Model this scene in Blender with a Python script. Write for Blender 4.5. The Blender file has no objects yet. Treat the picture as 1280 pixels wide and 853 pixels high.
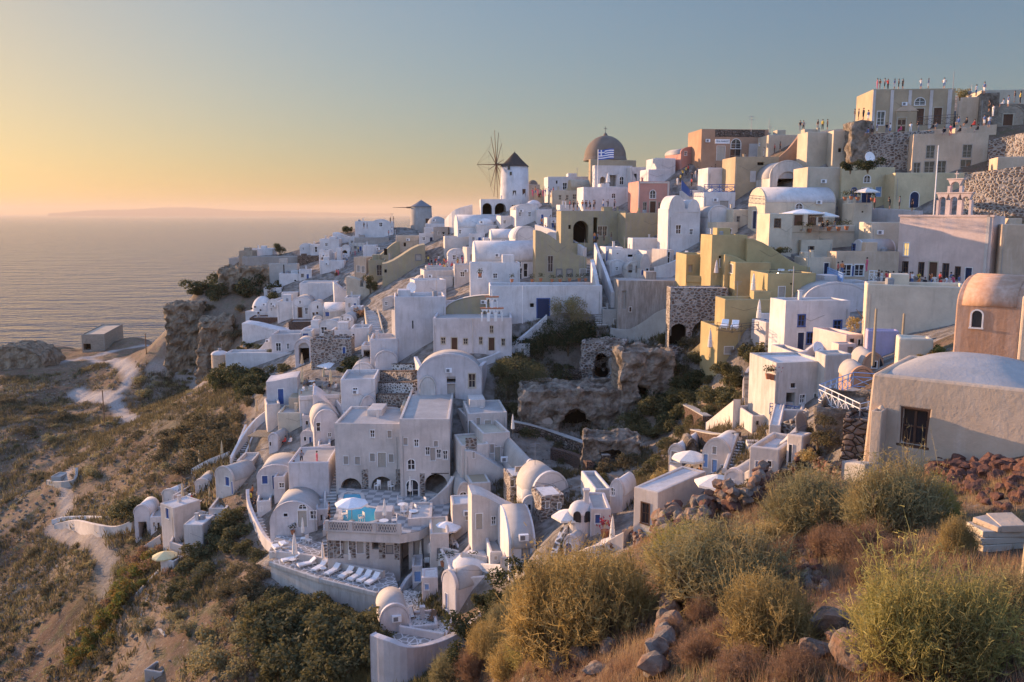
import bpy, math, random, numpy as np
from mathutils import Vector, Matrix
random.seed(7); np.random.seed(7)
R = math.radians
sc = bpy.context.scene
col = sc.collection
F = 1067.0; CX = 640.0; CY = 426.5; PITCH = R(8.5); CAMZ = 100.0
cp, sp = math.cos(PITCH), math.sin(PITCH)

cd = bpy.data.cameras.new('camera'); cam = bpy.data.objects.new('camera', cd); col.objects.link(cam)
cd.sensor_width = 36; cd.lens = 36 * F / 1280; cd.clip_start = 0.2; cd.clip_end = 200000
cam.location = (0, 0, CAMZ); cam.rotation_euler = (R(90) - PITCH, 0, 0)
sc.camera = cam

def ray(px, py):
    """direction of a pixel scaled so that forward (world Y) is 1"""
    xr = (px - CX) / F; yr = (CY - py) / F
    f = cp + yr * sp; z = -sp + yr * cp
    return xr / f, z / f
def at(px, py, Y):
    t, k = ray(px, py)
    return Vector((t * Y, Y, CAMZ + k * Y))
def proj(x, y, z):
    """world -> pixel (numpy friendly)"""
    dz = z - CAMZ
    f = y * cp - dz * sp; u = y * sp + dz * cp
    return CX + F * x / f, CY - F * u / f

CP = []
def tp(s):
    for q in s.split():
        a, b, c = q.split(','); p = at(float(a), float(b), float(c)); CP.append((p.x / p.y, math.log(p.y), p.z))
def tw(s):
    for q in s.split():
        a, b, c = map(float, q.split(',')); CP.append(((a - CX) / F, math.log(b), c))
tp('''1280,853,8.5 1100,853,9.3 900,853,10.5 760,853,13 640,853,18 560,853,25 1280,700,14 1150,700,14 1000,740,14.5 1200,610,21 1280,600,20 1090,592,25 1040,592,25 1000,597,25 940,614,24
900,695,19 905,632,25 820,700,22 770,705,24 700,740,24 640,790,25 600,825,27 860,652,26''')
tw('''640,1.5,97.6 0,1.5,97.6 1280,1.5,97.6 -500,1.5,97 1800,1.5,98 640,4,95.6 1280,5,95.9 1800,6,97 1800,15,96 1800,30,95 1800,60,96 1500,20,94 0,4,94.5 -500,5,93 0,10,88 -500,12,84 0,30,72 -500,30,66
300,30,73 450,40,70 500,15,87 560,35,77 300,12,87 600,45,70 700,42,75 850,42,76 1000,38,79 940,34,79 1040,34,83 1090,34,87 450,22,78 150,50,63 416,80,61.4 350,83,61.8 470,79,61.2 440,84,62.6 385,86,63.3 490,84,63 -200,60,58 -500,80,50 300,50,62''')
tp('''960,582,50 1010,592,47 1080,592,42 950,522,68 900,610,58 850,600,66 820,670,56 790,600,78 760,640,66 700,700,62 660,700,66 600,765,69 540,810,70 640,740,66
720,560,98 700,500,108 760,475,112 680,460,118 800,520,98 860,520,92 850,560,80 900,490,90 950,455,90 830,440,110 750,430,120 900,440,98
930,512,72 905,532,74 935,545,66 980,515,66 1060,520,50 1000,440,82 1080,405,85 1150,385,88 1180,354,104 1100,356,104 1270,350,98''')
tw('''1190,34,92.5 1250,55,93 1400,40,94 1500,90,98 1800,120,105''')
tp('''920,400,98 960,370,103 900,330,112 940,300,118 1000,350,108 1060,330,112 1080,300,120 1000,300,122 1100,262,128 1150,240,126
1140,166,140 1280,165,132 1100,200,134 1240,235,118 1280,205,118 1270,113,165 1200,112,165 1120,140,160
1050,162,150 990,168,155 920,198,160 860,198,165 800,233,170 770,238,182 700,245,186 640,252,190 600,268,195 560,282,212 520,286,242 500,294,236 440,295,258 400,305,255 345,322,248 292,328,244
850,250,155 880,280,140 820,310,140 760,322,145 740,302,155 700,350,135 640,352,138 600,350,150 560,350,160 560,312,178 500,350,172 460,342,192 620,440,117 560,440,117 500,405,136 460,420,142 700,400,122 760,402,122 800,385,124
480,470,120 540,495,108 600,500,108 640,530,100 590,560,98 500,615,96 430,610,98 640,600,90 600,650,84 560,700,79 660,650,76 700,600,82 340,695,87 350,640,98 300,650,101 320,700,91
440,790,70 440,768,77 365,750,81 500,772,74.5 440,850,63 340,765,77 340,850,69 220,780,88 220,850,80 100,780,104 100,850,94 0,780,118 0,850,104 100,700,120 0,700,138 180,668,115 230,690,103 200,720,100 280,630,106 260,705,96 100,640,138 0,600,165 200,600,126 100,560,166 0,520,195
200,540,150 280,560,124 300,520,130 340,482,130 370,455,150 300,457,165 262,470,182 100,500,208 0,475,225 150,520,188 200,470,205 240,457,207 160,441,258 60,455,248 200,432,228 130,436,272 0,457,250 70,438,285 190,429,280
212,442,210 240,430,210 245,400,214 252,375,218 240,368,223 300,400,205 300,430,182 300,372,216 320,350,226 300,338,234 350,400,192 400,400,182 400,352,208 370,342,216 350,325,236 450,302,238 188,440,232''')
tw('''-100,300,45 50,300,45 150,300,45 200,255,58 215,240,60 0,330,8 150,330,8 250,275,45 350,285,50 450,300,50 250,330,0 400,340,0 550,330,10 -300,250,30 -300,180,40 -500,150,35 -500,300,-10 -200,320,0
640,230,80 640,290,30 800,230,80 800,290,30 1000,210,90 1000,290,30 1200,220,95 1200,300,30 1500,200,100 1500,300,30 1800,200,100 1800,300,30 -500,400,-20 0,380,-20 400,380,-20 800,380,-20 1200,380,-20 1800,380,-20
-500,540,-30 0,540,-30 640,540,-30 1200,540,-30 1800,540,-30''')
CP = np.array(CP)
def kern(r2): return np.sqrt(r2 + 0.035 ** 2)
_P = CP[:, :2]
_A = kern(((_P[:, None] - _P[None]) ** 2).sum(-1)); _m = CP[:, 2].mean()
_w = np.linalg.solve(_A + np.eye(len(_P)) * 1e-6, CP[:, 2] - _m)

def vnoise(x, y, s, seed=0):
    """smooth value noise, numpy"""
    x = x / s; y = y / s
    xi = np.floor(x).astype(np.int64); yi = np.floor(y).astype(np.int64); fx = x - xi; fy = y - yi
    fx = fx * fx * (3 - 2 * fx); fy = fy * fy * (3 - 2 * fy)
    def h(a, b):
        n = (a * 374761393 + b * 668265263 + seed * 982451653) & 0x7fffffff
        n = ((n ^ (n >> 13)) * 1274126177) & 0x7fffffff
        return ((n ^ (n >> 16)) & 0xffff) / 65535.0
    return (h(xi, yi) * (1 - fx) + h(xi + 1, yi) * fx) * (1 - fy) + (h(xi, yi + 1) * (1 - fx) + h(xi + 1, yi + 1) * fx) * fy - .5

TS = np.linspace(-1.1, 1.1, 520)
LS = np.concatenate([np.linspace(math.log(1.5), math.log(40), 210, endpoint=False), np.linspace(math.log(40), math.log(300), 520, endpoint=False), np.linspace(math.log(300), math.log(540), 30)])
TT, LL = np.meshgrid(TS, LS)
ZZ = np.empty_like(TT)
for r0 in range(0, len(LS), 20):
    t = TT[r0:r0 + 20].ravel(); l = LL[r0:r0 + 20].ravel()
    k = kern((t[:, None] - _P[None, :, 0]) ** 2 + (l[:, None] - _P[None, :, 1]) ** 2)
    ZZ[r0:r0 + 20] = (k @ _w + _m).reshape(TT[r0:r0 + 20].shape)
YY = np.exp(LL); XX = TT * YY
amp = np.clip(YY / 90, .12, 1)
NZ = (vnoise(XX, YY, 14, 1) * 1.6 + vnoise(XX, YY, 5, 2) * .9 + vnoise(XX, YY, 2, 3) * .5) * amp + vnoise(XX, YY, .8, 4) * .22 * np.clip(YY / 60, .5, 1) + vnoise(XX, YY, .3, 5) * .06
_px, _py = proj(XX, YY, ZZ)
left_wild = 1 / (1 + np.exp((_px - 300) / 25)) * 1.0
calm = np.clip(left_wild + (YY < 38) * 1.0 + ((_px > 640) & (_px < 900) & (_py > 430)) * .6, .22, 1)
ZZ = ZZ + NZ * calm
ZZ = ZZ - np.clip(1 - left_wild, 0, 1) * (YY > 60) * (YY < 245) * (.5 + .9 * np.clip((YY - 125) / 40, 0, 1))

def tz(X, Y):
    """ground height at world X, Y"""
    X = np.asarray(X, float); Y = np.asarray(Y, float)
    fi = np.interp(np.log(np.maximum(Y, 1.51)), LS, np.arange(len(LS))); fj = (X / Y - TS[0]) / (TS[1] - TS[0])
    i = np.clip(fi.astype(int), 0, len(LS) - 2); j = np.clip(fj.astype(int), 0, len(TS) - 2)
    a = np.clip(fi - i, 0, 1); b = np.clip(fj - j, 0, 1)
    return (ZZ[i, j] * (1 - b) + ZZ[i, j + 1] * b) * (1 - a) + (ZZ[i + 1, j] * (1 - b) + ZZ[i + 1, j + 1] * b) * a
_YS = np.exp(np.linspace(math.log(5), math.log(330), 2600))
def hitY(px, py, near=5):
    t, k = ray(px, py)
    Y = _YS[_YS >= near]
    d = tz(t * Y, Y) - (CAMZ + k * Y)
    w = np.nonzero(d > 0)[0]
    if len(w) == 0: return 200.0
    return float(Y[w[0]])
def ground(px, py, near=5):
    return at(px, py, hitY(px, py, near))
M = {}
def srgb(h):
    h = h.lstrip('#'); c = [int(h[i:i + 2], 16) / 255 for i in (0, 2, 4)]
    return tuple(x / 12.92 if x <= .04045 else ((x + .055) / 1.055) ** 2.4 for x in c)
class NT:
    def __init__(s, name):
        s.m = bpy.data.materials.new(name); s.m.use_nodes = True; s.t = s.m.node_tree; s.b = s.t.nodes['Principled BSDF']
        s.out = s.t.nodes['Material Output']; s.pos = s.t.nodes.new('ShaderNodeNewGeometry').outputs['Position']
    def n(s, ty, **k):
        d = s.t.nodes.new(ty)
        for a, v in k.items(): setattr(d, a, v)
        return d
    def link(s, a, b): s.t.links.new(a, b)
    def scaled(s, v):
        d = s.n('ShaderNodeVectorMath', operation='MULTIPLY'); s.link(s.pos, d.inputs[0]); d.inputs[1].default_value = v; return d.outputs[0]
    def noise(s, scale, detail=4, rough=.6, vec=None):
        d = s.n('ShaderNodeTexNoise'); d.inputs['Scale'].default_value = scale; d.inputs['Detail'].default_value = detail; d.inputs['Roughness'].default_value = rough
        s.link(vec or s.pos, d.inputs['Vector']); return d.outputs['Fac']
    def vor(s, scale, feature='F1', vec=None, out='Distance'):
        d = s.n('ShaderNodeTexVoronoi', feature=feature); d.inputs['Scale'].default_value = scale
        s.link(vec or s.pos, d.inputs['Vector']); return d.outputs[out]
    def ramp(s, fac, stops, interp='LINEAR'):
        d = s.n('ShaderNodeValToRGB'); d.color_ramp.interpolation = interp; e = d.color_ramp.elements
        while len(e) < len(stops): e.new(.5)
        for q, (p, c) in zip(e, stops):
            q.position = p; q.color = (*c, 1) if not isinstance(c, (int, float)) else (c, c, c, 1)
        s.link(fac, d.inputs[0]); return d.outputs[0]
    def mix(s, f, a, b, mode='MIX'):
        d = s.n('ShaderNodeMix', data_type='RGBA', blend_type=mode)
        for i, v in ((0, f), (6, a), (7, b)):
            if hasattr(v, 'links'): s.link(v, d.inputs[i])
            elif i == 0: d.inputs[0].default_value = v
            else: d.inputs[i].default_value = (*v, 1) if len(v) == 3 else v
        return d.outputs[2]
    def math(s, op, a, b=0.0):
        d = s.n('ShaderNodeMath', operation=op)
        for i, v in ((0, a), (1, b)):
            if hasattr(v, 'links'): s.link(v, d.inputs[i])
            else: d.inputs[i].default_value = v
        return d.outputs[0]
    def color(s, c):
        if hasattr(c, 'links'): s.link(c, s.b.inputs['Base Color'])
        else: s.b.inputs['Base Color'].default_value = (*c, 1)
    def bump(s, h, strength=.3, dist=.1):
        d = s.n('ShaderNodeBump'); d.inputs['Strength'].default_value = strength; d.inputs['Distance'].default_value = dist
        s.link(h, d.inputs['Height']); s.link(d.outputs[0], s.b.inputs['Normal'])
    def rough(s, v, spec=.3):
        s.b.inputs['Roughness'].default_value = v; s.b.inputs['Specular IOR Level'].default_value = spec
def mul(c, k): return tuple(min(1, x * k) for x in c)

def plaster(name, c, stain=.55, stainc=(.30, .26, .21), bscale=6, bstr=.35, amount=.5):
    t = NT(name)
    n1 = t.noise(.35, 5, .65); n2 = t.noise(3.2, 4, .6); n3 = t.noise(1, 5, .7, t.scaled((2.2, 2.2, .32)))
    c1 = t.mix(t.ramp(n1, [(.35, 0.0), (.7, 1.0)]), mul(c, .80), mul(c, 1.10))
    c2 = t.mix(t.math('MULTIPLY', t.ramp(n3, [(stain, 0.0), (min(.98, stain + .22), 1.0)]), amount), c1, stainc)
    c3 = t.mix(t.math('MULTIPLY', t.ramp(n2, [(.5, 0.0), (.8, 1.0)]), .35), c2, mul(c, .78))
    t.color(c3); t.rough(.9, .2)
    h = t.math('ADD', t.noise(bscale, 6, .7), t.math('MULTIPLY', t.noise(.9, 3, .5), 2.0))
    t.bump(h, bstr, .06); M[name] = t.m
plaster('white', (.64, .615, .60), stain=.52, amount=.42); plaster('white_dirty', (.55, .52, .48), stain=.42, amount=.5)
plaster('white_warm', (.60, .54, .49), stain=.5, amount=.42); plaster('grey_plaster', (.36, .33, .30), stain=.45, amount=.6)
plaster('lilac_white', (.59, .55, .54), stain=.5, amount=.42); plaster('cream', (.60, .52, .40)); plaster('pale_yellow', (.55, .47, .30))
plaster('yellow', (.42, .33, .17), stain=.62, stainc=(.4, .28, .1)); plaster('ochre', (.42, .33, .22)); plaster('olive', (.36, .31, .19), stain=.42, amount=.8)
plaster('pink', (.52, .27, .22)); plaster('orange_plaster', (.42, .26, .17)); plaster('lilac', (.42, .36, .48)); plaster('tan', (.56, .43, .31), stain=.5, stainc=(.62, .52, .42))
plaster('terracotta', (.46, .27, .17), stain=.42, stainc=(.60, .42, .32), amount=.7); plaster('beige', (.50, .43, .33)); plaster('dome_brown', (.20, .16, .13), amount=.3)
plaster('church_pink', (.66, .52, .46), stain=.5, stainc=(.5, .36, .3)); plaster('concrete', (.40, .38, .35), bscale=9); plaster('dark_stain', (.27, .24, .21), stain=.4, stainc=(.5, .46, .42), amount=.6)
plaster('roof_grey', (.42, .40, .38), stain=.45, stainc=(.33, .31, .28)); plaster('trim_white', (.80, .78, .75), amount=.1)
def plain(name, c, rough=.7, spec=.3, var=.25, scale=8, metal=0):
    t = NT(name); t.color(t.mix(t.noise(scale, 3), mul(c, 1 - var), mul(c, 1 + var))); t.rough(rough, spec); t.b.inputs['Metallic'].default_value = metal; M[name] = t.m
plain('blue_paint', (.05, .10, .28)); plain('dark_blue', (.022, .035, .085)); plain('light_blue', (.22, .36, .62)); plain('wood', (.16, .09, .05)); plain('pale_wood', (.34, .27, .18))
plain('brown_door', (.10, .05, .03)); plain('grey_door', (.42, .38, .32)); plain('metal', (.25, .25, .26), .45, .5); plain('dark_metal', (.04, .04, .045), .5, .5); plain('canvas', (.70, .66, .60), .9)
plain('canvas_tan', (.50, .40, .25), .9); plain('canvas_yellow', (.66, .55, .30), .9); plain('cushion_white', (.78, .77, .76), .9); plain('red_cloth', (.55, .06, .05), .9); plain('pink_cloth', (.60, .10, .18), .9)
plain('white_cloth', (.72, .70, .68), .9); plain('black_cloth', (.025, .025, .03), .9); plain('blue_cloth', (.10, .16, .32), .9); plain('orange_cloth', (.60, .22, .08), .9); plain('yellow_cloth', (.65, .48, .08), .9)
plain('grey_cloth', (.22, .22, .24), .9); plain('skin', (.42, .23, .15), .6, .3, .1); plain('hair', (.03, .02, .015), .7); plain('teal_awning', (.06, .16, .13), .9); plain('purple_cloth', (.28, .08, .30), .9)
plain('slate', (.17, .17, .18)); plain('green_sign', (.03, .09, .06)); plain('thatch', (.075, .06, .05), .95, .1, .4, 14); plain('sign_white', (.78, .78, .78)); plain('flag_blue', (.04, .10, .38), .8); plain('terracotta_pot', (.40, .16, .08))
t = NT('glass'); t.color((.02, .022, .028)); t.rough(.12, .6); M['glass'] = t.m
t = NT('shutter'); t.color(t.mix(t.noise(5), (.30, .27, .24), (.42, .38, .33))); t.rough(.7); M['shutter'] = t.m
t = NT('lamp_glow'); t.b.inputs['Emission Color'].default_value = (1, .62, .25, 1); t.b.inputs['Emission Strength'].default_value = 6; M['lamp_glow'] = t.m
t = NT('lit_window'); t.color((.5, .35, .12)); t.b.inputs['Emission Color'].default_value = (1, .6, .2, 1); t.b.inputs['Emission Strength'].default_value = .35; M['lit_window'] = t.m

def rubble(name, scale, cols, gap, gapw=.06, bstr=.9, bd=.15, zs=1.5):
    t = NT(name); v = t.scaled((1, 1, zs)); w = t.n('ShaderNodeVectorMath', operation='ADD'); t.link(v, w.inputs[0])
    nn = t.n('ShaderNodeTexNoise'); nn.inputs['Scale'].default_value = scale * .8; t.link(t.pos, nn.inputs['Vector'])
    m2 = t.n('ShaderNodeVectorMath', operation='SCALE'); t.link(nn.outputs['Color'], m2.inputs[0]); m2.inputs[3].default_value = .35 / scale; t.link(m2.outputs[0], w.inputs[1])
    e = t.vor(scale, 'DISTANCE_TO_EDGE', w.outputs[0]); c = t.vor(scale, 'F1', w.outputs[0], 'Color')
    sep = t.n('ShaderNodeSeparateColor'); t.link(c, sep.inputs[0])
    stone = t.ramp(sep.outputs[0], [(i / max(1, len(cols) - 1), q) for i, q in enumerate(cols)])
    stone = t.mix(t.math('MULTIPLY', t.noise(scale * 3, 5), .5), stone, (.2, .17, .14))
    f = t.ramp(e, [(gapw * .5, 0.0), (gapw * 1.4, 1.0)])
    t.color(t.mix(f, gap, stone)); t.rough(.95, .15)
    t.bump(t.math('ADD', t.ramp(e, [(0, 0.0), (.25, 1.0)]), t.math('MULTIPLY', t.noise(scale * 4, 5), .4)), bstr, bd); M[name] = t.m
rubble('dry_stone', 2.2, [(.10, .07, .055), (.24, .19, .15), (.16, .10, .08), (.34, .29, .24)], (.035, .028, .024))
rubble('mortared_rubble', 1.9, [(.07, .05, .045), (.15, .09, .07), (.10, .09, .085), (.20, .16, .13)], (.40, .36, .32), .16)
rubble('white_gap_stone', 2.0, [(.035, .03, .03), (.10, .08, .07), (.055, .05, .05)], (.66, .63, .60), .17, .3)
rubble('red_stone', 3.0, [(.08, .035, .028), (.14, .07, .05), (.05, .035, .03)], (.16, .12, .10), .07)
rubble('ashlar', 1.5, [(.36, .29, .22), (.42, .35, .27), (.30, .25, .19)], (.30, .25, .19), .05, .5, .06)
rubble('flagstone', 1.4, [(.32, .30, .29), (.26, .25, .24), (.38, .36, .35)], (.62, .60, .58), .06, .2, .03, 1)
rubble('pebble_mosaic', 3.2, [(.05, .05, .05), (.5, .48, .46), (.08, .08, .08)], (.55, .53, .5), .10, .2, .03, 1)
def stripes(name, a, b, s):
    t = NT(name); d = t.n('ShaderNodeTexChecker'); d.inputs['Scale'].default_value = s; v = t.n('ShaderNodeVectorMath', operation='ADD')
    t.link(t.pos, v.inputs[0]); v.inputs[1].default_value = (.3, .1, .37); t.link(v.outputs[0], d.inputs['Vector'])
    d.inputs['Color1'].default_value = (*a, 1); d.inputs['Color2'].default_value = (*b, 1); t.color(t.mix(.2, d.outputs[0], t.ramp(t.noise(6), [(.3, (.2, .2, .2)), (.7, (.6, .6, .6))]))); t.rough(.6); M[name] = t.m
stripes('checker_pave', (.20, .20, .20), (.46, .44, .42), 1.1)
def leafy(name, a, b, tr=.0, dry=None):
    t = NT(name); n = t.noise(2.2, 4, .7); c = t.mix(t.ramp(n, [(.35, 0.0), (.65, 1.0)]), a, b)
    if dry: c = t.mix(t.ramp(t.noise(.9, 3), [(.45, 0.0), (.7, 1.0)]), c, dry)
    t.color(c); t.rough(.75, .2)
    tr_ = t.n('ShaderNodeBsdfTranslucent'); t.link(c, tr_.inputs[0]); mx_ = t.n('ShaderNodeMixShader'); mx_.inputs[0].default_value = .35; t.link(t.b.outputs[0], mx_.inputs[1]); t.link(tr_.outputs[0], mx_.inputs[2]); t.link(mx_.outputs[0], t.out.inputs[0])
    M[name] = t.m
leafy('olive_leaf', (.075, .075, .035), (.15, .14, .065)); leafy('dark_leaf', (.035, .045, .022), (.085, .092, .042)); leafy('dry_twig', (.34, .25, .09), (.56, .42, .17), dry=(.22, .17, .07))
leafy('green_twig', (.30, .27, .08), (.50, .43, .15), dry=(.24, .20, .08)); leafy('grey_twig', (.19, .18, .095), (.34, .30, .15), dry=(.36, .27, .12)); leafy('rust_weed', (.19, .11, .07), (.32, .21, .13)); leafy('vine_leaf', (.09, .12, .028), (.19, .20, .05), dry=(.34, .18, .05))
leafy('scrub', (.10, .085, .05), (.18, .145, .08), dry=(.075, .078, .042)); leafy('grass_straw', (.36, .25, .13), (.50, .37, .20), dry=(.26, .14, .08)); leafy('stem', (.15, .11, .07), (.26, .2, .13)); leafy('flower_red', (.3, .03, .05), (.45, .06, .1))

t = NT('ground_soil'); at_ = t.n('ShaderNodeAttribute', attribute_name='zone'); sep = t.n('ShaderNodeSeparateColor'); t.link(at_.outputs['Color'], sep.inputs[0])
big = t.noise(.09, 5, .65); mid = t.noise(.55, 6, .7); fine = t.noise(5, 6, .75)
soil = t.mix(t.ramp(big, [(.36, 0.0), (.62, 1.0)]), (.13, .080, .055), (.23, .165, .115))
soil = t.mix(t.ramp(mid, [(.50, 0.0), (.62, 1.0)]), soil, (.13, .115, .06))
soil = t.mix(t.math('MULTIPLY', t.ramp(fine, [(.52, 0.0), (.66, 1.0)]), .75), soil, (.30, .24, .18))
soil = t.mix(t.ramp(t.noise(1.7, 5, .8), [(.60, 0.0), (.68, 1.0)]), soil, (.36, .30, .24))
st = t.vor(1.3, 'F1'); soil = t.mix(t.ramp(st, [(.10, .8), (.16, 0.0)]), soil, (.34, .31, .28))
pale = t.mix(t.ramp(t.noise(1.1, 7, .75), [(.35, 0.0), (.68, 1.0)]), (.20, .155, .115), (.46, .40, .33))
soil = t.mix(sep.outputs[2], soil, pale)
road = t.mix(t.ramp(t.noise(2.5, 5, .7), [(.3, 0.0), (.7, 1.0)]), (.30, .26, .23), (.48, .44, .41))
soil = t.mix(sep.outputs[0], soil, road)
grn = t.mix(t.ramp(t.noise(2.5, 5, .8), [(.35, 0.0), (.65, 1.0)]), (.045, .042, .02), (.11, .095, .04))
soil = t.mix(sep.outputs[1], soil, grn)
at2 = t.n('ShaderNodeAttribute', attribute_name='paved'); soil = t.mix(at2.outputs['Fac'], soil, t.mix(t.ramp(t.noise(.8, 5), [(.4, 0.0), (.6, 1.0)]), (.17, .145, .12), (.33, .30, .27)))
t.color(soil); t.rough(.97, .1)
t.bump(t.math('ADD', t.math('MULTIPLY', mid, 2.5), t.math('ADD', t.math('MULTIPLY', fine, 1.0), t.math('MULTIPLY', t.noise(18, 5, .8), .3))), .9, .25); M['ground'] = t.m
t = NT('rock'); n = t.noise(1.5, 8, .7); t.color(t.mix(t.ramp(n, [(.3, 0.0), (.7, 1.0)]), (.10, .08, .065), (.34, .28, .22))); t.rough(.95, .15)
t.bump(t.math('ADD', n, t.math('MULTIPLY', t.vor(2.5), .6)), 1, .3); M['rock'] = t.m
t = NT('rock_near'); n = t.noise(5, 9, .75); t.color(t.mix(t.ramp(t.noise(2.2, 3), [(.4, 0.0), (.6, 1.0)]), t.mix(t.ramp(n, [(.35, 0.0), (.7, 1.0)]), (.085, .07, .06), (.30, .255, .21)), t.mix(n, (.14, .075, .05), (.36, .22, .14)))); t.rough(.92, .2)
t.bump(t.math('ADD', n, t.math('MULTIPLY', t.vor(9), .35)), .9, .06); M['rock_near'] = t.m
t = NT('rock_red'); n = t.noise(6, 8, .75); t.color(t.mix(t.ramp(n, [(.35, 0.0), (.7, 1.0)]), (.07, .032, .024), (.19, .10, .072))); t.rough(.92, .2); t.bump(n, .9, .05); M['rock_red'] = t.m
t = NT('cave_rock'); n = t.noise(.7, 8, .7); c = t.mix(t.ramp(n, [(.38, 0.0), (.66, 1.0)]), (.11, .088, .068), (.38, .33, .27)); t.color(c); t.rough(.97, .1)
t.bump(t.math('ADD', t.math('MULTIPLY', n, 2), t.noise(6, 6, .7)), 1, .2); M['cave_rock'] = t.m
t = NT('cliff_rock'); n = t.noise(1, 8, .7, t.scaled((.5, .5, .16))); c = t.mix(t.ramp(n, [(.38, 0.0), (.66, 1.0)]), (.17, .125, .085), (.44, .35, .25)); t.color(c); t.rough(.97, .1)
t.bump(t.math('ADD', t.math('MULTIPLY', n, 3), t.noise(2, 6, .7)), 1, .5); M['cliff_rock'] = t.m
t = NT('painted_hollow'); t.color((.02, .017, .014)); t.rough(1, 0); M['hollow_shade'] = t.m  # near-black base colour standing in for the shade inside openings
t = NT('pool_water'); t.color((.05, .36, .50)); t.rough(.08, .6); t.bump(t.noise(3, 2), .15, .03); M['pool_water'] = t.m
t = NT('pool_shade'); t.color((.10, .24, .26)); t.rough(.3, .5); M['pool_shade'] = t.m
t = NT('sea_water'); t.color((.036, .056, .09)); t.rough(.13, .27); t.b.inputs['IOR'].default_value = 1.33
w0 = t.noise(.012, 1.5, .5, t.scaled((1, 2.4, 1))); w1 = t.noise(.06, 2, .5, t.scaled((1, 2.4, 1))); w2 = t.noise(.4, 2, .5, t.scaled((1, 1.7, 1)))
t.bump(t.math('ADD', t.math('MULTIPLY', w0, 4.0), t.math('ADD', t.math('MULTIPLY', w1, 1.7), t.math('MULTIPLY', w2, .16))), 1.0, 2.6); M['sea'] = t.m
t = NT('far_hill'); t.color((.10, .09, .08)); t.rough(1, 0); M['far_hill'] = t.m

class MB:
    def __init__(s): s.v = []; s.f = []; s.mi = []; s.cur = 0
    def add(s, vs, fs):
        o = len(s.v); s.v += [tuple(v) for v in vs]; s.f += [tuple(i + o for i in f) for f in fs]; s.mi += [s.cur] * len(fs)
    def box(s, x0, x1, y0, y1, z0, z1):
        s.add([(x0, y0, z0), (x1, y0, z0), (x1, y1, z0), (x0, y1, z0), (x0, y0, z1), (x1, y0, z1), (x1, y1, z1), (x0, y1, z1)],
              [(0, 3, 2, 1), (4, 5, 6, 7), (0, 1, 5, 4), (1, 2, 6, 5), (2, 3, 7, 6), (3, 0, 4, 7)])
    def tube(s, pts, r, n=6, cap=True):
        rs = r if isinstance(r, (list, tuple)) else [r] * len(pts)
        pts = [Vector(p) for p in pts]; vs = []; fs = []
        for i, p in enumerate(pts):
            d = (pts[min(i + 1, len(pts) - 1)] - pts[max(i - 1, 0)]).normalized()
            a = d.cross(Vector((0, 0, 1)))
            if a.length < .05: a = Vector((1, 0, 0))
            a.normalize(); b = d.cross(a)
            for k in range(n):
                q = 2 * math.pi * k / n; vs.append(p + (a * math.cos(q) + b * math.sin(q)) * rs[i])
        for i in range(len(pts) - 1):
            for k in range(n): fs.append((i * n + k, i * n + (k + 1) % n, (i + 1) * n + (k + 1) % n, (i + 1) * n + k))
        if cap: fs.append(tuple(range(n))[::-1]); fs.append(tuple((len(pts) - 1) * n + k for k in range(n)))
        s.add(vs, fs)
    def lathe(s, prof, n=20, c=(0, 0, 0), a0=0, a1=2 * math.pi):
        full = abs(a1 - a0 - 2 * math.pi) < 1e-6; m = n if full else n + 1; vs = []; fs = []
        for (r, z) in prof:
            for k in range(m):
                q = a0 + (a1 - a0) * k / n; vs.append((c[0] + r * math.cos(q), c[1] + r * math.sin(q), c[2] + z))
        for i in range(len(prof) - 1):
            for k in range(n): fs.append((i * m + k, i * m + (k + 1) % m, (i + 1) * m + (k + 1) % m, (i + 1) * m + k))
        s.add(vs, fs)
    def prism(s, poly, y0, y1):
        """poly of (x, z), extruded along y"""
        n = len(poly); vs = [(x, y0, z) for x, z in poly] + [(x, y1, z) for x, z in poly]
        s.add(vs, [tuple(range(n)), tuple(range(n, 2 * n))[::-1]] + [(i, i + n, (i + 1) % n + n, (i + 1) % n) for i in range(n)])
    def slab(s, poly, z0, z1):
        """poly of (x, y), extruded along z"""
        n = len(poly); vs = [(x, y, z0) for x, y in poly] + [(x, y, z1) for x, y in poly]
        s.add(vs, [tuple(range(n))[::-1], tuple(range(n, 2 * n))] + [(i, (i + 1) % n, (i + 1) % n + n, i + n) for i in range(n)])
    def sphere(s, c, r, n=10, m=6, sz=1.0, jit=0):
        rnd = random.Random(int(abs(c[0] * 100 + c[1] * 31 + n)))
        vs = []; fs = []
        for i in range(m + 1):
            for k in range(n):
                a = math.pi * i / m; q = 2 * math.pi * k / n; j = 1 + rnd.uniform(-jit, jit) if 0 < i < m else 1
                vs.append((c[0] + r * j * math.sin(a) * math.cos(q), c[1] + r * j * math.sin(a) * math.sin(q), c[2] + r * j * sz * math.cos(a)))
        for i in range(m):
            for k in range(n): fs.append((i * n + k, (i + 1) * n + k, (i + 1) * n + (k + 1) % n, i * n + (k + 1) % n))
        s.add(vs, fs)
    def mesh(s, name, mats, smooth=False):
        me = bpy.data.meshes.new(name); me.from_pydata(s.v, [], s.f)
        for m in (mats if isinstance(mats, (list, tuple)) else [mats]): me.materials.append(M[m])
        if max(s.mi, default=0): me.polygons.foreach_set('material_index', s.mi)
        if smooth: me.polygons.foreach_set('use_smooth', [True] * len(me.polygons))
        me.update(); return me
    def build(s, name, mats, parent=None, smooth=False, bevel=0, segs=2):
        me = s.mesh(name, mats, smooth)
        o = bpy.data.objects.new(name, me); col.objects.link(o)
        if parent is not None: o.parent = parent
        if bevel:
            b = o.modifiers.new('soft', 'BEVEL'); b.width = bevel; b.segments = segs; b.limit_method = 'ANGLE'; b.angle_limit = R(40)
        return o
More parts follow.
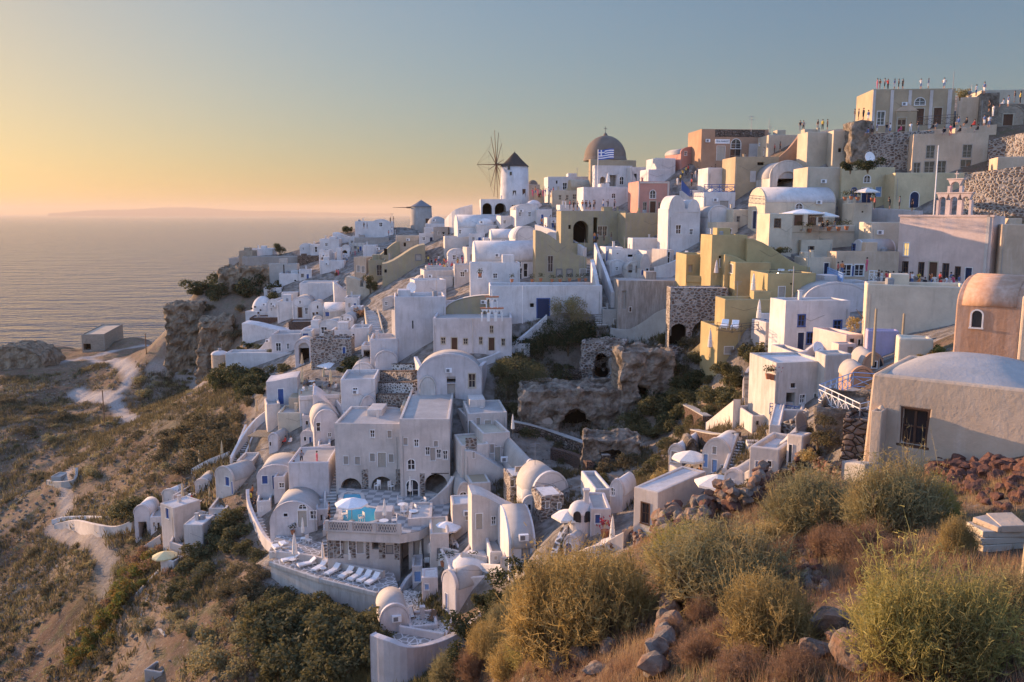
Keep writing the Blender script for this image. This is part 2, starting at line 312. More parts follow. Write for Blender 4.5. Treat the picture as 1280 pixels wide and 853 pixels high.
def tag(o, label=None, cat=None, group=None, kind=None):
    if label: o['label'] = label
    if cat: o['category'] = cat
    if group: o['group'] = group
    if kind: o['kind'] = kind
    return o
def empty(name, loc=(0, 0, 0), rz=0, label=None, cat=None, group=None):
    o = bpy.data.objects.new(name, None); col.objects.link(o); o.location = loc; o.rotation_euler = (0, 0, rz); o.empty_display_size = .5
    return tag(o, label, cat, group)
KIDS = {}
def copy_tree(o, loc=None, rz=None, scale=None, label=None, group=None):
    c = o.copy(); col.objects.link(c)
    for ch in [x for x in ALLOBJ(o)]:
        d = ch.copy(); col.objects.link(d); d.parent = c
        for g in ALLOBJ(ch):
            e = g.copy(); col.objects.link(e); e.parent = d
    if loc is not None: c.location = loc
    if rz is not None: c.rotation_euler = (0, 0, rz)
    if scale is not None: c.scale = scale if hasattr(scale, '__len__') else (scale,) * 3
    if label: c['label'] = label
    if group: c['group'] = group
    return c
_kc = {}
def ALLOBJ(o):
    if o.name not in _kc: _kc[o.name] = list(o.children)
    return _kc[o.name]

def blob(px, py, cx, cy, rx, ry): return np.exp(-(((px - cx) / rx) ** 2 + ((py - cy) / ry) ** 2))
PX, PY = proj(XX, YY, ZZ)
def zone_at(arr, X, Y):
    fi = np.interp(np.log(np.maximum(Y, 1.51)), LS, np.arange(len(LS))); fj = (np.asarray(X) / Y - TS[0]) / (TS[1] - TS[0])
    return arr[np.clip(np.round(fi).astype(int), 0, len(LS) - 1), np.clip(np.round(fj).astype(int), 0, len(TS) - 1)]
def pathdist(pts, near=60):
    """distance in the ground plane to a polyline given in pixels on the terrain"""
    P = [ground(a, b, near) for a, b in pts]; D = np.full(XX.shape, 1e9)
    for a, b in zip(P[:-1], P[1:]):
        dx, dy = b.x - a.x, b.y - a.y; L2 = dx * dx + dy * dy + 1e-9
        u = np.clip(((XX - a.x) * dx + (YY - a.y) * dy) / L2, 0, 1); D = np.minimum(D, np.hypot(XX - a.x - u * dx, YY - a.y - u * dy))
    return D
road = np.zeros_like(XX); green = np.zeros_like(XX); palez = np.zeros_like(XX)
nn = vnoise(XX, YY, 3, 9)
def addpath(arr, pts, w, soft=.8, val=1.0, near=60):
    d = pathdist(pts, near) + nn * w * .5; np.maximum(arr, np.clip((w + soft - d) / (2 * soft), 0, 1) * val, out=arr)
addpath(road, [(0, 462), (60, 456), (110, 447), (150, 437), (185, 432)], 1.4)
addpath(road, [(110, 448), (150, 453), (164, 468), (155, 485), (140, 497), (148, 512), (165, 527)], 1.5)
addpath(road, [(95, 492), (120, 496), (145, 500)], 2.0)
addpath(road, [(190, 458), (215, 462), (240, 470), (248, 485)], 1.4, val=.6)
addpath(road, [(85, 590), (80, 620), (85, 640), (65, 658)], 1.0, val=.8)
addpath(road, [(65, 660), (110, 668), (125, 690), (138, 708)], 1.0, val=.8)
addpath(road, [(130, 705), (130, 745)], 1.0, val=.8)
addpath(palez, [(130, 790), (160, 775), (185, 790), (170, 830)], 1.8, 2, .55)
addpath(palez, [(60, 750), (20, 730), (90, 700)], 2, 2, .4)
addpath(palez, [(180, 480), (215, 500), (190, 520), (230, 560)], 2.5, 2, .5)
for b in [(120, 745, 45, 55), (180, 700, 40, 30), (220, 530, 40, 30), (230, 640, 10, 5)]: green = np.maximum(green, .5 * blob(PX, PY, *b))
for b in [(720, 530, 130, 60), (900, 470, 60, 40), (760, 640, 60, 50)]: palez = np.maximum(palez, blob(PX, PY, *b) * (YY > 50))
for b in [(240, 415, 40, 60)]: palez = np.maximum(palez, blob(PX, PY, *b))
steep = np.hypot(np.gradient(ZZ, axis=1) / (np.gradient(XX, axis=1) + 1e-9), np.gradient(ZZ, axis=0) / (np.gradient(YY, axis=0) + 1e-9))
palez = np.maximum(palez, np.clip((steep - 1.5) * 1.0, 0, .7) * (YY > 60))
paved = np.clip((PX - 300) / 30, 0, 1) * (YY > 39) * (PX < 1200 + (PY < 100) * 0) * ((YY > 62) | (PX < 1080)) * (YY < 250) * np.clip((760 - PY) / 30, 0, 1)
for b in [(730, 510, 110, 75), (900, 500, 50, 60), (230, 400, 90, 90), (300, 350, 60, 40), (1260, 180, 70, 50), (975, 200, 20, 30)]: paved = paved * np.clip(1.2 - 1.6 * blob(PX, PY, *b), 0, 1)
nr, nc = XX.shape
vs = np.stack([XX, YY, ZZ], -1).reshape(-1, 3)
idx = np.arange(nr * nc).reshape(nr, nc); fs = np.stack([idx[:-1, :-1], idx[:-1, 1:], idx[1:, 1:], idx[1:, :-1]], -1).reshape(-1, 4)
me = bpy.data.meshes.new('terrain'); me.vertices.add(len(vs)); me.vertices.foreach_set('co', vs.ravel()); me.loops.add(fs.size); me.loops.foreach_set('vertex_index', fs.ravel().astype(np.int32))
me.polygons.add(len(fs)); me.polygons.foreach_set('loop_start', np.arange(0, fs.size, 4, dtype=np.int32)); me.polygons.foreach_set('loop_total', np.full(len(fs), 4, dtype=np.int32))
me.update(calc_edges=True); me.polygons.foreach_set('use_smooth', [True] * len(fs))
ca = me.color_attributes.new('zone', 'FLOAT_COLOR', 'POINT'); ca.data.foreach_set('color', np.stack([road, green, palez, np.ones_like(road)], -1).astype(np.float32).ravel())
fa = me.attributes.new('paved', 'FLOAT', 'POINT'); fa.data.foreach_set('value', paved.astype(np.float32).ravel())
me.materials.append(M['ground']); o = bpy.data.objects.new('terrain', me); col.objects.link(o); tag(o, kind='structure')

b = MB(); rings = [0, 60, 200, 500, 1500, 5000, 20000, 90000]; n = 48
vv = [(r * math.cos(2 * math.pi * k / n), r * math.sin(2 * math.pi * k / n), 0) for r in rings[1:] for k in range(n)] + [(0, 0, 0)]
ff = [(i * n + k, i * n + (k + 1) % n, (i + 1) * n + (k + 1) % n, (i + 1) * n + k) for i in range(len(rings) - 2) for k in range(n)] + [(len(vv) - 1, (k + 1) % n, k) for k in range(n)]
b.add(vv, [f[::-1] for f in ff]); o = b.build('sea', 'sea'); tag(o, kind='structure')
b = MB(); N = 90; D0 = 33000
prof = []
for i in range(N + 1):
    px = 60 + 430 * i / N; h = 5 * math.exp(-((px - 190) / 45) ** 2) + 6 * math.exp(-((px - 245) / 50) ** 2) + 3 * math.exp(-((px - 340) / 70) ** 2) + 4 * math.exp(-((px - 120) / 40) ** 2) + random.uniform(-.4, .4)
    prof.append((px, max(0, h + 4)))
rows = 5; vv = []
for j in range(rows):
    s = [0, .6, 1, .5, 0][j]
    for px, h in prof:
        D = D0 + j * 1500; t_, k_ = ray(px, 267); vv.append((t_ * D, D, -20 + h * s / F * D0))
b.add(vv, [(j * (N + 1) + i, j * (N + 1) + i + 1, (j + 1) * (N + 1) + i + 1, (j + 1) * (N + 1) + i) for j in range(rows - 1) for i in range(N)])
o = b.build('distant_hills', 'far_hill', smooth=True); tag(o, kind='structure')

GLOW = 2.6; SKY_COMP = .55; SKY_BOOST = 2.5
SUN_AZ = R(-57); SUN_EL = R(8)
w = bpy.data.worlds.new('World'); sc.world = w; w.use_nodes = True; nt = w.node_tree
sky = nt.nodes.new('ShaderNodeTexSky'); sky.sky_type = 'NISHITA'; sky.sun_disc = False; sky.sun_elevation = SUN_EL; sky.sun_rotation = SUN_AZ; sky.altitude = 100; sky.air_density = 1.0; sky.dust_density = 1.6; sky.ozone_density = 2.0
def vm(op, a, b=None, out=0):
    d = nt.nodes.new('ShaderNodeVectorMath'); d.operation = op
    for i, v in enumerate((a, b)):
        if v is None: continue
        if hasattr(v, 'links'): nt.links.new(v, d.inputs[i])
        else: d.inputs[i].default_value = v
    return d.outputs[out]
def mt(op, a, b=0.0, clamp=False):
    d = nt.nodes.new('ShaderNodeMath'); d.operation = op; d.use_clamp = clamp
    for i, v in enumerate((a, b)):
        if hasattr(v, 'links'): nt.links.new(v, d.inputs[i])
        else: d.inputs[i].default_value = v
    return d.outputs[0]
lum = vm('DOT_PRODUCT', sky.outputs[0], (.35, .45, .2), out=1)
den = mt('ADD', 1.0, mt('MULTIPLY', lum, SKY_COMP))
gain = mt('DIVIDE', 1.0, den)
tc = nt.nodes.new('ShaderNodeTexCoord'); sx = nt.nodes.new('ShaderNodeSeparateXYZ'); nt.links.new(tc.outputs['Generated'], sx.inputs[0])
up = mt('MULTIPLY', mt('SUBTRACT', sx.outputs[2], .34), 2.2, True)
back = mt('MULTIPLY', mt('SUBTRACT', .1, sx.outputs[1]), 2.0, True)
boost = mt('ADD', 1.0, mt('MULTIPLY', mt('MAXIMUM', up, back), SKY_BOOST))  # unseen sky overhead and behind the camera brightened as added fill light
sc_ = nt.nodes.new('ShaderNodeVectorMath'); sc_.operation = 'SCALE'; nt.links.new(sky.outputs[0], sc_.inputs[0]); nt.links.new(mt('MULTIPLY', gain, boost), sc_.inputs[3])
sdv = Vector((math.sin(SUN_AZ) * math.cos(SUN_EL), math.cos(SUN_AZ) * math.cos(SUN_EL), math.sin(SUN_EL)))
gd = mt('POWER', mt('MAXIMUM', vm('DOT_PRODUCT', tc.outputs['Generated'], tuple(sdv), out=1), 0.0), 7.0)
low = mt('POWER', mt('SUBTRACT', 1.0, mt('ABSOLUTE', sx.outputs[2]), True), 5.0)
gs = nt.nodes.new('ShaderNodeVectorMath'); gs.operation = 'SCALE'; gs.inputs[0].default_value = (1.0, .62, .20); nt.links.new(mt('MULTIPLY', mt('MULTIPLY', gd, low), GLOW), gs.inputs[3])
far_ = mt('MULTIPLY', mt('SUBTRACT', .80, vm('DOT_PRODUCT', tc.outputs['Generated'], tuple(sdv), out=1)), 1.8, True)
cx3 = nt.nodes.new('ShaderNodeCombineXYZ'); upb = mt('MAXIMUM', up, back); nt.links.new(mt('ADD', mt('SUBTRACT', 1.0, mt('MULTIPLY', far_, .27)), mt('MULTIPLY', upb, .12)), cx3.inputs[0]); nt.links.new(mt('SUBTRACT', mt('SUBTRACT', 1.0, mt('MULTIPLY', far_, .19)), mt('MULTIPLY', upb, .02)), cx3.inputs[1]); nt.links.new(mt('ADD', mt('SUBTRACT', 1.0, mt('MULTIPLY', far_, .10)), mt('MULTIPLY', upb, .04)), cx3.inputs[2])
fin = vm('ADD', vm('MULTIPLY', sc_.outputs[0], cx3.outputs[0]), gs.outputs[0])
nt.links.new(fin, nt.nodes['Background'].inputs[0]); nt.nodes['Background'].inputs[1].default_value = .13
ld = bpy.data.lights.new('sun', 'SUN'); lo = bpy.data.objects.new('sun', ld); col.objects.link(lo); ld.energy = 3.9; ld.color = (1.0, .62, .36); ld.angle = R(.6)
sd = Vector((math.sin(SUN_AZ) * math.cos(SUN_EL), math.cos(SUN_AZ) * math.cos(SUN_EL), math.sin(SUN_EL)))
lo.rotation_euler = sd.to_track_quat('Z', 'Y').to_euler(); lo.location = (-40, 60, 160)
HZ = True
if HZ:
    b = MB(); b.box(-30000, 30000, -8000, 40000, -40, 420)
    t = NT('haze_air'); t.t.nodes.remove(t.b); pv = t.n('ShaderNodeVolumePrincipled'); pv.inputs['Color'].default_value = (.95, .77, .58, 1); pv.inputs['Density'].default_value = 4.2e-5; pv.inputs['Anisotropy'].default_value = 0.0
    t.link(pv.outputs[0], t.out.inputs['Volume']); M['haze_air'] = t.m; o = b.build('haze', 'haze_air'); tag(o, kind='stuff')
sc.view_settings.view_transform = 'Standard'; sc.view_settings.look = 'None'; sc.view_settings.gamma = 1; sc.view_settings.exposure = 1.42
sc.render.engine = 'CYCLES'; sc.cycles.max_bounces = 5; sc.cycles.diffuse_bounces = 3; sc.cycles.glossy_bounces = 2; sc.cycles.volume_bounces = 1; sc.cycles.use_denoising = True
def onz(px, py, z):
    t_, k = ray(px, py); Y = (z - CAMZ) / k; return Vector((t_ * Y, Y, z))
def zat(px, py, Y): return at(px, py, Y).z
def slide(P, dirv, tgt): # distance along dirv from P so that the azimuth becomes tgt
    return (tgt * P.y - P.x) / (dirv.x - tgt * dirv.y)
GENX = {}
def arcpts(x0, x1, z0, zc, n=12, flat=1.0):
    """half-ellipse points from right spring to left spring"""
    cx, rx, rz = (x0 + x1) / 2, (x1 - x0) / 2, zc - z0
    return [(cx + rx * math.cos(math.pi * i / n), z0 + rz * math.sin(math.pi * i / n) ** flat) for i in range(n + 1)]

OPEN = { # kind: (name, frame material, pane material, frame width, sub-part name)
 'w': ('window', 'trim_white', 'glass', .10, 'pane'), 'wt': ('window', 'beige', 'glass', .16, 'pane'), 'wb': ('window', 'blue_paint', 'glass', .10, 'pane'), 'ws': ('window', 'shutter', 'glass', .08, 'pane'),
 's': ('window', 'trim_white', 'shutter', .06, 'shutter'), 'sb': ('window', 'trim_white', 'blue_paint', .08, 'shutter'), 'sl': ('window', 'trim_white', 'light_blue', .06, 'shutter'), 'wk': ('window', 'slate', 'shutter', .14, 'pane'),
 'wl': ('window', 'trim_white', 'lit_window', .10, 'pane'), 'wd': ('window', 'brown_door', 'glass', .08, 'pane'),
 'd': ('door', 'trim_white', 'glass', .10, 'leaf'), 'db': ('door', 'trim_white', 'blue_paint', .08, 'leaf'), 'dd': ('door', 'trim_white', 'dark_blue', .08, 'leaf'), 'dw': ('door', 'beige', 'brown_door', .16, 'leaf'), 'dk': ('door', 'slate', 'shutter', .14, 'leaf'),
 'dg': ('door', 'trim_white', 'grey_door', .08, 'leaf'), 'dl': ('door', 'trim_white', 'light_blue', .08, 'leaf'), 'o': ('opening', 'white', 'hollow_shade', .02, 'hollow_shade'), 'v': ('vent', None, 'hollow_shade', 0, None), 'n': ('niche', 'white', 'shutter', .05, 'back'),
 'so': ('stone_panel', None, 'mortared_rubble', 0, None), 'sw': ('stone_panel', None, 'white_gap_stone', 0, None), 'sd': ('stone_panel', None, 'dry_stone', 0, None), 'ps': ('pilaster', None, 'mortared_rubble', 0, None)}
def opening(parent, kind, u0, u1, z0, z1, face, W, D, arch=False, cut=None):
    """face: 'f' front (y=0), 'r' right (x=W), 'l' left (x=0); u along the face. cut: MB collecting what is carved out of the wall"""
    nm, fm, pm, fw, sub = OPEN[kind]; w = u1 - u0; h = z1 - z0
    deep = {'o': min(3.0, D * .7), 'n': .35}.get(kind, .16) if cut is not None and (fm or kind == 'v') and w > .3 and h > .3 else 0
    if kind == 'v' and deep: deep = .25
    e = .03 if fm else .012
    def place(o):
        if face == 'f': o.location = (u0, 0, z0)
        elif face == 'r': o.location = (W, u0, z0); o.rotation_euler = (0, 0, R(90))
        else: o.location = (0, u1, z0); o.rotation_euler = (0, 0, R(-90))
    fw = min(fw, w * .16)
    def shape(b, x0, x1, a, c, y, yb):
        if arch:
            r = (x1 - x0) / 2; zs = max(a + .02, c - r); b.prism([(x0, a), (x1, a)] + arcpts(x0, x1, zs, c, 10), y, yb)
        else: b.box(x0, x1, y, yb, a, c)
    def band(b, o_, y, yb): # surround, open at the foot of a door
        if arch:
            r = w / 2; zs = max(.02, h - r); inn = [(w, 0)] + arcpts(0, w, zs, h, 10) + [(0, 0)]; r2 = r + o_; out = [(w + o_, 0)] + [(w / 2 + r2 * math.cos(math.pi * i / 10), zs + (h - zs + o_) * math.sin(math.pi * i / 10)) for i in range(11)] + [(-o_, 0)]
        else: inn = [(w, 0), (w, h), (0, h), (0, 0)]; out = [(w + o_, 0), (w + o_, h + o_), (-o_, h + o_), (-o_, 0)]
        for i in range(len(inn) - 1):
            b.prism([inn[i + 1], inn[i], out[i], out[i + 1]], y, yb)
        if nm == 'window': b.box(-o_ * 1.3, w + o_ * 1.3, y - .05, yb, -o_ * .9, -.003)
    if deep:
        c = MB(); shape(c, 0, w, 0 if nm != 'door' else -.02, h, -.5, deep); mt_ = Matrix.Translation(Vector((u0, 0, z0)) if face == 'f' else Vector((W, u0, z0)) if face == 'r' else Vector((0, u1, z0))) @ Matrix.Rotation(R({'f': 0, 'r': 90, 'l': -90}[face]), 4, 'Z')
        cut.add([mt_ @ Vector(v) for v in c.v], c.f)
    b = MB()
    if kind == 'o' and deep: # a real recess; its back is painted dark to deepen the shade
        shape(b, .01, w - .01, .01, h - .01, deep - .04, deep + .02); o = b.build('recess_shade', 'hollow_shade' if w * h > 3.5 else 'dark_stain', parent); place(o); return o
    if fm:
        band(b, fw, -e, .04) if kind not in ('o', 'n') else None
        if not b.v: shape(b, 0, w, 0, h, deep - .03, deep + .02); o = b.build(nm, pm, parent); place(o); return o
        o = b.build(nm, fm, parent); place(o)
        yp = deep - .05 if deep else -.012
        p = MB(); shape(p, 0.005, w - .005, 0.005, h - .005, yp, deep + .03 if deep else .05)
        if pm in ('glass', 'lit_window') and h > .5 and w > .35:
            p.cur = 1; yy = yp - .03; t_ = .035
            if nm == 'window' or w > .9: p.box(w / 2 - t_, w / 2 + t_, yy, yp + .01, 0, h * (.99 if not arch else .95))
            p.box(0.01, w - .01, yy, yp + .01, h * .5 - t_ * .7, h * .5 + t_ * .7); p.box(.0, t_ * 1.5, yy, yp + .01, 0, h * .7); p.box(w - t_ * 1.5, w, yy, yp + .01, 0, h * .7)
            if not arch: p.box(.0, w, yy - .003, yp + .01, h - t_ * 1.5, h)
            p.box(.0, w, yy - .003, yp + .01, 0, t_ * 1.5)
            if w > .9: p.box(.01, w - .01, yy, yp + .01, h * .25 - .015, h * .25 + .015)
            p.build(sub, [pm, fm], o)
        elif pm in ('shutter', 'blue_paint', 'light_blue', 'brown_door', 'grey_door', 'dark_blue') and w > .5:
            p.cur = 1; yy = yp - .02; p.box(w / 2 - .012, w / 2 + .012, yy, yp + .01, 0.02, h * .94)
            for q in (.12, .55): p.box(.06, w / 2 - .06, yy, yp + .01, h * q, h * (q + .33)); p.box(w / 2 + .06, w - .06, yy, yp + .01, h * q, h * (q + .33))
            p.build(sub, [pm, pm], o)
        else: p.build(sub, pm, o)
    else:
        if deep: shape(b, 0, w, 0, h, deep - .03, deep + .02)
        else: shape(b, 0, w, 0, h, -e if nm != 'pilaster' else -.12, .05)
        o = b.build(nm, pm, parent); place(o)
    return o
def carve(wall, cut):
    if not cut.v: return
    c = cut.build('cutter', 'hollow_shade'); c.parent = wall.parent; md = wall.modifiers.new('cut', 'BOOLEAN'); md.object = c; md.operation = 'DIFFERENCE'; md.solver = 'EXACT'; md.use_self = True
    for m in wall.modifiers:
        if m.type == 'BEVEL': m.show_viewport = False
    dg = bpy.context.evaluated_depsgraph_get(); me = bpy.data.meshes.new_from_object(wall.evaluated_get(dg))
    if len(me.polygons) > 5:
        me.materials.clear(); me.materials.append(wall.data.materials[0]); me.polygons.foreach_set('material_index', [0] * len(me.polygons)); wall.data = me
    wall.modifiers.remove(md); bpy.data.objects.remove(c)
    for m in wall.modifiers:
        if m.type == 'BEVEL': m.show_viewport = True
def flat_body(b, r, W, D, H, fnd, par=.45, pt=.28, jit=.05, taper=0.0):
    rnd = random.Random(int(W * 977 + D * 131 + H * 31)); j = lambda: rnd.uniform(-jit, jit); tpx = taper
    bot = [(-tpx, -tpx), (W + tpx, -tpx), (W + tpx, D + tpx), (-tpx, D + tpx)]; top = [(0, 0), (W, 0), (W, D), (0, D)]
    vs = [(x + 0, y + 0, -fnd) for x, y in bot] + [(x + j(), y + j(), H + j()) for x, y in top]
    o = vs[4:8]; pt = min(pt, W * .2, D * .2)
    inn = [(o[0][0] + pt, o[0][1] + pt, o[0][2]), (o[1][0] - pt, o[1][1] + pt, o[1][2]), (o[2][0] - pt, o[2][1] - pt, o[2][2]), (o[3][0] + pt, o[3][1] - pt, o[3][2])]
    low = [(x, y, H - par - .3) for x, y, z in inn]
    vs += inn + low
    b.add(vs, [(3, 2, 1, 0), (0, 1, 5, 4), (1, 2, 6, 5), (2, 3, 7, 6), (3, 0, 4, 7), (4, 5, 9, 8), (5, 6, 10, 9), (6, 7, 11, 10), (7, 4, 8, 11), (8, 9, 13, 12), (9, 10, 14, 13), (10, 11, 15, 14), (11, 8, 12, 15), (12, 13, 14, 15)])
    if r is not None: r.box(pt - .02, W - pt + .02, pt - .02, D - pt + .02, H - par - .5, H - par)
HOUSES = []
def house(label, x0, x1, yt, yb, d=None, yaw=0, dep=5.0, sx=None, kind='flat', mat='white', roof=None, ops=(), cat='house', name=None, group=None, par=.4, spring=None, fnd=3.5, bevel=.1, near=62, taper=0.0, rise=None, rings=False, lip=.22, extra=None, fix=False):
    xc = (x0 + x1) / 2; a = R(yaw)
    if d is None: d = hitY(xc, yb, near)
    elif not fix:
        dh = hitY(xc, yb, 36)
        if abs(dh / d - 1) < .3 and dh != 200.0: d = dh
    C = at(xc, yb, d); u = Vector((math.cos(a), math.sin(a), 0)); v = Vector((-math.sin(a), math.cos(a), 0))
    A = C + u * slide(C, u, ray(x0, yb)[0]); B = C + u * slide(C, u, ray(x1, yb)[0]); W = (B - A).dot(u)
    H = zat(xc, yt, d) - C.z
    if sx is not None:
        P = B if sx > x1 else A; dep = abs(slide(P, v, ray(sx, yb)[0])); dep = min(max(dep, 1.2), 25)
    name = name or {'vault': 'vaulted_house', 'vaultx': 'vaulted_house', 'dome': 'domed_house'}.get(kind, 'house')
    ob = empty(name, A, a, label, cat, group); roof = roof or ('roof_grey' if mat in ('white', 'white_dirty', 'white_warm', 'lilac_white') else mat)
    b = MB(); r = MB(); smooth = False; gab = None
    if kind == 'flat':
        flat_body(b, r, W, dep, H, fnd, par, taper=taper)
    elif kind in ('vault', 'halfvault'):
        rs = rise if rise else min(W / 2, H * .45); zs = H - rs; pa = arcpts(0, W, zs, H, 16)
        b.prism([(0, -fnd), (W, -fnd)] + pa, 0, dep)
        if lip:
            k_ = 16; lp = [(W / 2 + (x - W / 2) * (1 + .0 / W), z + .02) for x, z in pa]; hi = [(W / 2 + (x - W / 2) * (1 + .5 * lip / W), z + lip) for x, z in pa]; g = MB()
            for i in range(k_): g.prism([lp[i + 1], lp[i], hi[i], hi[i + 1]][::-1], -.03, .3)
            gab = g
        r.prism([(-.04, zs - .05), (W + .04, zs - .05)] + arcpts(-.05, W + .05, zs, H + .06, 16), .3, dep + .02)
    elif kind == 'vaultx':
        rs = rise if rise else min(dep / 2, H * .5); zs = H - rs
        q = [(0, -fnd), (dep, -fnd)] + arcpts(0, dep, zs, H, 16); n = len(q)
        b.add([(0, y, z) for y, z in q] + [(W, y, z) for y, z in q], [tuple(range(n)), tuple(range(n, 2 * n))[::-1]] + [(i, i + n, (i + 1) % n + n, (i + 1) % n) for i in range(n)])
        q = [(.02, zs - .05), (dep - .02, zs - .05)] + arcpts(-.06, dep + .06, zs, H + .06, 16); n = len(q)
        r.add([(.2, y, z) for y, z in q] + [(W - .2, y, z) for y, z in q], [tuple(range(n)), tuple(range(n, 2 * n))[::-1]] + [(i, i + n, (i + 1) % n + n, (i + 1) % n) for i in range(n)])
    elif kind == 'dome':
        rr = min(W, dep) / 2 * .86; zs = H - (rise or rr); flat_body(b, None, W, dep, zs, fnd, .12)
        b.box(.1, W - .1, .1, dep - .1, zs - 1, zs - .15)
        r.lathe([(rr, 0)] + [(rr * math.cos(R(q)), (rise or rr) * math.sin(R(q))) for q in range(8, 90, 9)] + [(0.01, rise or rr)], 24, (W / 2, dep / 2, zs - .15))
    elif kind == 'round':
        rr = W / 2; rz_ = rise or rr * .75; zs = H - rz_; b.lathe([(rr * 1.06, -fnd), (rr * 1.03, 0), (rr, zs - .02), (rr, zs)], 24, (rr, rr, 0)); r.lathe([(rr * 1.05, zs), (rr * 1.05, zs + .12)] + [(rr * math.cos(R(q)), zs + .12 + (rz_ - .12) * math.sin(R(q))) for q in range(10, 90, 10)] + [(.01, H)], 24, (rr, rr, 0)); dep = W
    elif kind == 'slope': # wall top falling sideways: extra=(y_top_left, y_top_right)
        zl = zat(xc, extra[0], d) - C.z; zr = zat(xc, extra[1], d) - C.z
        q = [(0, -fnd), (W, -fnd), (W, zr)] + [(W + (0 - W) * s, zr + (zl - zr) * (s * s * (3 - 2 * s))) for s in (.15, .3, .45, .6, .75, .9)] + [(0, zl)]
        b.prism(q, 0, dep); r = None
    wobj = b.build('wall', mat, ob, bevel=bevel)
    if gab is not None: gab.build('gable_edge', mat, ob, bevel=.0)
    cut = MB() if kind != 'round' else None
    if r is not None and r.v: r.build('roof', roof, ob, smooth=False, bevel=0)
    if kind in ('vault', 'vaultx', 'dome', 'round', 'halfvault'):
        for ch in ob.children:
            me = ch.data
            if me.name.startswith('roof'): me.polygons.foreach_set('use_smooth', [len(p.vertices) == 4 for p in me.polygons])
    h = dict(ob=ob, A=A, a=a, W=W, D=dep, H=H, u=u, v=v, C=C); HOUSES.append(h)
    for q in ops:
        k, cx, cy, w_, h_ = q[:5]; arch = k.endswith('a') and len(k) > 1; kk = k[:-1] if arch else k
        face = q[5] if len(q) > 5 else None
        def hitf(px_, P, nrm_u):
            s = slide(P, nrm_u, ray(px_, cy)[0]); return s
        uf0, uf1 = hitf(cx - w_ / 2, A, u), hitf(cx + w_ / 2, A, u)
        if face is None: face = 'f' if -.02 < (uf0 + uf1) / 2 < W + .02 else ('r' if cx > xc else 'l')
        if face == 'f': P0 = A; dv = u; s0, s1 = sorted((uf0, uf1)); mx = W
        elif face == 'r': P0 = A + u * W; dv = v; s0, s1 = sorted((hitf(cx - w_ / 2, P0, v), hitf(cx + w_ / 2, P0, v))); mx = dep
        else: P0 = A; dv = v; s0, s1 = sorted((hitf(cx - w_ / 2, P0, v), hitf(cx + w_ / 2, P0, v))); mx = dep
        s0 = max(.05, s0); s1 = min(mx - .05, s1)
        if s1 - s0 < .15: continue
        Pm = P0 + dv * (s0 + s1) / 2; z1 = zat(cx, cy - h_ / 2, Pm.y) - A.z; z0 = zat(cx, cy + h_ / 2, Pm.y) - A.z
        opening(ob, kk, s0, s1, z0, z1, face, W, dep, arch, cut)
    if cut is not None: carve(wobj, cut)
    return h
def uvz(h, s, y, z): # a point on a house given local coordinates
    return h['A'] + h['u'] * s + h['v'] * y + Vector((0, 0, z))
def smoothpts(P, n=4):
    if len(P) < 3 or n < 2: return P
    out = []
    for i in range(len(P) - 1):
        p0 = P[max(i - 1, 0)]; p1 = P[i]; p2 = P[i + 1]; p3 = P[min(i + 2, len(P) - 1)]
        for k in range(n):
            s = k / n; out.append(.5 * ((2 * p1) + (p2 - p0) * s + (2 * p0 - 5 * p1 + 4 * p2 - p3) * s * s + (3 * p1 - p0 - 3 * p2 + p3) * s ** 3))
    return out + [P[-1]]
def ribbon(b, P, Z0, Z1, th, cap=0.0):
    """solid wall following points P (xy), bottoms Z0, tops Z1"""
    n = len(P); vs = []
    for i in range(n):
        d = P[min(i + 1, n - 1)] - P[max(i - 1, 0)]; nx, ny = -d.y, d.x; L = math.hypot(nx, ny) + 1e-9; nx /= L; ny /= L
        for s, z in ((-1, Z0[i]), (-1, Z1[i]), (1, Z1[i]), (1, Z0[i])): vs.append((P[i].x + nx * th / 2 * s, P[i].y + ny * th / 2 * s, z))
    fs = [(0, 1, 2, 3), tuple((n - 1) * 4 + k for k in (3, 2, 1, 0))]
    for i in range(n - 1):
        for k in range(4): fs.append((i * 4 + k, (i + 1) * 4 + k, (i + 1) * 4 + (k + 1) % 4, i * 4 + (k + 1) % 4)[::-1])
    b.add(vs, fs)
def wallpath(label, pts, h=1.0, th=.35, mat='white', fnd=2.5, cat='wall', name='low_wall', z=None, n=4, Y=None, near=62, capm=None, closed=False, group=None, fix=False):
    """pts: (px, py_base[, py_top[, Y]])"""
    P = []; H = []
    for q in pts:
        if z is not None: p = onz(q[0], q[1], z)
        else:
            YY_ = q[3] if len(q) > 3 else (Y or hitY(q[0], q[1], near))
            if len(q) > 3 and not fix:
                dh = hitY(q[0], q[1], 36)
                if abs(dh / YY_ - 1) < .3 and dh != 200.0: YY_ = dh
            p = at(q[0], q[1], YY_)
        P.append(p); H.append((zat(q[0], q[2], p.y) - p.z) if len(q) > 2 and q[2] else h)
    Q = [Vector((p.x, p.y, p.z)) for p in P]; S = smoothpts(Q, n); T = smoothpts([Vector((hh, 0, 0)) for hh in H], n)
    if len(P) < 3: T = [Vector((hh, 0, 0)) for hh in H]
    S = [s - S[0] for s in S]; b = MB(); ribbon(b, S, [s.z - fnd for s in S], [s.z + t.x for s, t in zip(S, T)], th)
    o = b.build(name, mat, None, bevel=.05); o.location = P[0]; tag(o, label, cat, group)
    if capm:
        c = MB(); ribbon(c, S, [s.z + t.x - .02 for s, t in zip(S, T)], [s.z + t.x + .09 for s, t in zip(S, T)], th + .08); c.build('coping', capm, o, bevel=.03)
    return o
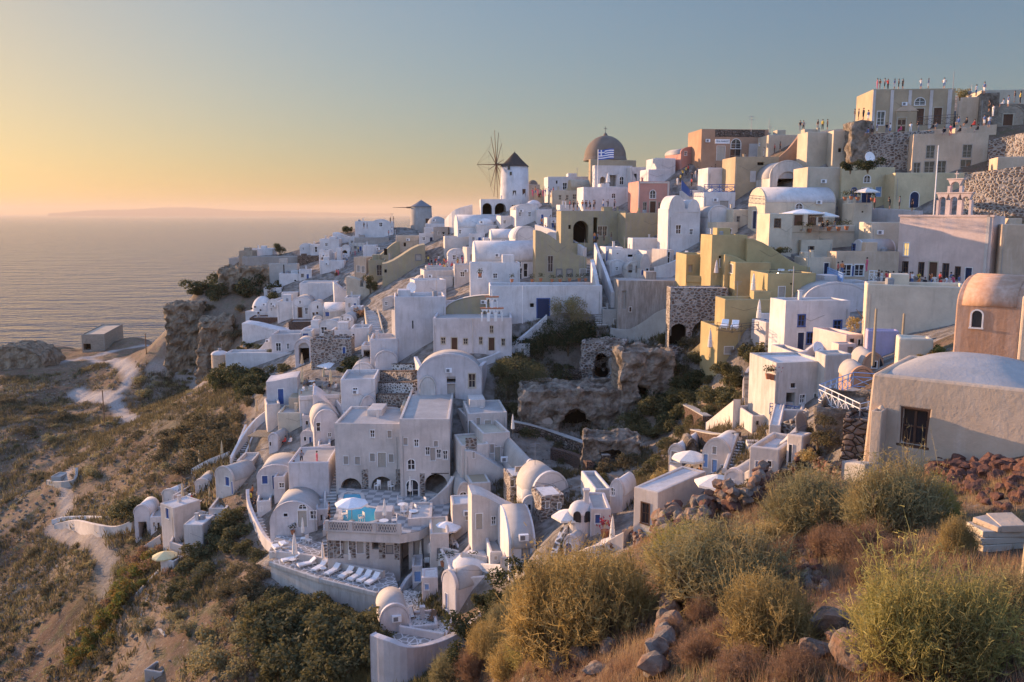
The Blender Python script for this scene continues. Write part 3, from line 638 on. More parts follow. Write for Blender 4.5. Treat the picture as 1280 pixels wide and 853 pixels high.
def terrace(label, poly, ref, mat='roof_grey', wallm='white', par=(), h=.55, fnd=3, thick=.3, cat='terrace', name='terrace', pth=.28, group=None):
    """poly: pixel corners at one height; ref: (px, py, Y) gives the height, or a number"""
    z = ref if isinstance(ref, (int, float)) else zat(*ref)
    P = [onz(x, y, z) for x, y in poly]; O = P[0]; ob = empty(name, O, 0, label, cat, group)
    L = [(p.x - O.x, p.y - O.y) for p in P]
    if sum(a[0] * b_[1] - b_[0] * a[1] for a, b_ in zip(L, L[1:] + L[:1])) < 0: Lc = L[::-1]
    else: Lc = L
    b = MB(); b.slab(Lc, -.06, 0); b.build('paving', mat, ob)
    b = MB(); b.slab(Lc, -fnd, -.062); b.build('base_wall', wallm, ob, bevel=.04)
    for e in par:
        if isinstance(e, tuple): i, hh = e
        else: i, hh = e, h
        a, c = Vector((*L[i], 0)), Vector((*L[(i + 1) % len(L)], 0)); w = MB(); ribbon(w, [a, c], [-.1, -.1], [hh, hh], pth); w.build('parapet', wallm, ob, bevel=.06)
    return z
def stairs(label, p0, p1, width, n=12, mat='roof_grey', side='white', both=True, Y0=None, Y1=None, z0=None, z1=None, near=62, sh=.5, sides=(1, -1), riser=None):
    """p0 bottom pixel, p1 top pixel"""
    A = at(*p0, Y0) if Y0 else (onz(*p0, z0) if z0 else ground(*p0, near)); B = at(*p1, Y1) if Y1 else (onz(*p1, z1) if z1 else ground(*p1, near))
    d = Vector((B.x - A.x, B.y - A.y, 0)); L = d.length; rise = B.z - A.z
    ob = empty('stairway', A, math.atan2(d.y, d.x) - math.pi / 2, label, 'stairs')
    for i in range(n):
        b = MB(); b.box(-width / 2, width / 2, L * i / n, L * (i + 1) / n + (.01 if i < n - 1 else 0), rise * (i + 1) / n - 1.2, rise * (i + 1) / n); b.build('step', mat, ob)
        b = MB(); b.box(-width / 2 + .01, width / 2 - .01, L * i / n - .03, L * i / n + .06, rise * (i + 1) / n - .06, rise * (i + 1) / n + .012); b.build('nosing', 'trim_white' if not riser else riser, ob)
    for s in sides:
        b = MB(); x = s * (width / 2 + .14); q = [Vector((x, -.1, 0)), Vector((x, L + .1, rise))]; ribbon(b, q, [-1.5, rise - 1.5], [sh, rise + sh], .26); b.build('side_wall', side, ob, bevel=.06)
    return ob

def umbrella_open(label, p, r=1.4, h=2.4, mat='cushion_white', n=8, group=None):
    ob = empty('open_parasol', p, 0, label, 'parasol', group)
    b = MB(); b.tube([(0, 0, 0), (0, 0, h)], .03, 6); b.build('pole', 'pale_wood', ob)
    b = MB(); b.lathe([(.02, h + .05), (r * .5, h - .18), (r, h - .5), (r, h - .66)], n); b.lathe([(r * .97, h - .55), (r * .5, h - .22), (.02, h)], n); b.build('canopy', mat, ob)
    b = MB(); b.lathe([(.3, 0), (.3, .08), (.05, .12)], 10); b.build('foot', 'concrete', ob)
    return ob
def umbrella_closed(label, p, h=2.6, mat='canvas_tan', r=.22, group=None):
    ob = empty('closed_parasol', p, 0, label, 'parasol', group)
    b = MB(); b.tube([(0, 0, 0), (0, 0, h + .15)], .03, 5); b.build('pole', 'pale_wood', ob)
    b = MB(); b.lathe([(.04, h * .32), (r, h * .36), (r * .8, h * .6), (r * .62, h * .64), (r * .72, h * .68), (r * .35, h * .92), (.02, h + .05)], 9); b.build('canopy', mat, ob)
    return ob
def mk_lounger():
    ob = empty('sun_lounger', (0, 0, 0), 0, 'x', 'sun lounger')
    b = MB(); b.box(-.33, .33, 0, 1.35, .26, .38); b.build('mattress', 'cushion_white', ob, bevel=.04)
    b = MB(); q = [(-.33, 1.33, .26), (.33, 1.33, .26), (.33, 1.33, .38), (-.33, 1.33, .38), (-.33, 1.95, .66), (.33, 1.95, .66), (.33, 1.90, .78), (-.33, 1.90, .78)]
    b.add(q, [(0, 1, 2, 3), (4, 7, 6, 5), (0, 4, 5, 1), (3, 2, 6, 7), (0, 3, 7, 4), (1, 5, 6, 2)]); b.build('backrest', 'cushion_white', ob, bevel=.03)
    b = MB(); b.box(-.34, .34, 0.02, 1.9, .18, .25); b.build('frame', 'trim_white', ob)
    for x in (-.3, .3):
        for y in (.15, 1.5):
            b = MB(); b.box(x - .03, x + .03, y - .03, y + .03, 0, .18); b.build('leg', 'trim_white', ob)
    return ob
def mk_chair(mat='trim_white'):
    ob = empty('chair', (0, 0, 0), 0, 'x', 'chair')
    b = MB(); b.box(-.24, .24, -.24, .24, .42, .47); b.build('seat', mat, ob)
    b = MB(); b.box(-.24, .24, .2, .25, .5, .95); b.build('backrest', mat, ob)
    for x in (-.21, .21):
        for y in (-.21, .21):
            b = MB(); b.box(x - .02, x + .02, y - .02, y + .02, 0, .42 if y < 0 else .52); b.build('leg', mat, ob)
    for x in (-.25, .25):
        b = MB(); b.box(x - .02, x + .02, -.22, .22, .64, .67); b.box(x - .02, x + .02, -.22, -.19, .45, .65); b.build('armrest', mat, ob)
    return ob
def mk_table(mat='trim_white', r=.45):
    ob = empty('round_table', (0, 0, 0), 0, 'x', 'table')
    b = MB(); b.lathe([(.01, .7), (r, .7), (r, .74), (.01, .74)], 16); b.build('tabletop', mat, ob)
    b = MB(); b.tube([(0, 0, .03), (0, 0, .7)], .035, 6); b.lathe([(.01, 0), (.25, 0), (.22, .04), (.01, .05)], 10); b.build('pedestal', 'trim_white', ob)
    return ob
PROTO = {}
def prop(kind, label, p, rz=0, group=None, scale=None):
    if kind not in PROTO:
        PROTO[kind] = {'lounger': mk_lounger, 'chair': mk_chair, 'table': mk_table, 'wchair': lambda: mk_chair('pale_wood'), 'dchair': lambda: mk_chair('dark_metal'), 'ctable': lambda: mk_table('canvas', .5), 'btable': lambda: mk_table('light_blue', .5)}[kind]()
        o = PROTO[kind]; o.location = p; o.rotation_euler = (0, 0, rz); ALLOBJ(o); [ALLOBJ(c) for c in o.children]
        if scale: o.scale = (scale,) * 3
        tag(o, label, None, group); return o
    c = copy_tree(PROTO[kind], p, rz, scale, label)
    if group: c['group'] = group
    elif 'group' in c: del c['group']
    return c
def pot_plant(label, p, s=.6, flower=None, group=None, name='potted_plant'):
    ob = empty(name, p, 0, label, 'potted plant', group)
    b = MB(); b.lathe([(.01, 0), (.16 * s, 0), (.25 * s, .42 * s), (.2 * s, .42 * s), (.01, .38 * s)], 10); b.build('pot', 'terracotta_pot', ob)
    b = MB(); rnd = random.Random(int(p[0] * 100 + p[1] * 10))
    for i in range(70):
        a = rnd.uniform(0, 6.28); e = rnd.uniform(-.2, 1); rr = s * rnd.uniform(.15, .5); c = Vector((math.cos(a) * rr * math.cos(e), math.sin(a) * rr * math.cos(e), s * .7 + rr * math.sin(e) * 1.2)); leaf(b, c, s * .16, rnd)
    b.build('foliage', flower or 'dark_leaf', ob); return ob
def leaf(b, c, s, rnd):
    u = Vector((rnd.gauss(0, 1), rnd.gauss(0, 1), rnd.gauss(0, 1))).normalized(); v = u.orthogonal().normalized(); q = rnd.uniform(0, 6.28); v2 = (v * math.cos(q) + u.cross(v) * math.sin(q)); w_ = v2.cross(u)
    b.add([c - u * s * .5, c + w_ * s * .3, c + u * s * .5, c - w_ * s * .3], [(0, 1, 2, 3)])
def shrub_mesh(seed, leafs=1400, mat='olive_leaf', ls=.13, flat=.75, lumps=7, name='crown'):
    rnd = random.Random(seed); b = MB(); L = [(Vector((rnd.gauss(0, .38), rnd.gauss(0, .38), abs(rnd.gauss(.35, .22)) * flat)), rnd.uniform(.28, .5)) for _ in range(lumps)]
    for i in range(leafs):
        c, r = rnd.choice(L); d = Vector((rnd.gauss(0, 1), rnd.gauss(0, 1), rnd.gauss(.3, 1))).normalized(); p = c + d * r * rnd.uniform(.55, 1.12)
        if p.z < 0: p.z = abs(p.z) * .3
        leaf(b, p, ls * rnd.uniform(.6, 1.4), rnd)
    return b.mesh(name, mat)
def stem_mesh(seed, mat='stem', n=7, h=.5):
    rnd = random.Random(seed); b = MB()
    for i in range(n):
        a = rnd.uniform(0, 6.28); r = rnd.uniform(.1, .4); b.tube([(0, 0, -.35), (math.cos(a) * r * .4, math.sin(a) * r * .4, h * .4), (math.cos(a) * r, math.sin(a) * r, h * rnd.uniform(.7, 1))], [.045, .03, .012], 5)
    return b.mesh('trunk', mat)
SH = {}
def shrub(label, p, size, kind='olive', group='shrubs on the hillside', name='shrub', cat='shrub', v=None, sq=None):
    mats = {'olive': ('olive_leaf', 1500, .13), 'dark': ('dark_leaf', 1700, .13), 'scrub': ('scrub', 1100, .12), 'dry': ('dry_twig', 1100, .12), 'grey': ('grey_twig', 1200, .11), 'vine': ('vine_leaf', 1500, .13), 'rust': ('rust_weed', 900, .12)}
    v = random.randrange(4) if v is None else v; key = (kind, v)
    if key not in SH:
        m, n, ls = mats[kind]; SH[key] = (shrub_mesh(hash(kind) % 1000 * 0 + v * 17 + len(kind) * 7, n, m, ls), stem_mesh(v + 3))
    cm, tm = SH[key]; ob = empty(name, p, random.uniform(0, 6.28), label, cat, group)
    s = size if hasattr(size, '__len__') else (size, size, size * (sq or random.uniform(.7, 1.0))); ob.scale = s
    for nm, me in (('foliage', cm), ('stem', tm)):
        o = bpy.data.objects.new(nm, me); col.objects.link(o); o.parent = ob
    return ob
def twig_bush_mesh(seed, stems, mats, r=1.0, hgt=.8, up=.9, tw=.006, sub=5, curl=.3, leafm=1, tip=.06):
    """a dome of many fine curved stems with side twigs; thin three-sided blades"""
    rnd = random.Random(seed); b = MB()
    lob = [(rnd.uniform(0, 6.28), rnd.uniform(.15, .72), rnd.uniform(.5, 1.15)) for _ in range(9)]
    def blade(p0, p1, p2, w):
        d = (p2 - p0); s = d.cross(Vector((rnd.gauss(0, 1), rnd.gauss(0, 1), rnd.gauss(0, 1))))
        if s.length < 1e-6: return
        s.normalize(); b.add([p0 - s * w, p0 + s * w, p1 + s * w * .8, p1 - s * w * .8, p2], [(0, 1, 2, 3), (3, 2, 4)])
    for i in range(stems):
        la, lr, lh = rnd.choice(lob); root = Vector((math.cos(la) * lr * r * .8, math.sin(la) * lr * r * .8, 0))
        a = rnd.uniform(0, 6.28); el = math.asin(rnd.uniform(.05, 1) ** .7); L = lh * rnd.uniform(.55, 1.0)
        d = Vector((math.cos(a) * math.cos(el) * r * .62, math.sin(a) * math.cos(el) * r * .62, math.sin(el) * hgt)) * L
        tip_ = root + d; bend = Vector((rnd.gauss(0, curl), rnd.gauss(0, curl), rnd.gauss(.1, curl * .5))) * .25 * r
        mid = root + d * .55 + bend; b.cur = 0; blade(root + Vector((rnd.gauss(0, .05), rnd.gauss(0, .05), 0)) * r, mid, tip_, tw)
        for k in range(sub):
            s = rnd.uniform(.45, 1.0); q = mid.lerp(tip_, (s - .45) / .55); e = d.normalized() * .7 + Vector((rnd.gauss(0, .55), rnd.gauss(0, .55), rnd.gauss(.25, .45)))
            l = rnd.uniform(.06, .24) * r; q2 = q + e * l; b.cur = leafm; blade(q, (q + q2) / 2 + Vector((rnd.gauss(0, .01), 0, rnd.gauss(0, .01))) * r, q2, tw * .8)
            for m_ in range(2):
                q3 = q.lerp(q2, rnd.uniform(.4, 1)); b.cur = leafm; blade(q3, q3 + Vector((rnd.gauss(0, .02), rnd.gauss(0, .02), rnd.uniform(0, .03))) * r, q3 + Vector((rnd.gauss(0, tip), rnd.gauss(0, tip), rnd.uniform(-.01, tip * 1.2))) * r, tw)
    b.cur = 0
    for i in range(70): # woody framework and dead twigs that stick out
        la, lr, lh = rnd.choice(lob); a = rnd.uniform(0, 6.28); root = Vector((math.cos(la) * lr * r * .7, math.sin(la) * lr * r * .7, 0)); L = lh * rnd.uniform(.6, 1.25 if i % 3 == 0 else .9); el = rnd.uniform(.25, 1.4)
        tip_ = root + Vector((math.cos(a) * math.cos(el) * r * .6, math.sin(a) * math.cos(el) * r * .6, math.sin(el) * hgt)) * L; mid = root.lerp(tip_, .5) + Vector((rnd.gauss(0, .06), rnd.gauss(0, .06), rnd.gauss(.03, .03)))
        b.tube([root, mid, tip_], [.014, .009, .003], 3, False)
        for k in range(3): q = mid.lerp(tip_, rnd.uniform(.1, .9)); b.tube([q, q + Vector((rnd.gauss(0, .1), rnd.gauss(0, .1), rnd.uniform(0, .14)))], [.006, .002], 3, False)
    return b.mesh('foliage', mats)
def person_mesh(pose, shirt, trousers, seed=0, skinm='skin', dress=False):
    J = {'pel': (0, 0, .95), 'che': (0, 0, 1.25), 'neck': (0, 0, 1.46), 'hd': (0, -.02, 1.60), 'top': (0, -.01, 1.70),
         'shL': (.17, 0, 1.40), 'elL': (.24, .02, 1.12), 'haL': (.25, -.08, .88), 'shR': (-.17, 0, 1.40), 'elR': (-.24, .02, 1.12), 'haR': (-.25, -.08, .88),
         'hpL': (.09, 0, .90), 'knL': (.11, -.02, .50), 'anL': (.11, .03, .08), 'toL': (.12, -.14, .03), 'hpR': (-.09, 0, .90), 'knR': (-.11, -.02, .50), 'anR': (-.11, .03, .08), 'toR': (-.12, -.14, .03)}
    if pose == 'walk': J.update(knL=(.10, -.16, .53), anL=(.10, -.22, .09), toL=(.1, -.38, .06), knR=(-.1, .08, .49), anR=(-.1, .32, .12), toR=(-.1, .2, .03), haL=(.24, .12, .9), haR=(-.24, -.24, .95))
    if pose == 'lean': J.update(elL=(.25, -.12, 1.16), haL=(.12, -.32, 1.10), elR=(-.25, -.12, 1.16), haR=(-.12, -.32, 1.10), che=(0, -.06, 1.24), neck=(0, -.12, 1.44), hd=(0, -.16, 1.57), top=(0, -.15, 1.67), shL=(.17, -.1, 1.38), shR=(-.17, -.1, 1.38))
    if pose == 'hips': J.update(elL=(.36, .06, 1.16), haL=(.17, -.03, 1.0), elR=(-.36, .06, 1.16), haR=(-.17, -.03, 1.0))
    if pose == 'phone': J.update(elL=(.24, -.14, 1.2), haL=(.06, -.34, 1.48), elR=(-.24, -.14, 1.2), haR=(-.06, -.34, 1.48))
    if pose == 'sit':
        for k in J: x, y, z = J[k]; J[k] = (x, y, z - .47)
        J.update(knL=(.12, -.42, .46), anL=(.12, -.44, .08), toL=(.12, -.58, .03), knR=(-.12, -.42, .46), anR=(-.12, -.40, .08), toR=(-.12, -.54, .03), haL=(.12, -.30, .56), haR=(-.12, -.30, .56), elL=(.22, -.08, .68), elR=(-.22, -.08, .68), hpL=(.09, 0, .45), hpR=(-.09, 0, .45))
    rad = {'pel': .14, 'che': .145, 'neck': .055, 'hd': .095, 'top': .07, 'shL': .07, 'elL': .045, 'haL': .035, 'shR': .07, 'elR': .045, 'haR': .035, 'hpL': .09, 'knL': .062, 'anL': .042, 'toL': .035, 'hpR': .09, 'knR': .062, 'anR': .042, 'toR': .035}
    ks = list(J); E = [('pel', 'che'), ('che', 'neck'), ('neck', 'hd'), ('hd', 'top'), ('che', 'shL'), ('shL', 'elL'), ('elL', 'haL'), ('che', 'shR'), ('shR', 'elR'), ('elR', 'haR'), ('pel', 'hpL'), ('hpL', 'knL'), ('knL', 'anL'), ('anL', 'toL'), ('pel', 'hpR'), ('hpR', 'knR'), ('knR', 'anR'), ('anR', 'toR')]
    me = bpy.data.meshes.new('body'); me.from_pydata([J[k] for k in ks], [(ks.index(a), ks.index(b)) for a, b in E], [])
    o = bpy.data.objects.new('body', me); col.objects.link(o); m = o.modifiers.new('skin', 'SKIN'); m.use_smooth_shade = True
    for i, k in enumerate(ks): me.skin_vertices[0].data[i].radius = (rad[k],) * 2
    me.skin_vertices[0].data[0].use_root = True; s = o.modifiers.new('sub', 'SUBSURF'); s.levels = 1; s.render_levels = 1
    dg = bpy.context.evaluated_depsgraph_get(); ev = bpy.data.meshes.new_from_object(o.evaluated_get(dg)); bpy.data.objects.remove(o); ev.name = 'body'
    ev.materials.clear()
    for q in (skinm, shirt, trousers): ev.materials.append(M[q])
    hip = J['pel'][2]; ch = J['neck'][2]; kz = J['knL'][2]
    for p in ev.polygons:
        c = p.center; p.use_smooth = True
        arm = abs(c.x) > .205 and c.z < J['shL'][2] - .1 and c.z > hip - .12 and pose != 'sit'
        if c.z > ch - .03: p.material_index = 0
        elif arm: p.material_index = 0
        elif c.z > hip + .0 + (.0 if pose != 'sit' else -.02): p.material_index = 1
        elif c.z > (kz - .05 if seed % 2 else .12): p.material_index = 2 if not dress else 1
        else: p.material_index = 0
    hm = MB(); hm.sphere((J['hd'][0], J['hd'][1] + .025, J['hd'][2] + .045), .108, 8, 5, 1.0); return ev, hm.mesh('hair', 'hair', True)
PM = {}; PCLO = [('red_cloth', 'black_cloth', 'red shirt'), ('white_cloth', 'blue_cloth', 'white shirt, blue trousers'), ('black_cloth', 'grey_cloth', 'black top, grey trousers'), ('blue_cloth', 'white_cloth', 'blue top, pale trousers'),
    ('pink_cloth', 'pink_cloth', 'long pink dress'), ('orange_cloth', 'blue_cloth', 'orange top'), ('yellow_cloth', 'black_cloth', 'yellow shirt'), ('grey_cloth', 'black_cloth', 'grey shirt, black trousers'), ('white_cloth', 'white_cloth', 'white dress'), ('black_cloth', 'black_cloth', 'black clothes')]
def person(where, p, rz=0, pose='stand', clo=None, s=1.0, group=None, label=None):
    clo = random.randrange(len(PCLO)) if clo is None else clo; key = (pose, clo)
    if key not in PM: PM[key] = person_mesh(pose, PCLO[clo][0], PCLO[clo][1], clo, dress=clo in (4, 8))
    body, hair = PM[key]; act = {'stand': 'standing', 'walk': 'walking', 'lean': 'leaning', 'hips': 'standing', 'phone': 'filming', 'sit': 'sitting'}[pose]
    lab = label or f'person in {PCLO[clo][2]} {act} {where}'
    ob = empty('person', p, rz, lab, 'person', group or 'people ' + where); ob.scale = (s * random.uniform(.94, 1.04),) * 3
    for nm, me in (('body', body), ('hair', hair)):
        o = bpy.data.objects.new(nm, me); col.objects.link(o); o.parent = ob
    return ob
OPEN['pw'] = ('pilaster', None, 'white_warm', 0, None); OPEN['pk'] = ('panel', None, 'pink', 0, None); OPEN['po'] = ('panel', None, 'orange_plaster', 0, None)
H = house
H('large ochre hall with white pilasters and a fanlight, people standing on its flat roof', 1088, 1191, 111, 167, 138, -6, 9, mat='ochre', roof='tan', par=.15, ops=[('pw', 1091, 139, 5, 52), ('pw', 1114, 138, 4, 50), ('pw', 1137, 128, 4, 30), ('pw', 1163, 137, 4, 48), ('pw', 1186, 136, 5, 48), ('w', 1101, 148, 9, 17), ('wa', 1150, 127, 13, 9), ('dw', 1149, 146, 11, 20), ('dw', 1172, 145, 10, 20)])
hh = H('small ochre gabled porch with a brown door in front of the large hall', 1118, 1145, 139, 168, 134, -6, 3.5, mat='ochre', roof='tan', par=.1, ops=[('dw', 1127, 157, 10, 19)])
b = MB(); b.prism([(-.15, 0), (hh['W'] + .15, 0), (hh['W'] / 2, 1.3)], -.1, 3); o = b.build('pediment', 'tan', hh['ob']); o.location = (0, 0, hh['H'] + .003)
H('tan ruined rampart block lit orange beside the ochre hall', 1194, 1222, 122, 160, 134, -35, 6, mat='tan', roof='tan')
H('crumbling brown rampart tower where people sit to watch the sunset', 1222, 1246, 116, 163, 131, -20, 6, mat='cave_rock', roof='tan')
H('ruined stone hut with an arched top and a wooden door on the hilltop', 1240, 1279, 132, 158, 134, -10, 5, kind='vault', mat='ashlar', roof='ashlar', ops=[('dw', 1260, 150, 12, 14)], rise=1.5)
H('low dark green-roofed building at the very top of the hill', 1226, 1300, 112, 130, 152, -8, 8, mat='beige', roof='teal_awning', par=0)
wallpath('rubble retaining wall under the ochre hall', [(1068, 209, 170, 136), (1100, 208, 167, 134), (1135, 208, 165, 133), (1165, 206, 164, 131)], mat='mortared_rubble', th=1.2, fnd=4)
wallpath('long low terrace wall where people sit below the ochre hall', [(1075, 172, 166, 133), (1130, 174, 165, 131), (1190, 172, 160, 128), (1245, 168, 156, 127)], mat='tan', th=.5)
H('large tan house with a curved left shoulder and grey shutters', 1139, 1232, 167, 216, 122, -14, sx=1256, mat='tan', roof='tan', par=.1, ops=[('ws', 1163, 190, 10, 16), ('ws', 1209, 189, 11, 16), ('ws', 1146, 210, 8, 13), ('ws', 1161.5, 209, 12, 14), ('ws', 1177, 209, 10, 15), ('ws', 1207, 208, 13, 16)])
H('pale yellow terrace block with a rendered parapet below the tan house', 1117, 1216, 216, 250, 119, -8, 6, mat='pale_yellow', roof='tan', par=.2, ops=[('dda', 1143, 250, 11, 20)])
H('pale yellow house with arched blue windows and a drooping bush on its roof', 1050, 1116, 209, 262, 126, -2, 8, mat='pale_yellow', roof='beige', ops=[('wa', 1084, 224, 8, 9), ('wba', 1067.5, 241, 6, 12), ('dd', 1083, 246, 12, 22), ('sl', 1098, 240, 7, 12)])
H('grey-beige tower block with a tiny square window', 1040, 1062, 163, 210, 140, 0, sx=1073, mat='beige', roof='beige', par=.2, ops=[('v', 1050, 188, 4, 5)])
H('grey-beige block with a sunlit left flank and a dark doorway', 1008, 1040, 165, 210, 142, 4, sx=995, mat='beige', roof='beige', par=.2, ops=[('o', 1036, 191, 5, 11)])
H('blank rendered retaining block under the grey-beige towers', 1007, 1054, 209, 262, 136, 2, 6, mat='beige', roof='beige', par=.1)
H('white arched vault with a stair curving over it', 962, 1006, 202, 236, 144, 5, 6, kind='vault', mat='white_dirty', rise=2.6, ops=[('oa', 985, 224, 26, 19), ('d', 997, 227, 5, 13)])
wallpath('ochre sloping stair wall leading up to the terrace with people', [(972, 212, 197, 147), (985, 205, 185, 148), (998, 196, 168, 149)], mat='orange_plaster', th=.5)
H('long barrel-vaulted cream house with an orange sunlit gable end', 955, 1043, 234, 290, 129, 6, sx=934, kind='vaultx', mat='cream', roof='white', rise=2.2, ops=[('wa', 999, 258, 9, 7), ('dd', 943, 275, 5, 22, 'l')])
H('cream annex block with a small brown shuttered window', 960, 989, 267, 318, 121, 3, 5, mat='cream', roof='cream', ops=[('wd', 972, 279, 7, 10)])
H('cream restaurant front with brown doors behind a big white parasol', 989, 1034, 262, 294, 122, 3, 4, mat='cream', roof='cream', ops=[('dw', 997.5, 278, 11, 18), ('wd', 1015, 275, 9, 12), ('wd', 1026, 273, 5, 9)])
terrace('cream curved restaurant terrace with diners and plants', [(984, 290), (1024, 289), (1068, 289), (1062, 280), (1032, 279), (988, 281)], (1000, 290, hitY(974, 318, 60) + .5), 'beige', 'cream', (0, 1), .8, 6)
H('tall cream buttress block with a drain hole', 1065, 1088, 254, 302, 118, -3, 5, mat='cream', roof='beige', ops=[('v', 1078, 265, 2, 2)])
H('cream stepped block holding a planter above the restaurant', 1057, 1070, 248, 290, 121, -3, 4, mat='cream', roof='beige')
wallpath('white retaining wall where people lean below the yellow house', [(1087, 279, 260, 117), (1125, 280, 262, 115), (1150, 282, 264, 114)], mat='lilac_white', th=.5, fnd=3)
H('cream curved wall block left of the church', 1087, 1124, 278, 318, 113, 0, 4, mat='cream', roof='cream')
H('low barrel-roofed white house with a small blue window', 1078, 1119, 300, 332, 109, 2, sx=1063, kind='vaultx', mat='white', rise=1.6, ops=[('wb', 1067, 311, 4, 11, 'l')])
H('orange-cream shop with two wide dark shopfronts and purple cloth', 1044, 1122, 315, 350, 105, 0, 3.4, mat='tan', roof='tan', ops=[('w', 1058, 338, 12, 14), ('w', 1074, 338, 11, 14), ('sb', 1066, 339, 4, 13)])
H('pale terrace block with a dark blue door beside the yellow building', 1008, 1044, 322, 352, 108, 6, 4, mat='cream', roof='beige', ops=[('dd', 1033, 336, 6, 14)])
H('church hall in pinkish plaster with tall doors, a bell gable on its roof', 1119, 1235, 270, 357, 103, -50, sx=1250, name='church', cat='church', mat='church_pink', roof='beige', par=.15, fnd=2.5, bevel=.06,
  ops=[('wl', 1133, 312, 6, 16), ('wd', 1131.5, 335, 6, 15), ('wd', 1151.5, 337, 6, 17), ('dw', 1166, 341, 10, 26), ('wd', 1182, 339, 7, 18), ('wd', 1197, 342, 6, 16), ('dd', 1210.5, 344, 8, 18), ('pw', 1121, 310, 3, 84), ('pw', 1233, 312, 4, 86)])
CH = HOUSES[-1]
b = MB(); b.box(-.12, CH['W'] + .12, -.12, .5, CH['H'] - .12, CH['H'] + .12); b.build('cornice', 'church_pink', CH['ob'])
H('tan windowless wall block behind the church', 1247, 1300, 281, 352, 98, -20, 8, mat='tan', roof='tan')
wallpath('brown rubble retaining wall rising behind the church', [(1207, 268, 217, 112), (1240, 268, 213, 109), (1290, 266, 206, 106)], mat='mortared_rubble', th=1.5, fnd=3)
def belfry(label, base, yaw, w, h, rows, mat, th=.6, bells=True, trim=None):
    """stepped bell gable: rows = [(z0 frac, z1 frac, half-width frac, n arches)]"""
    ob = empty('bell_gable', base, R(yaw), label, 'bell gable')
    for (f0, f1, hw, n) in rows:
        z0, z1, W2 = f0 * h, f1 * h, hw * w; cell = 2 * W2 / n; pier = cell * .2
        for k in range(n):
            x0 = -W2 + k * cell; xa, xb = x0 + pier, x0 + cell - pier; r = (xb - xa) / 2; zs = z1 - r - (z1 - z0) * .15; b = MB()
            b.box(x0, xa, 0, th, z0, zs); b.box(xb, x0 + cell, 0, th, z0, zs)
            a = arcpts(xa, xb, zs, zs + r, 10)
            for i in range(10):
                (p0, q0), (p1, q1) = a[i], a[i + 1]; t0 = lambda p: x0 + cell * (p - xa) / (xb - xa)
                b.prism([(p1, q1), (p0, q0), (t0(p0), z1), (t0(p1), z1)], 0, th)
            b.build('arch', mat, ob)
            if bells:
                c = MB(); s = r * .55; cx_ = (xa + xb) / 2; c.lathe([(s, -s * 1.4), (s * .7, -s), (s * .45, -.2 * s), (.02, 0)], 10, (cx_, th / 2, zs + r * .3)); c.tube([(cx_, th / 2, zs + r * .3), (cx_, th / 2, zs + r)], .03, 4); c.build('bell', 'dark_metal', ob)
        c = MB(); c.box(-W2 - .12, W2 + .12, -.1, th + .1, z1, z1 + .14); c.build('ledge', trim or mat, ob)
    c = MB(); z = rows[-1][1] * h + .14; c.tube([(0, th / 2, z), (0, th / 2, z + .9)], .05, 4); c.box(-.25, .25, th / 2 - .04, th / 2 + .04, z + .5, z + .6); c.build('cross', mat, ob)
    return ob
belfry('pinkish stepped bell gable with arches on the church roof', uvz(CH, CH['W'] * .56, .6, CH['H'] + .1), -50, 4.1, 4.7, [(0, .55, .5, 3), (.56, .9, .21, 1)], 'church_pink', bells=False)
H('orange-brown shop building with a ruined rubble top and shop signs', 876, 960, 162, 205, 158, 6, 8, mat='orange_plaster', roof='dry_stone', par=.1, ops=[('sd', 925, 167, 62, 9), ('wa', 920, 180, 12, 12), ('dg', 901, 192, 10, 18), ('ws', 919, 195, 13, 17), ('pw', 948, 190, 24, 20), ('ws', 942, 193, 12, 15)])
def sign(label, px, py, Y, w, h, text, mat='sign_white', tm='dark_blue', yaw=0, size=None):
    p = at(px, py, Y); ob = empty('shop_sign', p, R(yaw), label, 'sign'); b = MB(); b.box(-w / 2, w / 2, -.04, .04, -h / 2, h / 2); b.build('board', mat, ob)
    if not text: return ob
    cu = bpy.data.curves.new('lettering', 'FONT'); cu.body = text; cu.size = size or h * .8; cu.align_x = 'CENTER'; cu.align_y = 'CENTER'; cu.extrude = .01; cu.materials.append(M[tm])
    to = bpy.data.objects.new('tmp', cu); col.objects.link(to); dg = bpy.context.evaluated_depsgraph_get(); me = bpy.data.meshes.new_from_object(to.evaluated_get(dg)); bpy.data.objects.remove(to)
    o = bpy.data.objects.new('lettering', me); col.objects.link(o); o.parent = ob; o.rotation_euler = (R(90), 0, 0); o.location = (0, -.055, 0); return ob
sign('white sign reading MINI MARKET over the orange-brown shop door', 903, 177, 157, 2.7, .75, 'MINI MARKET', yaw=6, size=.42)
sign('small white shop sign at the other end of the orange-brown shop', 953, 181, 157.2, 1.4, .6, 'MARKET', yaw=6, size=.3)
H('teal-green awninged building beside the shop building', 960, 996, 169, 186, 158, 2, 6, mat='beige', roof='teal_awning', par=0)
H('small vaulted house with a pinkish gable at the ridge, left of the shops', 851, 877, 185, 202, 166, 20, 6, kind='vault', mat='pink', roof='roof_grey', ops=[('w', 857, 192, 3, 5)])
H('white block house with a slanted grey roof at the ridge', 820, 844, 198, 226, 170, 10, 6, mat='white', ops=[])
H('white stepped terrace block under the ridge stairs', 810, 840, 212, 232, 160, 10, 5, mat='white')
H('white house below the shop terrace with blue railing', 879, 918, 240, 272, 147, 4, 6, mat='white', ops=[('s', 905, 257, 11, 12)])
H('curved white terrace block under the shop lane', 884, 912, 210, 246, 153, 8, 5, kind='flat', mat='white')
H('white vaulted house with people standing on its terrace roof', 885, 912, 258, 290, 141, 8, 6, kind='vault', mat='white', ops=[('w', 896, 284, 7, 8)])
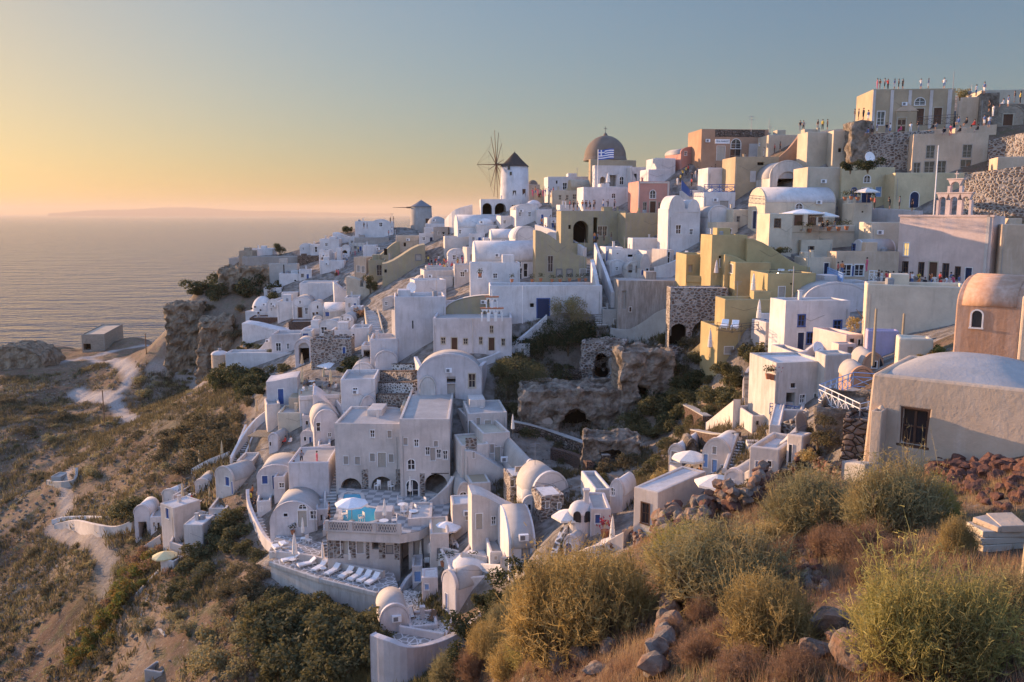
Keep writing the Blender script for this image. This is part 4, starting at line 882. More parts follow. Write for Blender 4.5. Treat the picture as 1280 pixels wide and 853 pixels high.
H('ochre bastion with a curved stone wall under the shops', 918, 972, 196, 234, 153, 4, 7, mat='ochre', roof='ochre', ops=[('pw', 941, 221, 7, 14), ('v', 951, 205, 8, 4)])
H('pink house with white corner trim and an arched fanlight', 797, 836, 227, 270, 158, 6, sx=852, mat='pink', roof='pink', par=.3, ops=[('pw', 798, 248, 2, 42), ('pw', 835, 248, 2, 42), ('pw', 816, 228.5, 38, 2), ('wa', 816, 243, 7, 10), ('ws', 806, 259, 4, 12), ('dw', 816, 259, 7, 14), ('ws', 825, 259, 4, 12)])
H('plain grey-brown wall block under the pink house', 781, 837, 266, 300, 153, 6, sx=850, mat='olive', roof='beige', par=.1)
H('grey-brown wall block between the pink house and the white twin-vaulted house', 837, 858, 262, 300, 152, 6, 4, mat='beige', roof='beige')
D_ = H('square ochre church body carrying the great brown dome', 738, 795, 200, 236, 186, 18, sx=736, name='church', cat='church', mat='ochre', roof='ochre', par=.05)
ob = D_['ob']; rr = D_['W'] * .43
b = MB(); b.lathe([(rr * 1.03, 0), (rr * 1.03, .5), (rr, .55)] + [(rr * math.cos(R(q)), .55 + rr * 1.06 * math.sin(R(q))) for q in range(6, 90, 7)] + [(.02, .55 + rr * 1.06)], 36, (D_['W'] / 2, D_['D'] / 2 if D_['D'] > rr else rr, D_['H'])); o = b.build('dome', 'dome_brown', ob); o.data.polygons.foreach_set('use_smooth', [True] * len(o.data.polygons))
b = MB(); zc = D_['H'] + .55 + rr * 1.06; cy_ = D_['D'] / 2 if D_['D'] > rr else rr; b.lathe([(.5, -.1), (.4, .35), (.15, .6), (.02, .7)], 10, (D_['W'] / 2, cy_, zc)); b.tube([(D_['W'] / 2, cy_, zc + .6), (D_['W'] / 2, cy_, zc + 2)], .05, 4); b.box(D_['W'] / 2 - .35, D_['W'] / 2 + .35, cy_ - .04, cy_ + .04, zc + 1.4, zc + 1.52); b.build('finial', 'dome_brown', ob)
H('white house with arched windows below the brown dome', 743, 790, 207, 236, 176, 10, sx=740, mat='white', ops=[('oa', 753.5, 227, 7, 12), ('o', 766, 226, 9, 14), ('wa', 777, 226, 5, 10)])
H('white block with a slatted canopy right of the brown dome', 788, 812, 209, 240, 172, 8, 5, mat='white', ops=[('o', 790, 222, 12, 9)])
H('large plain white wall below the arched-window house', 729, 798, 234, 263, 168, 8, 6, mat='white', ops=[('wa', 767, 245, 5, 6)])
H('flat white house left of the brown dome', 685, 735, 221, 240, 192, 5, 7, mat='white', ops=[('w', 706, 233, 5, 9), ('v', 696, 228, 2, 4)])
H('ochre vaulted house with an orange sunlit end', 713, 738, 225, 241, 182, 25, sx=709, kind='vaultx', mat='ochre', roof='beige', rise=1.6)
H('beige flat house with two windows behind the terrace crowd', 690, 730, 238, 256, 176, 6, 6, mat='beige', roof='beige', ops=[('wt', 709, 247, 3, 6), ('wt', 718, 246, 4, 6), ('wt', 700, 247, 3, 6)])
H('brown-grey domed chapel behind the white windmill', 660, 675, 224, 242, 200, 5, 5, kind='dome', mat='grey_plaster', roof='dome_brown')
H('olive stone building with a pointed arch niche and grey-green windows', 701, 782, 264, 313, 156, 5, 6, mat='olive', roof='beige', par=.1, ops=[('oa', 726, 290, 19, 28), ('wt', 750, 289, 5, 12), ('wt', 756, 289, 5, 12), ('v', 712, 284, 3, 5), ('o', 744, 290, 5, 36)][0:5])
H('white low terrace wall block with the sunset crowd, above the olive building', 700, 730, 256, 268, 166, 5, 6, mat='white')
def windmill(label, x0, x1, yt, yb, ycone, Y, mat, roofm, ops, hubpx, blades, bl, rot=0, yawb=60):
    xc = (x0 + x1) / 2; p = at(xc, yb, Y); r = (x1 - x0) / 2 / F * Y * 1.0; ht = zat(xc, yt, Y) - p.z; hc = zat(xc, ycone, Y) - p.z
    ob = empty('windmill', p + Vector((0, r, 0)), 0, label, 'windmill')
    b = MB(); b.lathe([(r * 1.04, -3), (r * 1.03, 0), (r * .95, ht), (.01, ht)], 32); b.build('tower', mat, ob, smooth=False); ob.children[0].data.polygons.foreach_set('use_smooth', [True] * len(ob.children[0].data.polygons))
    b = MB(); b.lathe([(r * 1.02, ht - .08), (r * .55, ht + (hc - ht) * .42), (r * .2, ht + (hc - ht) * .82), (.04, hc), (.01, hc + .35)], 28); b.build('cap', roofm, ob)
    for (k, cx, cy, w_, h_) in ops:
        q = at(cx, cy, Y); dx = q.x - p.x; a = math.asin(max(-.98, min(.98, dx / r))); wm = w_ / F * Y; hm = h_ / F * Y; b = MB(); b.box(-wm / 2, wm / 2, -.07, .3, -hm / 2, hm / 2)
        o = b.build('door' if k == 'd' else 'window', 'brown_door' if k == 'd' else 'glass', ob); z = q.z - p.z; o.location = (math.sin(a) * r * .99, -math.cos(a) * r * .99, z); o.rotation_euler = (0, 0, a)
    hb = at(*hubpx, Y) - (p + Vector((0, r, 0))); ax = Vector((-math.cos(R(yawb)) , -math.sin(R(yawb)), 0)).normalized(); hub = Vector((hb.x, -0.5, hb.z))
    b = MB(); b.tube([hub + Vector((r * .7, .4, 0)), hub - Vector((.3, 0.1, 0))], .22, 8); b.build('axle', 'wood', ob)
    side = Vector((0, 1, 0)); pl = Vector((math.cos(R(yawb)), math.sin(R(yawb)), 0))
    for i in range(blades):
        a = 2 * math.pi * i / blades + rot; tip_ = hub + (pl * math.cos(a) + Vector((0, 0, 1)) * math.sin(a)) * bl; b = MB(); b.tube([hub, tip_], [.10, .05], 5); b.build('sail_spar', 'wood', ob)
    b = MB(); pts = [hub + (pl * math.cos(2 * math.pi * i / blades + rot) + Vector((0, 0, 1)) * math.sin(2 * math.pi * i / blades + rot)) * bl * .97 for i in range(blades + 1)]; b.tube(pts, .015, 3, False); b.build('rigging_rope', 'dark_metal', ob)
    b = MB(); f = hub - Vector((4.2, .5, 0)); b.tube([hub, f], [.12, .05], 5)
    for i in range(0, blades): b.tube([f, hub.lerp(pts[i], .8)], .012, 3, False)
    b.build('bowsprit', 'wood', ob); return ob
windmill('tall white windmill with a dark thatched cone cap and bare sails', 625.5, 661, 207, 249, 189, 188, 'white', 'thatch', [('w', 636, 210, 2.5, 4), ('w', 638.5, 217, 2.5, 4), ('w', 643, 243, 4, 9), ('d', 655, 242, 5, 11)], (620, 205), 12, 7.4, .2, 78)
windmill('squat grey windmill with a low conical cap further down the ridge', 512, 539, 258, 286, 250, 246, 'grey_plaster', 'slate', [('d', 534, 277, 5, 7)], (508, 259.5), 2, 3.4, .0, 30)
H('white arcaded base building under the tall windmill', 601, 652, 249, 268, 184, 4, 7, mat='white', par=.1, ops=[('oa', 609, 261, 12, 14), ('oa', 625.5, 261, 14, 14), ('w', 642, 258, 5, 4)])
H('small white chapel with two pale windows below the windmill', 645, 673, 256, 281, 172, 14, 5, kind='vault', mat='white', rise=1.0, ops=[('w', 650, 268, 2.5, 5), ('w', 662, 268, 3, 6)])
H('white-domed cistern roof on the slope below the windmill', 655, 683, 249, 264, 178, 5, 6, kind='dome', mat='white', roof='white')
H('low white vault stepping down left of the small chapel', 596, 622, 272, 292, 174, 8, 6, kind='dome', mat='white', roof='white', rise=1.5)
H('broad white shell roof vault on the slope', 572, 622, 269, 292, 180, 10, 7, kind='vaultx', mat='white', roof='white', rise=2.6, ops=[('w', 575, 290, 3, 5), ('v', 590, 281, 2, 2), ('v', 598, 281, 2, 2), ('v', 605, 281, 2, 2)])
H('white half-round vault with a small arched window in the middle of the slope', 614, 660, 287, 306, 164, 6, 6, kind='vaultx', mat='white', roof='white', rise=1.8, ops=[('wa', 629, 302, 8, 4)])
H('white bulging vault between the half-round vault and the tan gable wall', 644, 672, 284, 318, 150, 12, 6, kind='vault', mat='white', roof='white')
wallpath('white sloping lane wall running down from the windmill', [(557, 292, 275, 190), (570, 280, 262, 192), (590, 270, 256, 193)], mat='white', th=.5)
H('sunlit low white block with an orange-lit flank beside the crowded terrace', 556, 598, 296, 312, 170, 8, 5, mat='white_warm', ops=[])
H('white small gate house lit orange on the left', 584, 596, 309, 330, 160, 20, 3, mat='white_warm', ops=[('oa', 590, 322, 3, 8)])
H('tan ashlar gable wall sloping down to the right with shuttered windows', 669, 733, 286, 352, 141, 3, 5, kind='slope', mat='olive', extra=(288, 322), ops=[('ws', 688, 330, 6, 20), ('wk', 699, 341, 6, 8), ('wk', 712, 341, 6, 8), ('s', 729, 341, 8, 9)])
wallpath('white plastered coping stair wall over the tan gable', [(670, 292, 281, 140), (690, 300, 287, 140), (712, 312, 298, 140), (731, 322, 310, 140)], mat='white', th=.6, fnd=.8)
H('huge white barrel-vaulted house, its round back facing the sea', 594, 683, 302, 352, 139, 8, sx=590, kind='vaultx', mat='white', roof='white', rise=3.4, ops=[('w', 649, 330, 5, 10), ('d', 657, 338, 5, 17), ('d', 651, 342, 3, 16)])
H('cubic white annex in front of the huge vaulted house', 588, 650, 329, 376, 133, 4, 4.5, mat='white', ops=[('w', 600, 344, 5, 8), ('w', 619, 345, 5, 6)])
H('long plain white retaining wall building with plants along its top', 612, 752, 357, 396, 122, 2, 6, mat='white', par=.5, ops=[('v', 665, 382, 5, 5), ('v', 710, 372, 2, 2)])
H('ochre rounded gable wall behind the bell-gabled house', 557, 670, 370, 396, 119.5, 2, 2, kind='vault', mat='olive', roof='white', rise=2.2, lip=.1)
BH = H('white double-fronted house with brown doors and a bell gable', 542, 640, 398, 442, 113, 1, sx=672, mat='lilac_white', ops=[('wt', 554, 426, 5, 8), ('dw', 568, 431.5, 7, 18), ('wt', 582, 427, 5, 7), ('wt', 614.5, 412, 4, 9), ('wt', 601, 426, 4, 9), ('dw', 614.5, 430.5, 7, 16), ('wt', 629, 428, 4, 9), ('pw', 591, 420, 1.5, 44)])
belfry('white bell gable with dark brick trim and bells on the double-fronted house', at(615, 402, 112.7), 1, 2.9, 4.0, [(0, .42, .5, 3), (.45, .80, .28, 2)], 'trim_white', .5, True, 'terracotta_pot')
H('white block with an arched roof and a lit left flank, left of the bell-gabled house', 494, 558, 371, 436, 122, 8, 7, mat='lilac_white', ops=[('v', 516, 406, 1.5, 10)])
H('tall narrow white house facing the sunset with arched doorways', 519, 558, 350, 385, 130, 18, sx=513, mat='white', ops=[])
H('white parapet stairhouse lit on the left behind the crowded roof terrace', 530, 570, 338, 362, 138, 12, 6, mat='white_warm', ops=[('oa', 549, 352, 14, 12)])
H('white small vault with a lit arch on its left end', 521, 538, 345, 368, 133, 25, sx=517, kind='vault', mat='white_warm', ops=[('oa', 526, 360, 4, 12)])
H('white hotel wall with two lit arched doorways facing left', 495, 520, 388, 428, 121, 35, sx=490, mat='white_warm', ops=[('oa', 500, 400, 6, 9), ('d', 498, 422, 4, 16)])
H('crowded restaurant roof terrace in white with flower boxes', 532, 588, 334, 348, 142, 6, 7, mat='white_warm', par=.5)
H('small white kiosk with a flat slab roof beside the crowded terrace', 568, 592, 331, 356, 138, 6, 4, mat='white_warm', ops=[('w', 578, 343, 5, 6)])
H('big grey-olive rendered house with a roofline sloping up to the right', 478, 532, 304, 344, 172, 8, 8, kind='slope', mat='olive', extra=(330, 306), ops=[('o', 487, 322, 3, 9), ('wk', 523, 322, 6, 7), ('ws', 474.5, 338, 7, 12), ('v', 482, 339, 3, 4)])
H('grey-olive lower house with a tall shuttered opening', 461, 482, 325, 352, 168, 6, 6, mat='olive', roof='olive', ops=[('ws', 474, 338, 6, 13), ('v', 482, 339, 2, 4)])
H('beige two-window house lit by the sun beside the olive house', 443, 458, 322, 348, 172, -10, 5, mat='tan', roof='olive', ops=[('s', 448, 336, 4, 8), ('s', 454, 337, 4, 8)])
H('orange-lit beige flat block below the squat windmill', 495, 524, 295, 312, 195, 6, 6, mat='tan', roof='beige', par=.2, ops=[('v', 506, 306, 3, 5)])
H('grey gable house with pinnacled top left of the squat windmill base', 467, 500, 303, 328, 182, 8, 6, kind='slope', mat='olive', extra=(322, 302), ops=[('v', 482, 315, 4, 8)])
H('olive lower wall with a sagging top along the stepped lane', 433, 480, 345, 372, 160, 4, 4, kind='slope', mat='beige', extra=(346, 362), ops=[('oa', 452, 353, 4, 12)])
H('low white roof terrace building by the grey windmill', 532, 560, 270, 288, 225, 4, 8, kind='dome', mat='white', rise=2)
H('long low white building on the far ridge left of the squat windmill', 444, 492, 277, 300, 240, 6, 9, mat='white', ops=[('w', 476, 281, 4, 5)])
H('white vault on the far ridge top with a dark door', 466, 486, 275, 287, 250, 5, 7, kind='vault', mat='white', ops=[('w', 476, 281, 4, 5)])
H('grey-brown stone terrace wall under the long ridge building', 443, 486, 297, 308, 228, 5, 4, mat='grey_plaster', roof='grey_plaster')
H('white house with sloping ramp wall on the far ridge', 416, 444, 289, 304, 250, 3, 7, kind='slope', mat='white', extra=(291, 297))
H('white two-storey house with dark windows at the far ridge', 400, 424, 299, 317, 238, 3, 6, mat='white', ops=[('w', 408, 306, 3, 4), ('w', 408, 313, 4, 3)])
H('white small gabled house at the left of the far ridge', 375, 392, 305, 320, 242, 6, 5, kind='vault', mat='white', rise=1.2, ops=[('w', 379, 311, 2, 3)])
H('white flat house with a dark door in the far ridge row', 388, 402, 306, 320, 238, 3, 5, mat='white', ops=[('d', 395, 312, 3, 7)])
H('low white wall house on the cliff top edge', 315, 341, 311, 321, 240, 4, 6, mat='white', par=.1)
H('brown stone ruin on the corner of the cliff top', 299, 316, 314, 330, 234, 4, 6, mat='ashlar', roof='ashlar')
H('grey-brown fortification wall along the cliff top', 303, 372, 321, 337, 228, 2, 4, mat='grey_plaster', roof='grey_plaster', par=.2)
H('tall grey concrete retaining wall at the end of the fortification', 337, 372, 330, 352, 222, 2, 3, mat='concrete', roof='concrete', ops=[('v', 355, 340, 1.2, 18)])
H('dark rubble wall segment with grass on top', 372, 398, 320, 330, 230, 2, 3, mat='dry_stone', roof='ground')
H('tiny flat terrace house at the tip of the cliff', 286, 305, 323, 330, 232, 3, 6, mat='concrete', roof='roof_grey')
H('white square pool house below the grey retaining wall', 349, 379, 342, 354, 208, 3, 5, mat='white', ops=[('w', 369, 351, 3, 2)])
H('white terrace house with an arched gate in the far ridge row', 399, 412, 313, 334, 222, 3, 5, mat='white', ops=[('oa', 404, 325, 5, 7)])
H('white chapel-like tower with an arch beside the far lane', 421, 427, 310, 333, 218, 5, 3, mat='white')
H('white arched small house right of the far lane tower', 427, 438, 307, 322, 218, 5, 4, kind='vault', mat='white', ops=[('oa', 431, 315, 6, 4)])
H('white flat house with a sunlit corner beside the brown tree', 454, 470, 307, 322, 205, 3, 5, mat='white', ops=[])
H('low white wall building below the far lane', 400, 430, 326, 340, 212, 3, 4, mat='white')
H('rounded white house with small round holes at the far left of the cluster', 307, 336, 371, 400, 190, -12, 6, kind='dome', mat='white', roof='white', rise=3.5, ops=[('v', 318, 384, 2, 2), ('v', 325, 388, 2, 2), ('v', 314, 386, 2, 2)])
H('white gabled house with two slit windows', 335, 348, 375, 399, 186, -6, sx=362, kind='vault', mat='white', rise=1.2, ops=[('w', 339, 387, 2, 4), ('w', 339, 380, 1.5, 2.5)])
H('white house with a flat parasol canopy and a dark window', 347, 373, 377, 400, 187, 4, 5, mat='white', ops=[('w', 368, 391, 4, 5)])
H('white gabled house with a tall brown door in the terrace row', 366, 390, 372, 402, 184, 6, 7, kind='vault', mat='white', rise=1.6, ops=[('dw', 375, 391, 5, 13), ('w', 383, 389, 3, 8), ('w', 375, 378, 2.5, 4)])
H('white gabled house with two narrow doors in the terrace row', 386, 404, 378, 402, 183, 6, 7, kind='vault', mat='white', rise=1.6, ops=[('d', 392, 395, 3, 9), ('d', 396.5, 394, 3, 8), ('w', 397, 384, 2, 4)])
H('white vault with a blue arched door in a stone surround', 404, 438, 380, 399, 180, 8, 6, kind='vaultx', mat='white_dirty', roof='white', rise=1.7, ops=[('dba', 409, 391, 5, 9)])
H('brown brick parapet terrace in front of the gabled row', 312, 362, 397, 406, 180, 5, 5, mat='red_stone', roof='roof_grey', par=.3)
H('brown brick parapet block at the middle of the cluster', 361, 393, 402, 415, 177, 3, 4, mat='red_stone', roof='roof_grey', par=.3)
H('large blank white curved terrace house above the gabled row', 375, 420, 354, 378, 196, 6, 8, mat='white', roof='roof_grey', par=.2)
H('white wall house with a sloping parapet beside the large terrace', 418, 440, 352, 378, 188, 14, 6, kind='slope', mat='white', extra=(354, 368))
H('white gabled house with slit window behind the cypress post', 424, 442, 394, 412, 172, 0, sx=462, kind='vault', mat='white', rise=1.4, ops=[('w', 428, 398, 2.5, 6), ('d', 434, 408, 2, 4)])
H('white barrel house with a glazed corner above the rubble wall', 399, 426, 401, 418, 168, -8, 6, kind='vault', mat='white', rise=1.3, ops=[('w', 405, 413, 7, 8)])
H('white veranda house with a slab canopy and dark openings', 414, 440, 413, 428, 166, 3, 5, mat='white', ops=[('o', 421, 423, 4, 8), ('o', 426, 422, 4, 8), ('o', 432, 420, 4, 4)])
H('white flat house with one dark doorway right of the veranda house', 439, 462, 410, 432, 163, 3, 5, mat='white', ops=[('d', 442, 422, 2.5, 9)])
H('white shallow house with sloping wall and plants along its foot', 303, 360, 405, 424, 172, 3, 5, kind='slope', mat='white', extra=(404, 414))
H('white L-shaped house with a dark double door', 340, 376, 418, 441, 164, 2, 6, mat='lilac_white', ops=[('d', 348, 434, 6, 10), ('w', 360, 433, 3, 7)])
H('white house with a slanting stair wall and a small square window', 320, 342, 420, 441, 165, 0, 4, kind='slope', mat='white', extra=(438, 420), ops=[('w', 333, 438, 4, 3)])
H('white tower with a blue shuttered window above the big arch', 376, 390, 414, 430, 162, 5, 4, mat='white', ops=[('sb', 382, 420, 7, 6)])
H('white house with a tall open arch in the middle of the cluster', 369, 390, 425, 456, 158, 6, 5, kind='vault', mat='lilac_white', ops=[('oa', 380, 442, 13, 26)])
H('grey rubble-stone wall house with a small blue door', 389, 440, 424, 456, 156, 3, 4, mat='mortared_rubble', roof='roof_grey', ops=[('db', 430, 438, 4, 8)])
H('long low white cistern wall building at the cliff edge', 282, 369, 441, 456, 160, 0, 4, mat='white', roof='roof_grey', par=.3)
H('low white house with a dark window at the cliff edge', 259, 290, 424, 442, 174, -5, 6, mat='white', ops=[('w', 271, 438, 6, 3)])
H('small tan cylinder room with a white cap on the cliff edge', 262, 282, 440, 463, 168, 0, 4, kind='round', mat='tan', roof='white', rise=.8)
H('white awning kiosk beside the big flowering shrubs', 452, 466, 432, 450, 148, 3, 4, mat='white', ops=[('o', 459, 442, 9, 9)])
H('tall blank white house block with flowers on its left', 463, 498, 424, 464, 137, 5, 6, mat='lilac_white')
H('white house with a royal blue door and slanting roof wall', 334, 373, 474, 512, 118, 8, 5, kind='slope', mat='lilac_white', extra=(477, 472), ops=[('db', 351, 496, 7, 19)])
H('brown pergola-roofed bar hut', 361, 378, 497, 516, 116, 6, sx=392, mat='tan', roof='pale_wood', par=0)
H('white steep-walled house stepping down beside the long stair', 392, 434, 490, 525, 117, 12, 6, kind='slope', mat='lilac_white', extra=(492, 524))
H('white vaulted house behind the small pool with a dark doorway', 393, 424, 514, 556, 111, 18, 6, kind='vault', mat='lilac_white', rise=2, ops=[('d', 398, 534, 5, 11), ('w', 412, 544, 4, 5), ('s', 386, 530, 4, 5)])
H('tall white house with a square window and arched roof, above the hotel', 427, 470, 474, 522, 121, 4, 7, kind='flat', mat='white', ops=[('w', 444, 489, 5, 8)])
H('white barrel vault above the square-windowed house', 440, 468, 455, 478, 128, 6, 7, kind='vault', mat='white', roof='roof_grey', rise=1.5)
H('white rounded oven-shaped vault beside the hotel rubble walls', 451, 471, 496, 520, 115, 20, 5, kind='vault', mat='lilac_white', rise=2)
H('pale green-roofed low room above the sunbathing terrace', 348, 380, 516, 540, 112, 4, 5, mat='cream', roof='roof_grey')
H('white vertical sunlit wall slab left of the blue door house', 334, 352, 505, 536, 114, 20, 4, mat='white_warm')
H('small white house with one tiny window by the pergola steps', 336, 348, 543, 566, 106, -10, 5, kind='vault', mat='lilac_white', rise=1, ops=[('w', 338, 555, 2, 5)])
H('white house with blue window and blue door at the curved lane', 322, 370, 583, 618, 99, 6, 6, kind='vault', mat='lilac_white', rise=1.6, ops=[('sb', 331, 600, 7, 10), ('db', 344, 603, 7, 17)])
H('perforated white parapet block with rows of small holes', 362, 412, 578, 632, 98, 2, 7, mat='lilac_white', par=.2, ops=[('v', 372 + 4.2 * (i % 9) + (i // 9 % 2) * 2, 585 + 5.5 * (i // 9) + (10 if i > 26 else 0), 1.4, 1.8) for i in range(45)])
H('sunlit white vaulted house with a blue door over the left slope', 270, 292, 585, 622, 106, -30, sx=322, kind='vault', mat='white_warm', rise=1.6, ops=[('sb', 284, 602, 5, 11), ('db', 291.5, 610, 4, 15)])
H('white domed house with tall arched entrance and fanlight', 338, 397, 628, 674, 94, 4, 6, kind='vault', mat='lilac_white', rise=2.6, lip=.1, ops=[('wa', 378, 634, 10, 6), ('dg', 378, 649, 11, 20), ('w', 391.5, 644, 7, 10), ('w', 357, 644, 5, 4)])
H('white shaded lean-to room beside the arched entrance house', 343, 357, 596, 628, 97, 3, 5, mat='lilac_white', ops=[('w', 352, 607, 6, 6)])
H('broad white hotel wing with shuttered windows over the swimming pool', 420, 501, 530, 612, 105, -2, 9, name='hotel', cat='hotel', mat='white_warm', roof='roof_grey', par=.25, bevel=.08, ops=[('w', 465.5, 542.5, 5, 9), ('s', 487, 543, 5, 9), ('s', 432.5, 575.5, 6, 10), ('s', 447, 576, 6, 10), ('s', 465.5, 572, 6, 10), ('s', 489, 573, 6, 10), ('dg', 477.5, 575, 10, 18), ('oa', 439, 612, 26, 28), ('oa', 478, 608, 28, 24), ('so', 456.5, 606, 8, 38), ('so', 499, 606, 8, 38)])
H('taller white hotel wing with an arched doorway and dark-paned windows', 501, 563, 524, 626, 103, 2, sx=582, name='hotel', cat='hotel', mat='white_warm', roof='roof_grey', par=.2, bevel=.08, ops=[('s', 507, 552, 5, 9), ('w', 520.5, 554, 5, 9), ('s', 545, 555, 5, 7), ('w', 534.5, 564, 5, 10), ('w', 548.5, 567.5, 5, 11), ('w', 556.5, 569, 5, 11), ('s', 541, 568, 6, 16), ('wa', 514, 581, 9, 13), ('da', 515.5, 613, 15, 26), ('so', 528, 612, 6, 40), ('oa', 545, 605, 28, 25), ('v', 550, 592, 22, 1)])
H('hotel rooftop room with a curved white roof and a rubble balcony', 530, 563, 508, 542, 104, 2, sx=590, name='hotel_room', cat='hotel room', mat='white_warm', roof='white', par=.2, ops=[('w', 541, 527, 5, 9), ('d', 548.5, 529, 4, 16), ('w', 556.5, 533, 5, 10)])
H('hotel loggia with a reed roof and rubble parapet', 501, 531, 510, 542, 104.5, 2, 4, name='hotel_room', cat='hotel room', mat='beige', roof='pale_wood', par=0, ops=[('o', 516, 524, 26, 10), ('sw', 515, 537, 29, 9)])
def balcony(label, px, py, Y, w, yaw=0):
    p = at(px, py, Y); ob = empty('balcony', p, R(yaw), label, 'balcony'); b = MB(); b.box(-w / 2, w / 2, -1.0, .05, -.15, 0); b.build('slab', 'white_warm', ob)
    for (x0, x1, y0, y1) in ((-w / 2, w / 2, -1.0, -.88), (-w / 2, -w / 2 + .12, -1, 0), (w / 2 - .12, w / 2, -1, 0)):
        b = MB(); b.box(x0, x1, y0, y1, .95, 1.05); b.box(x0, x1, y0, y1, 0, .1)
        n = max(2, int((x1 - x0) / .8)) if x1 - x0 > .5 else 1
        if n > 1:
            for i in range(n):
                xa = x0 + (x1 - x0) * i / n; xb = x0 + (x1 - x0) * (i + 1) / n
                b.box(xa, xa + .1, y0, y1, .1, .95)
                for (s, e) in ((0, 1), (1, 0)): b.tube([(xa + .05, (y0 + y1) / 2, .1 + .85 * s), (xb, (y0 + y1) / 2, .1 + .85 * e)], .045, 4)
            b.box(x1 - .1, x1, y0, y1, .1, .95)
        b.build('railing', 'white_warm', ob)
    return ob
balcony('white lattice balcony on the broad hotel wing', 477, 593, 105, 2.3, -2)
balcony('white lattice balcony on the taller hotel wing', 543, 590, 103, 2.2, 2)
H('white hotel house with beige doors and wall lamps under a low curved roof', 585, 634, 516, 546, 104, 8, 7, name='hotel_room', cat='hotel room', mat='white_warm', roof='roof_grey', par=.2, ops=[('dg', 588.5, 534, 5, 16), ('s', 598, 527, 5, 9), ('dg', 610, 533, 8, 15), ('v', 583, 527, 1, 2), ('v', 617, 528, 1, 2)])
H('white hotel suite with a corner terrace and shuttered doors', 604, 638, 541, 590, 96, 16, sx=684, name='hotel_room', cat='hotel room', mat='white_warm', roof='beige', par=.5, ops=[('s', 615, 561, 5, 11), ('dg', 622, 568, 7, 18), ('w', 631, 567, 4, 10), ('dg', 672, 564, 8, 20)])
H('white hotel wall with rubble balcony panel and small windows', 577, 612, 556, 612, 98, 14, 5, name='hotel_room', cat='hotel room', mat='white_warm', roof='beige', par=.2, ops=[('so', 589, 556, 14, 17), ('s', 584, 565, 3, 9), ('s', 592, 569, 3, 9)])
H('white barrel-roofed suite over an arched window with a plank canopy', 572, 590, 605, 636, 93, 12, 5, kind='vault', name='hotel_room', cat='hotel room', mat='white_warm', rise=1.8, ops=[('wa', 579, 620, 9, 9)])
H('white suite with an open loggia under a reed canopy', 588, 614, 604, 634, 93.5, 12, 5, name='hotel_room', cat='hotel room', mat='white_warm', roof='pale_wood', par=0, ops=[('o', 599, 622, 18, 14)])
H('white double-vaulted suite with a small window and stepping roof', 655, 672, 577, 610, 90, 14, sx=719, kind='vault', name='hotel_room', cat='hotel room', mat='white', rise=2, ops=[('w', 662, 589, 3, 6)])
H('white barrel vault in front of the double-vaulted suite', 666, 710, 592, 622, 86, 20, sx=735, kind='vault', name='hotel_room', cat='hotel room', mat='white', rise=2.2, ops=[('w', 717, 613, 5, 5, 'r'), ('dg', 674, 618, 5, 12)])
H('dark rubble kiosk with a white slab roof, upper one', 638, 662, 595, 620, 89, 14, 3, name='stone_kiosk', cat='kiosk', mat='mortared_rubble', roof='white', par=0, ops=[('w', 640.5, 604, 4, 8), ('s', 649, 587, 9, 7)])
H('dark rubble kiosk with two white windows and a white slab roof, lower one', 677, 705, 620, 645, 82, 16, 3, name='stone_kiosk', cat='kiosk', mat='mortared_rubble', roof='white', par=0, ops=[('s', 684, 631, 4, 8), ('s', 699, 633, 4, 8)])
H('white suite wall with a sloping top and beige doors facing the small patios', 590, 660, 616, 672, 87, 10, 3, kind='slope', extra=(616, 646), name='hotel_room', cat='hotel room', mat='white_warm', roof='white', ops=[('dg', 599, 652, 8, 19), ('s', 626, 641, 6, 8), ('w', 617, 651, 5, 10), ('dg', 626, 657, 6, 14), ('o', 642, 662, 5, 8)])
H('white shaded suite front behind the open blue-white parasol', 566, 594, 630, 668, 88, 8, 3, name='hotel_room', cat='hotel room', mat='white_warm', roof='white', par=.15, ops=[('s', 584, 646, 4, 9)])
H('white sloping hotel garden wall under the corner suite', 582, 652, 560, 606, 94, 10, 2.5, kind='slope', extra=(562, 596), name='hotel_room', cat='hotel room', mat='white_warm', ops=[('s', 592, 569, 3, 8)])
H('white barrel-roofed annexe with a dark-framed window above the stone path', 636, 670, 656, 706, 76, 8, sx=692, kind='vaultx', name='vaulted_house', mat='white', roof='roof_grey', rise=2.1, ops=[('wk', 657, 691, 8, 10)])
H('white cube suite with dark-framed door and a curved shoulder wall', 511, 540, 648, 704, 84, 4, 5, name='hotel_room', cat='hotel room', mat='white_warm', roof='white_warm', par=.2, ops=[('wk', 522, 667, 7, 9), ('dk', 523, 688, 10, 26)])
H('white low front room with a dark-framed double window', 538, 562, 667, 706, 82, 6, 5, name='hotel_room', cat='hotel room', mat='white_warm', roof='beige', par=.2, ops=[('wk', 552, 692, 9, 11)])
PR = H('stone-pillared rooms under the pool terrace', 409, 500, 664, 699, 83.5, 1, 5, fix=True, name='hotel_room', cat='hotel room', mat='white_warm', roof='beige', par=0, ops=[('so', 412, 681, 8, 34), ('so', 423, 681, 12, 34), ('dg', 430.5, 682, 9, 22), ('so', 440, 681, 9, 34), ('s', 450, 680, 9, 24), ('so', 459.5, 682, 4, 34), ('o', 469, 678, 8, 18), ('so', 477.5, 683, 8, 32), ('wk', 487, 687, 7, 9), ('so', 496, 684, 6, 32)])
H('long barrel-vaulted white cave house with a curved gable and doors', 522, 602, 445, 499, 111, 2, 5, kind='vault', mat='lilac_white', rise=3, lip=.3, ops=[('o', 564, 475, 11, 8), ('n', 564, 489, 10, 18), ('wt', 590, 476, 8, 17), ('pw', 548, 489, 1, 20)])
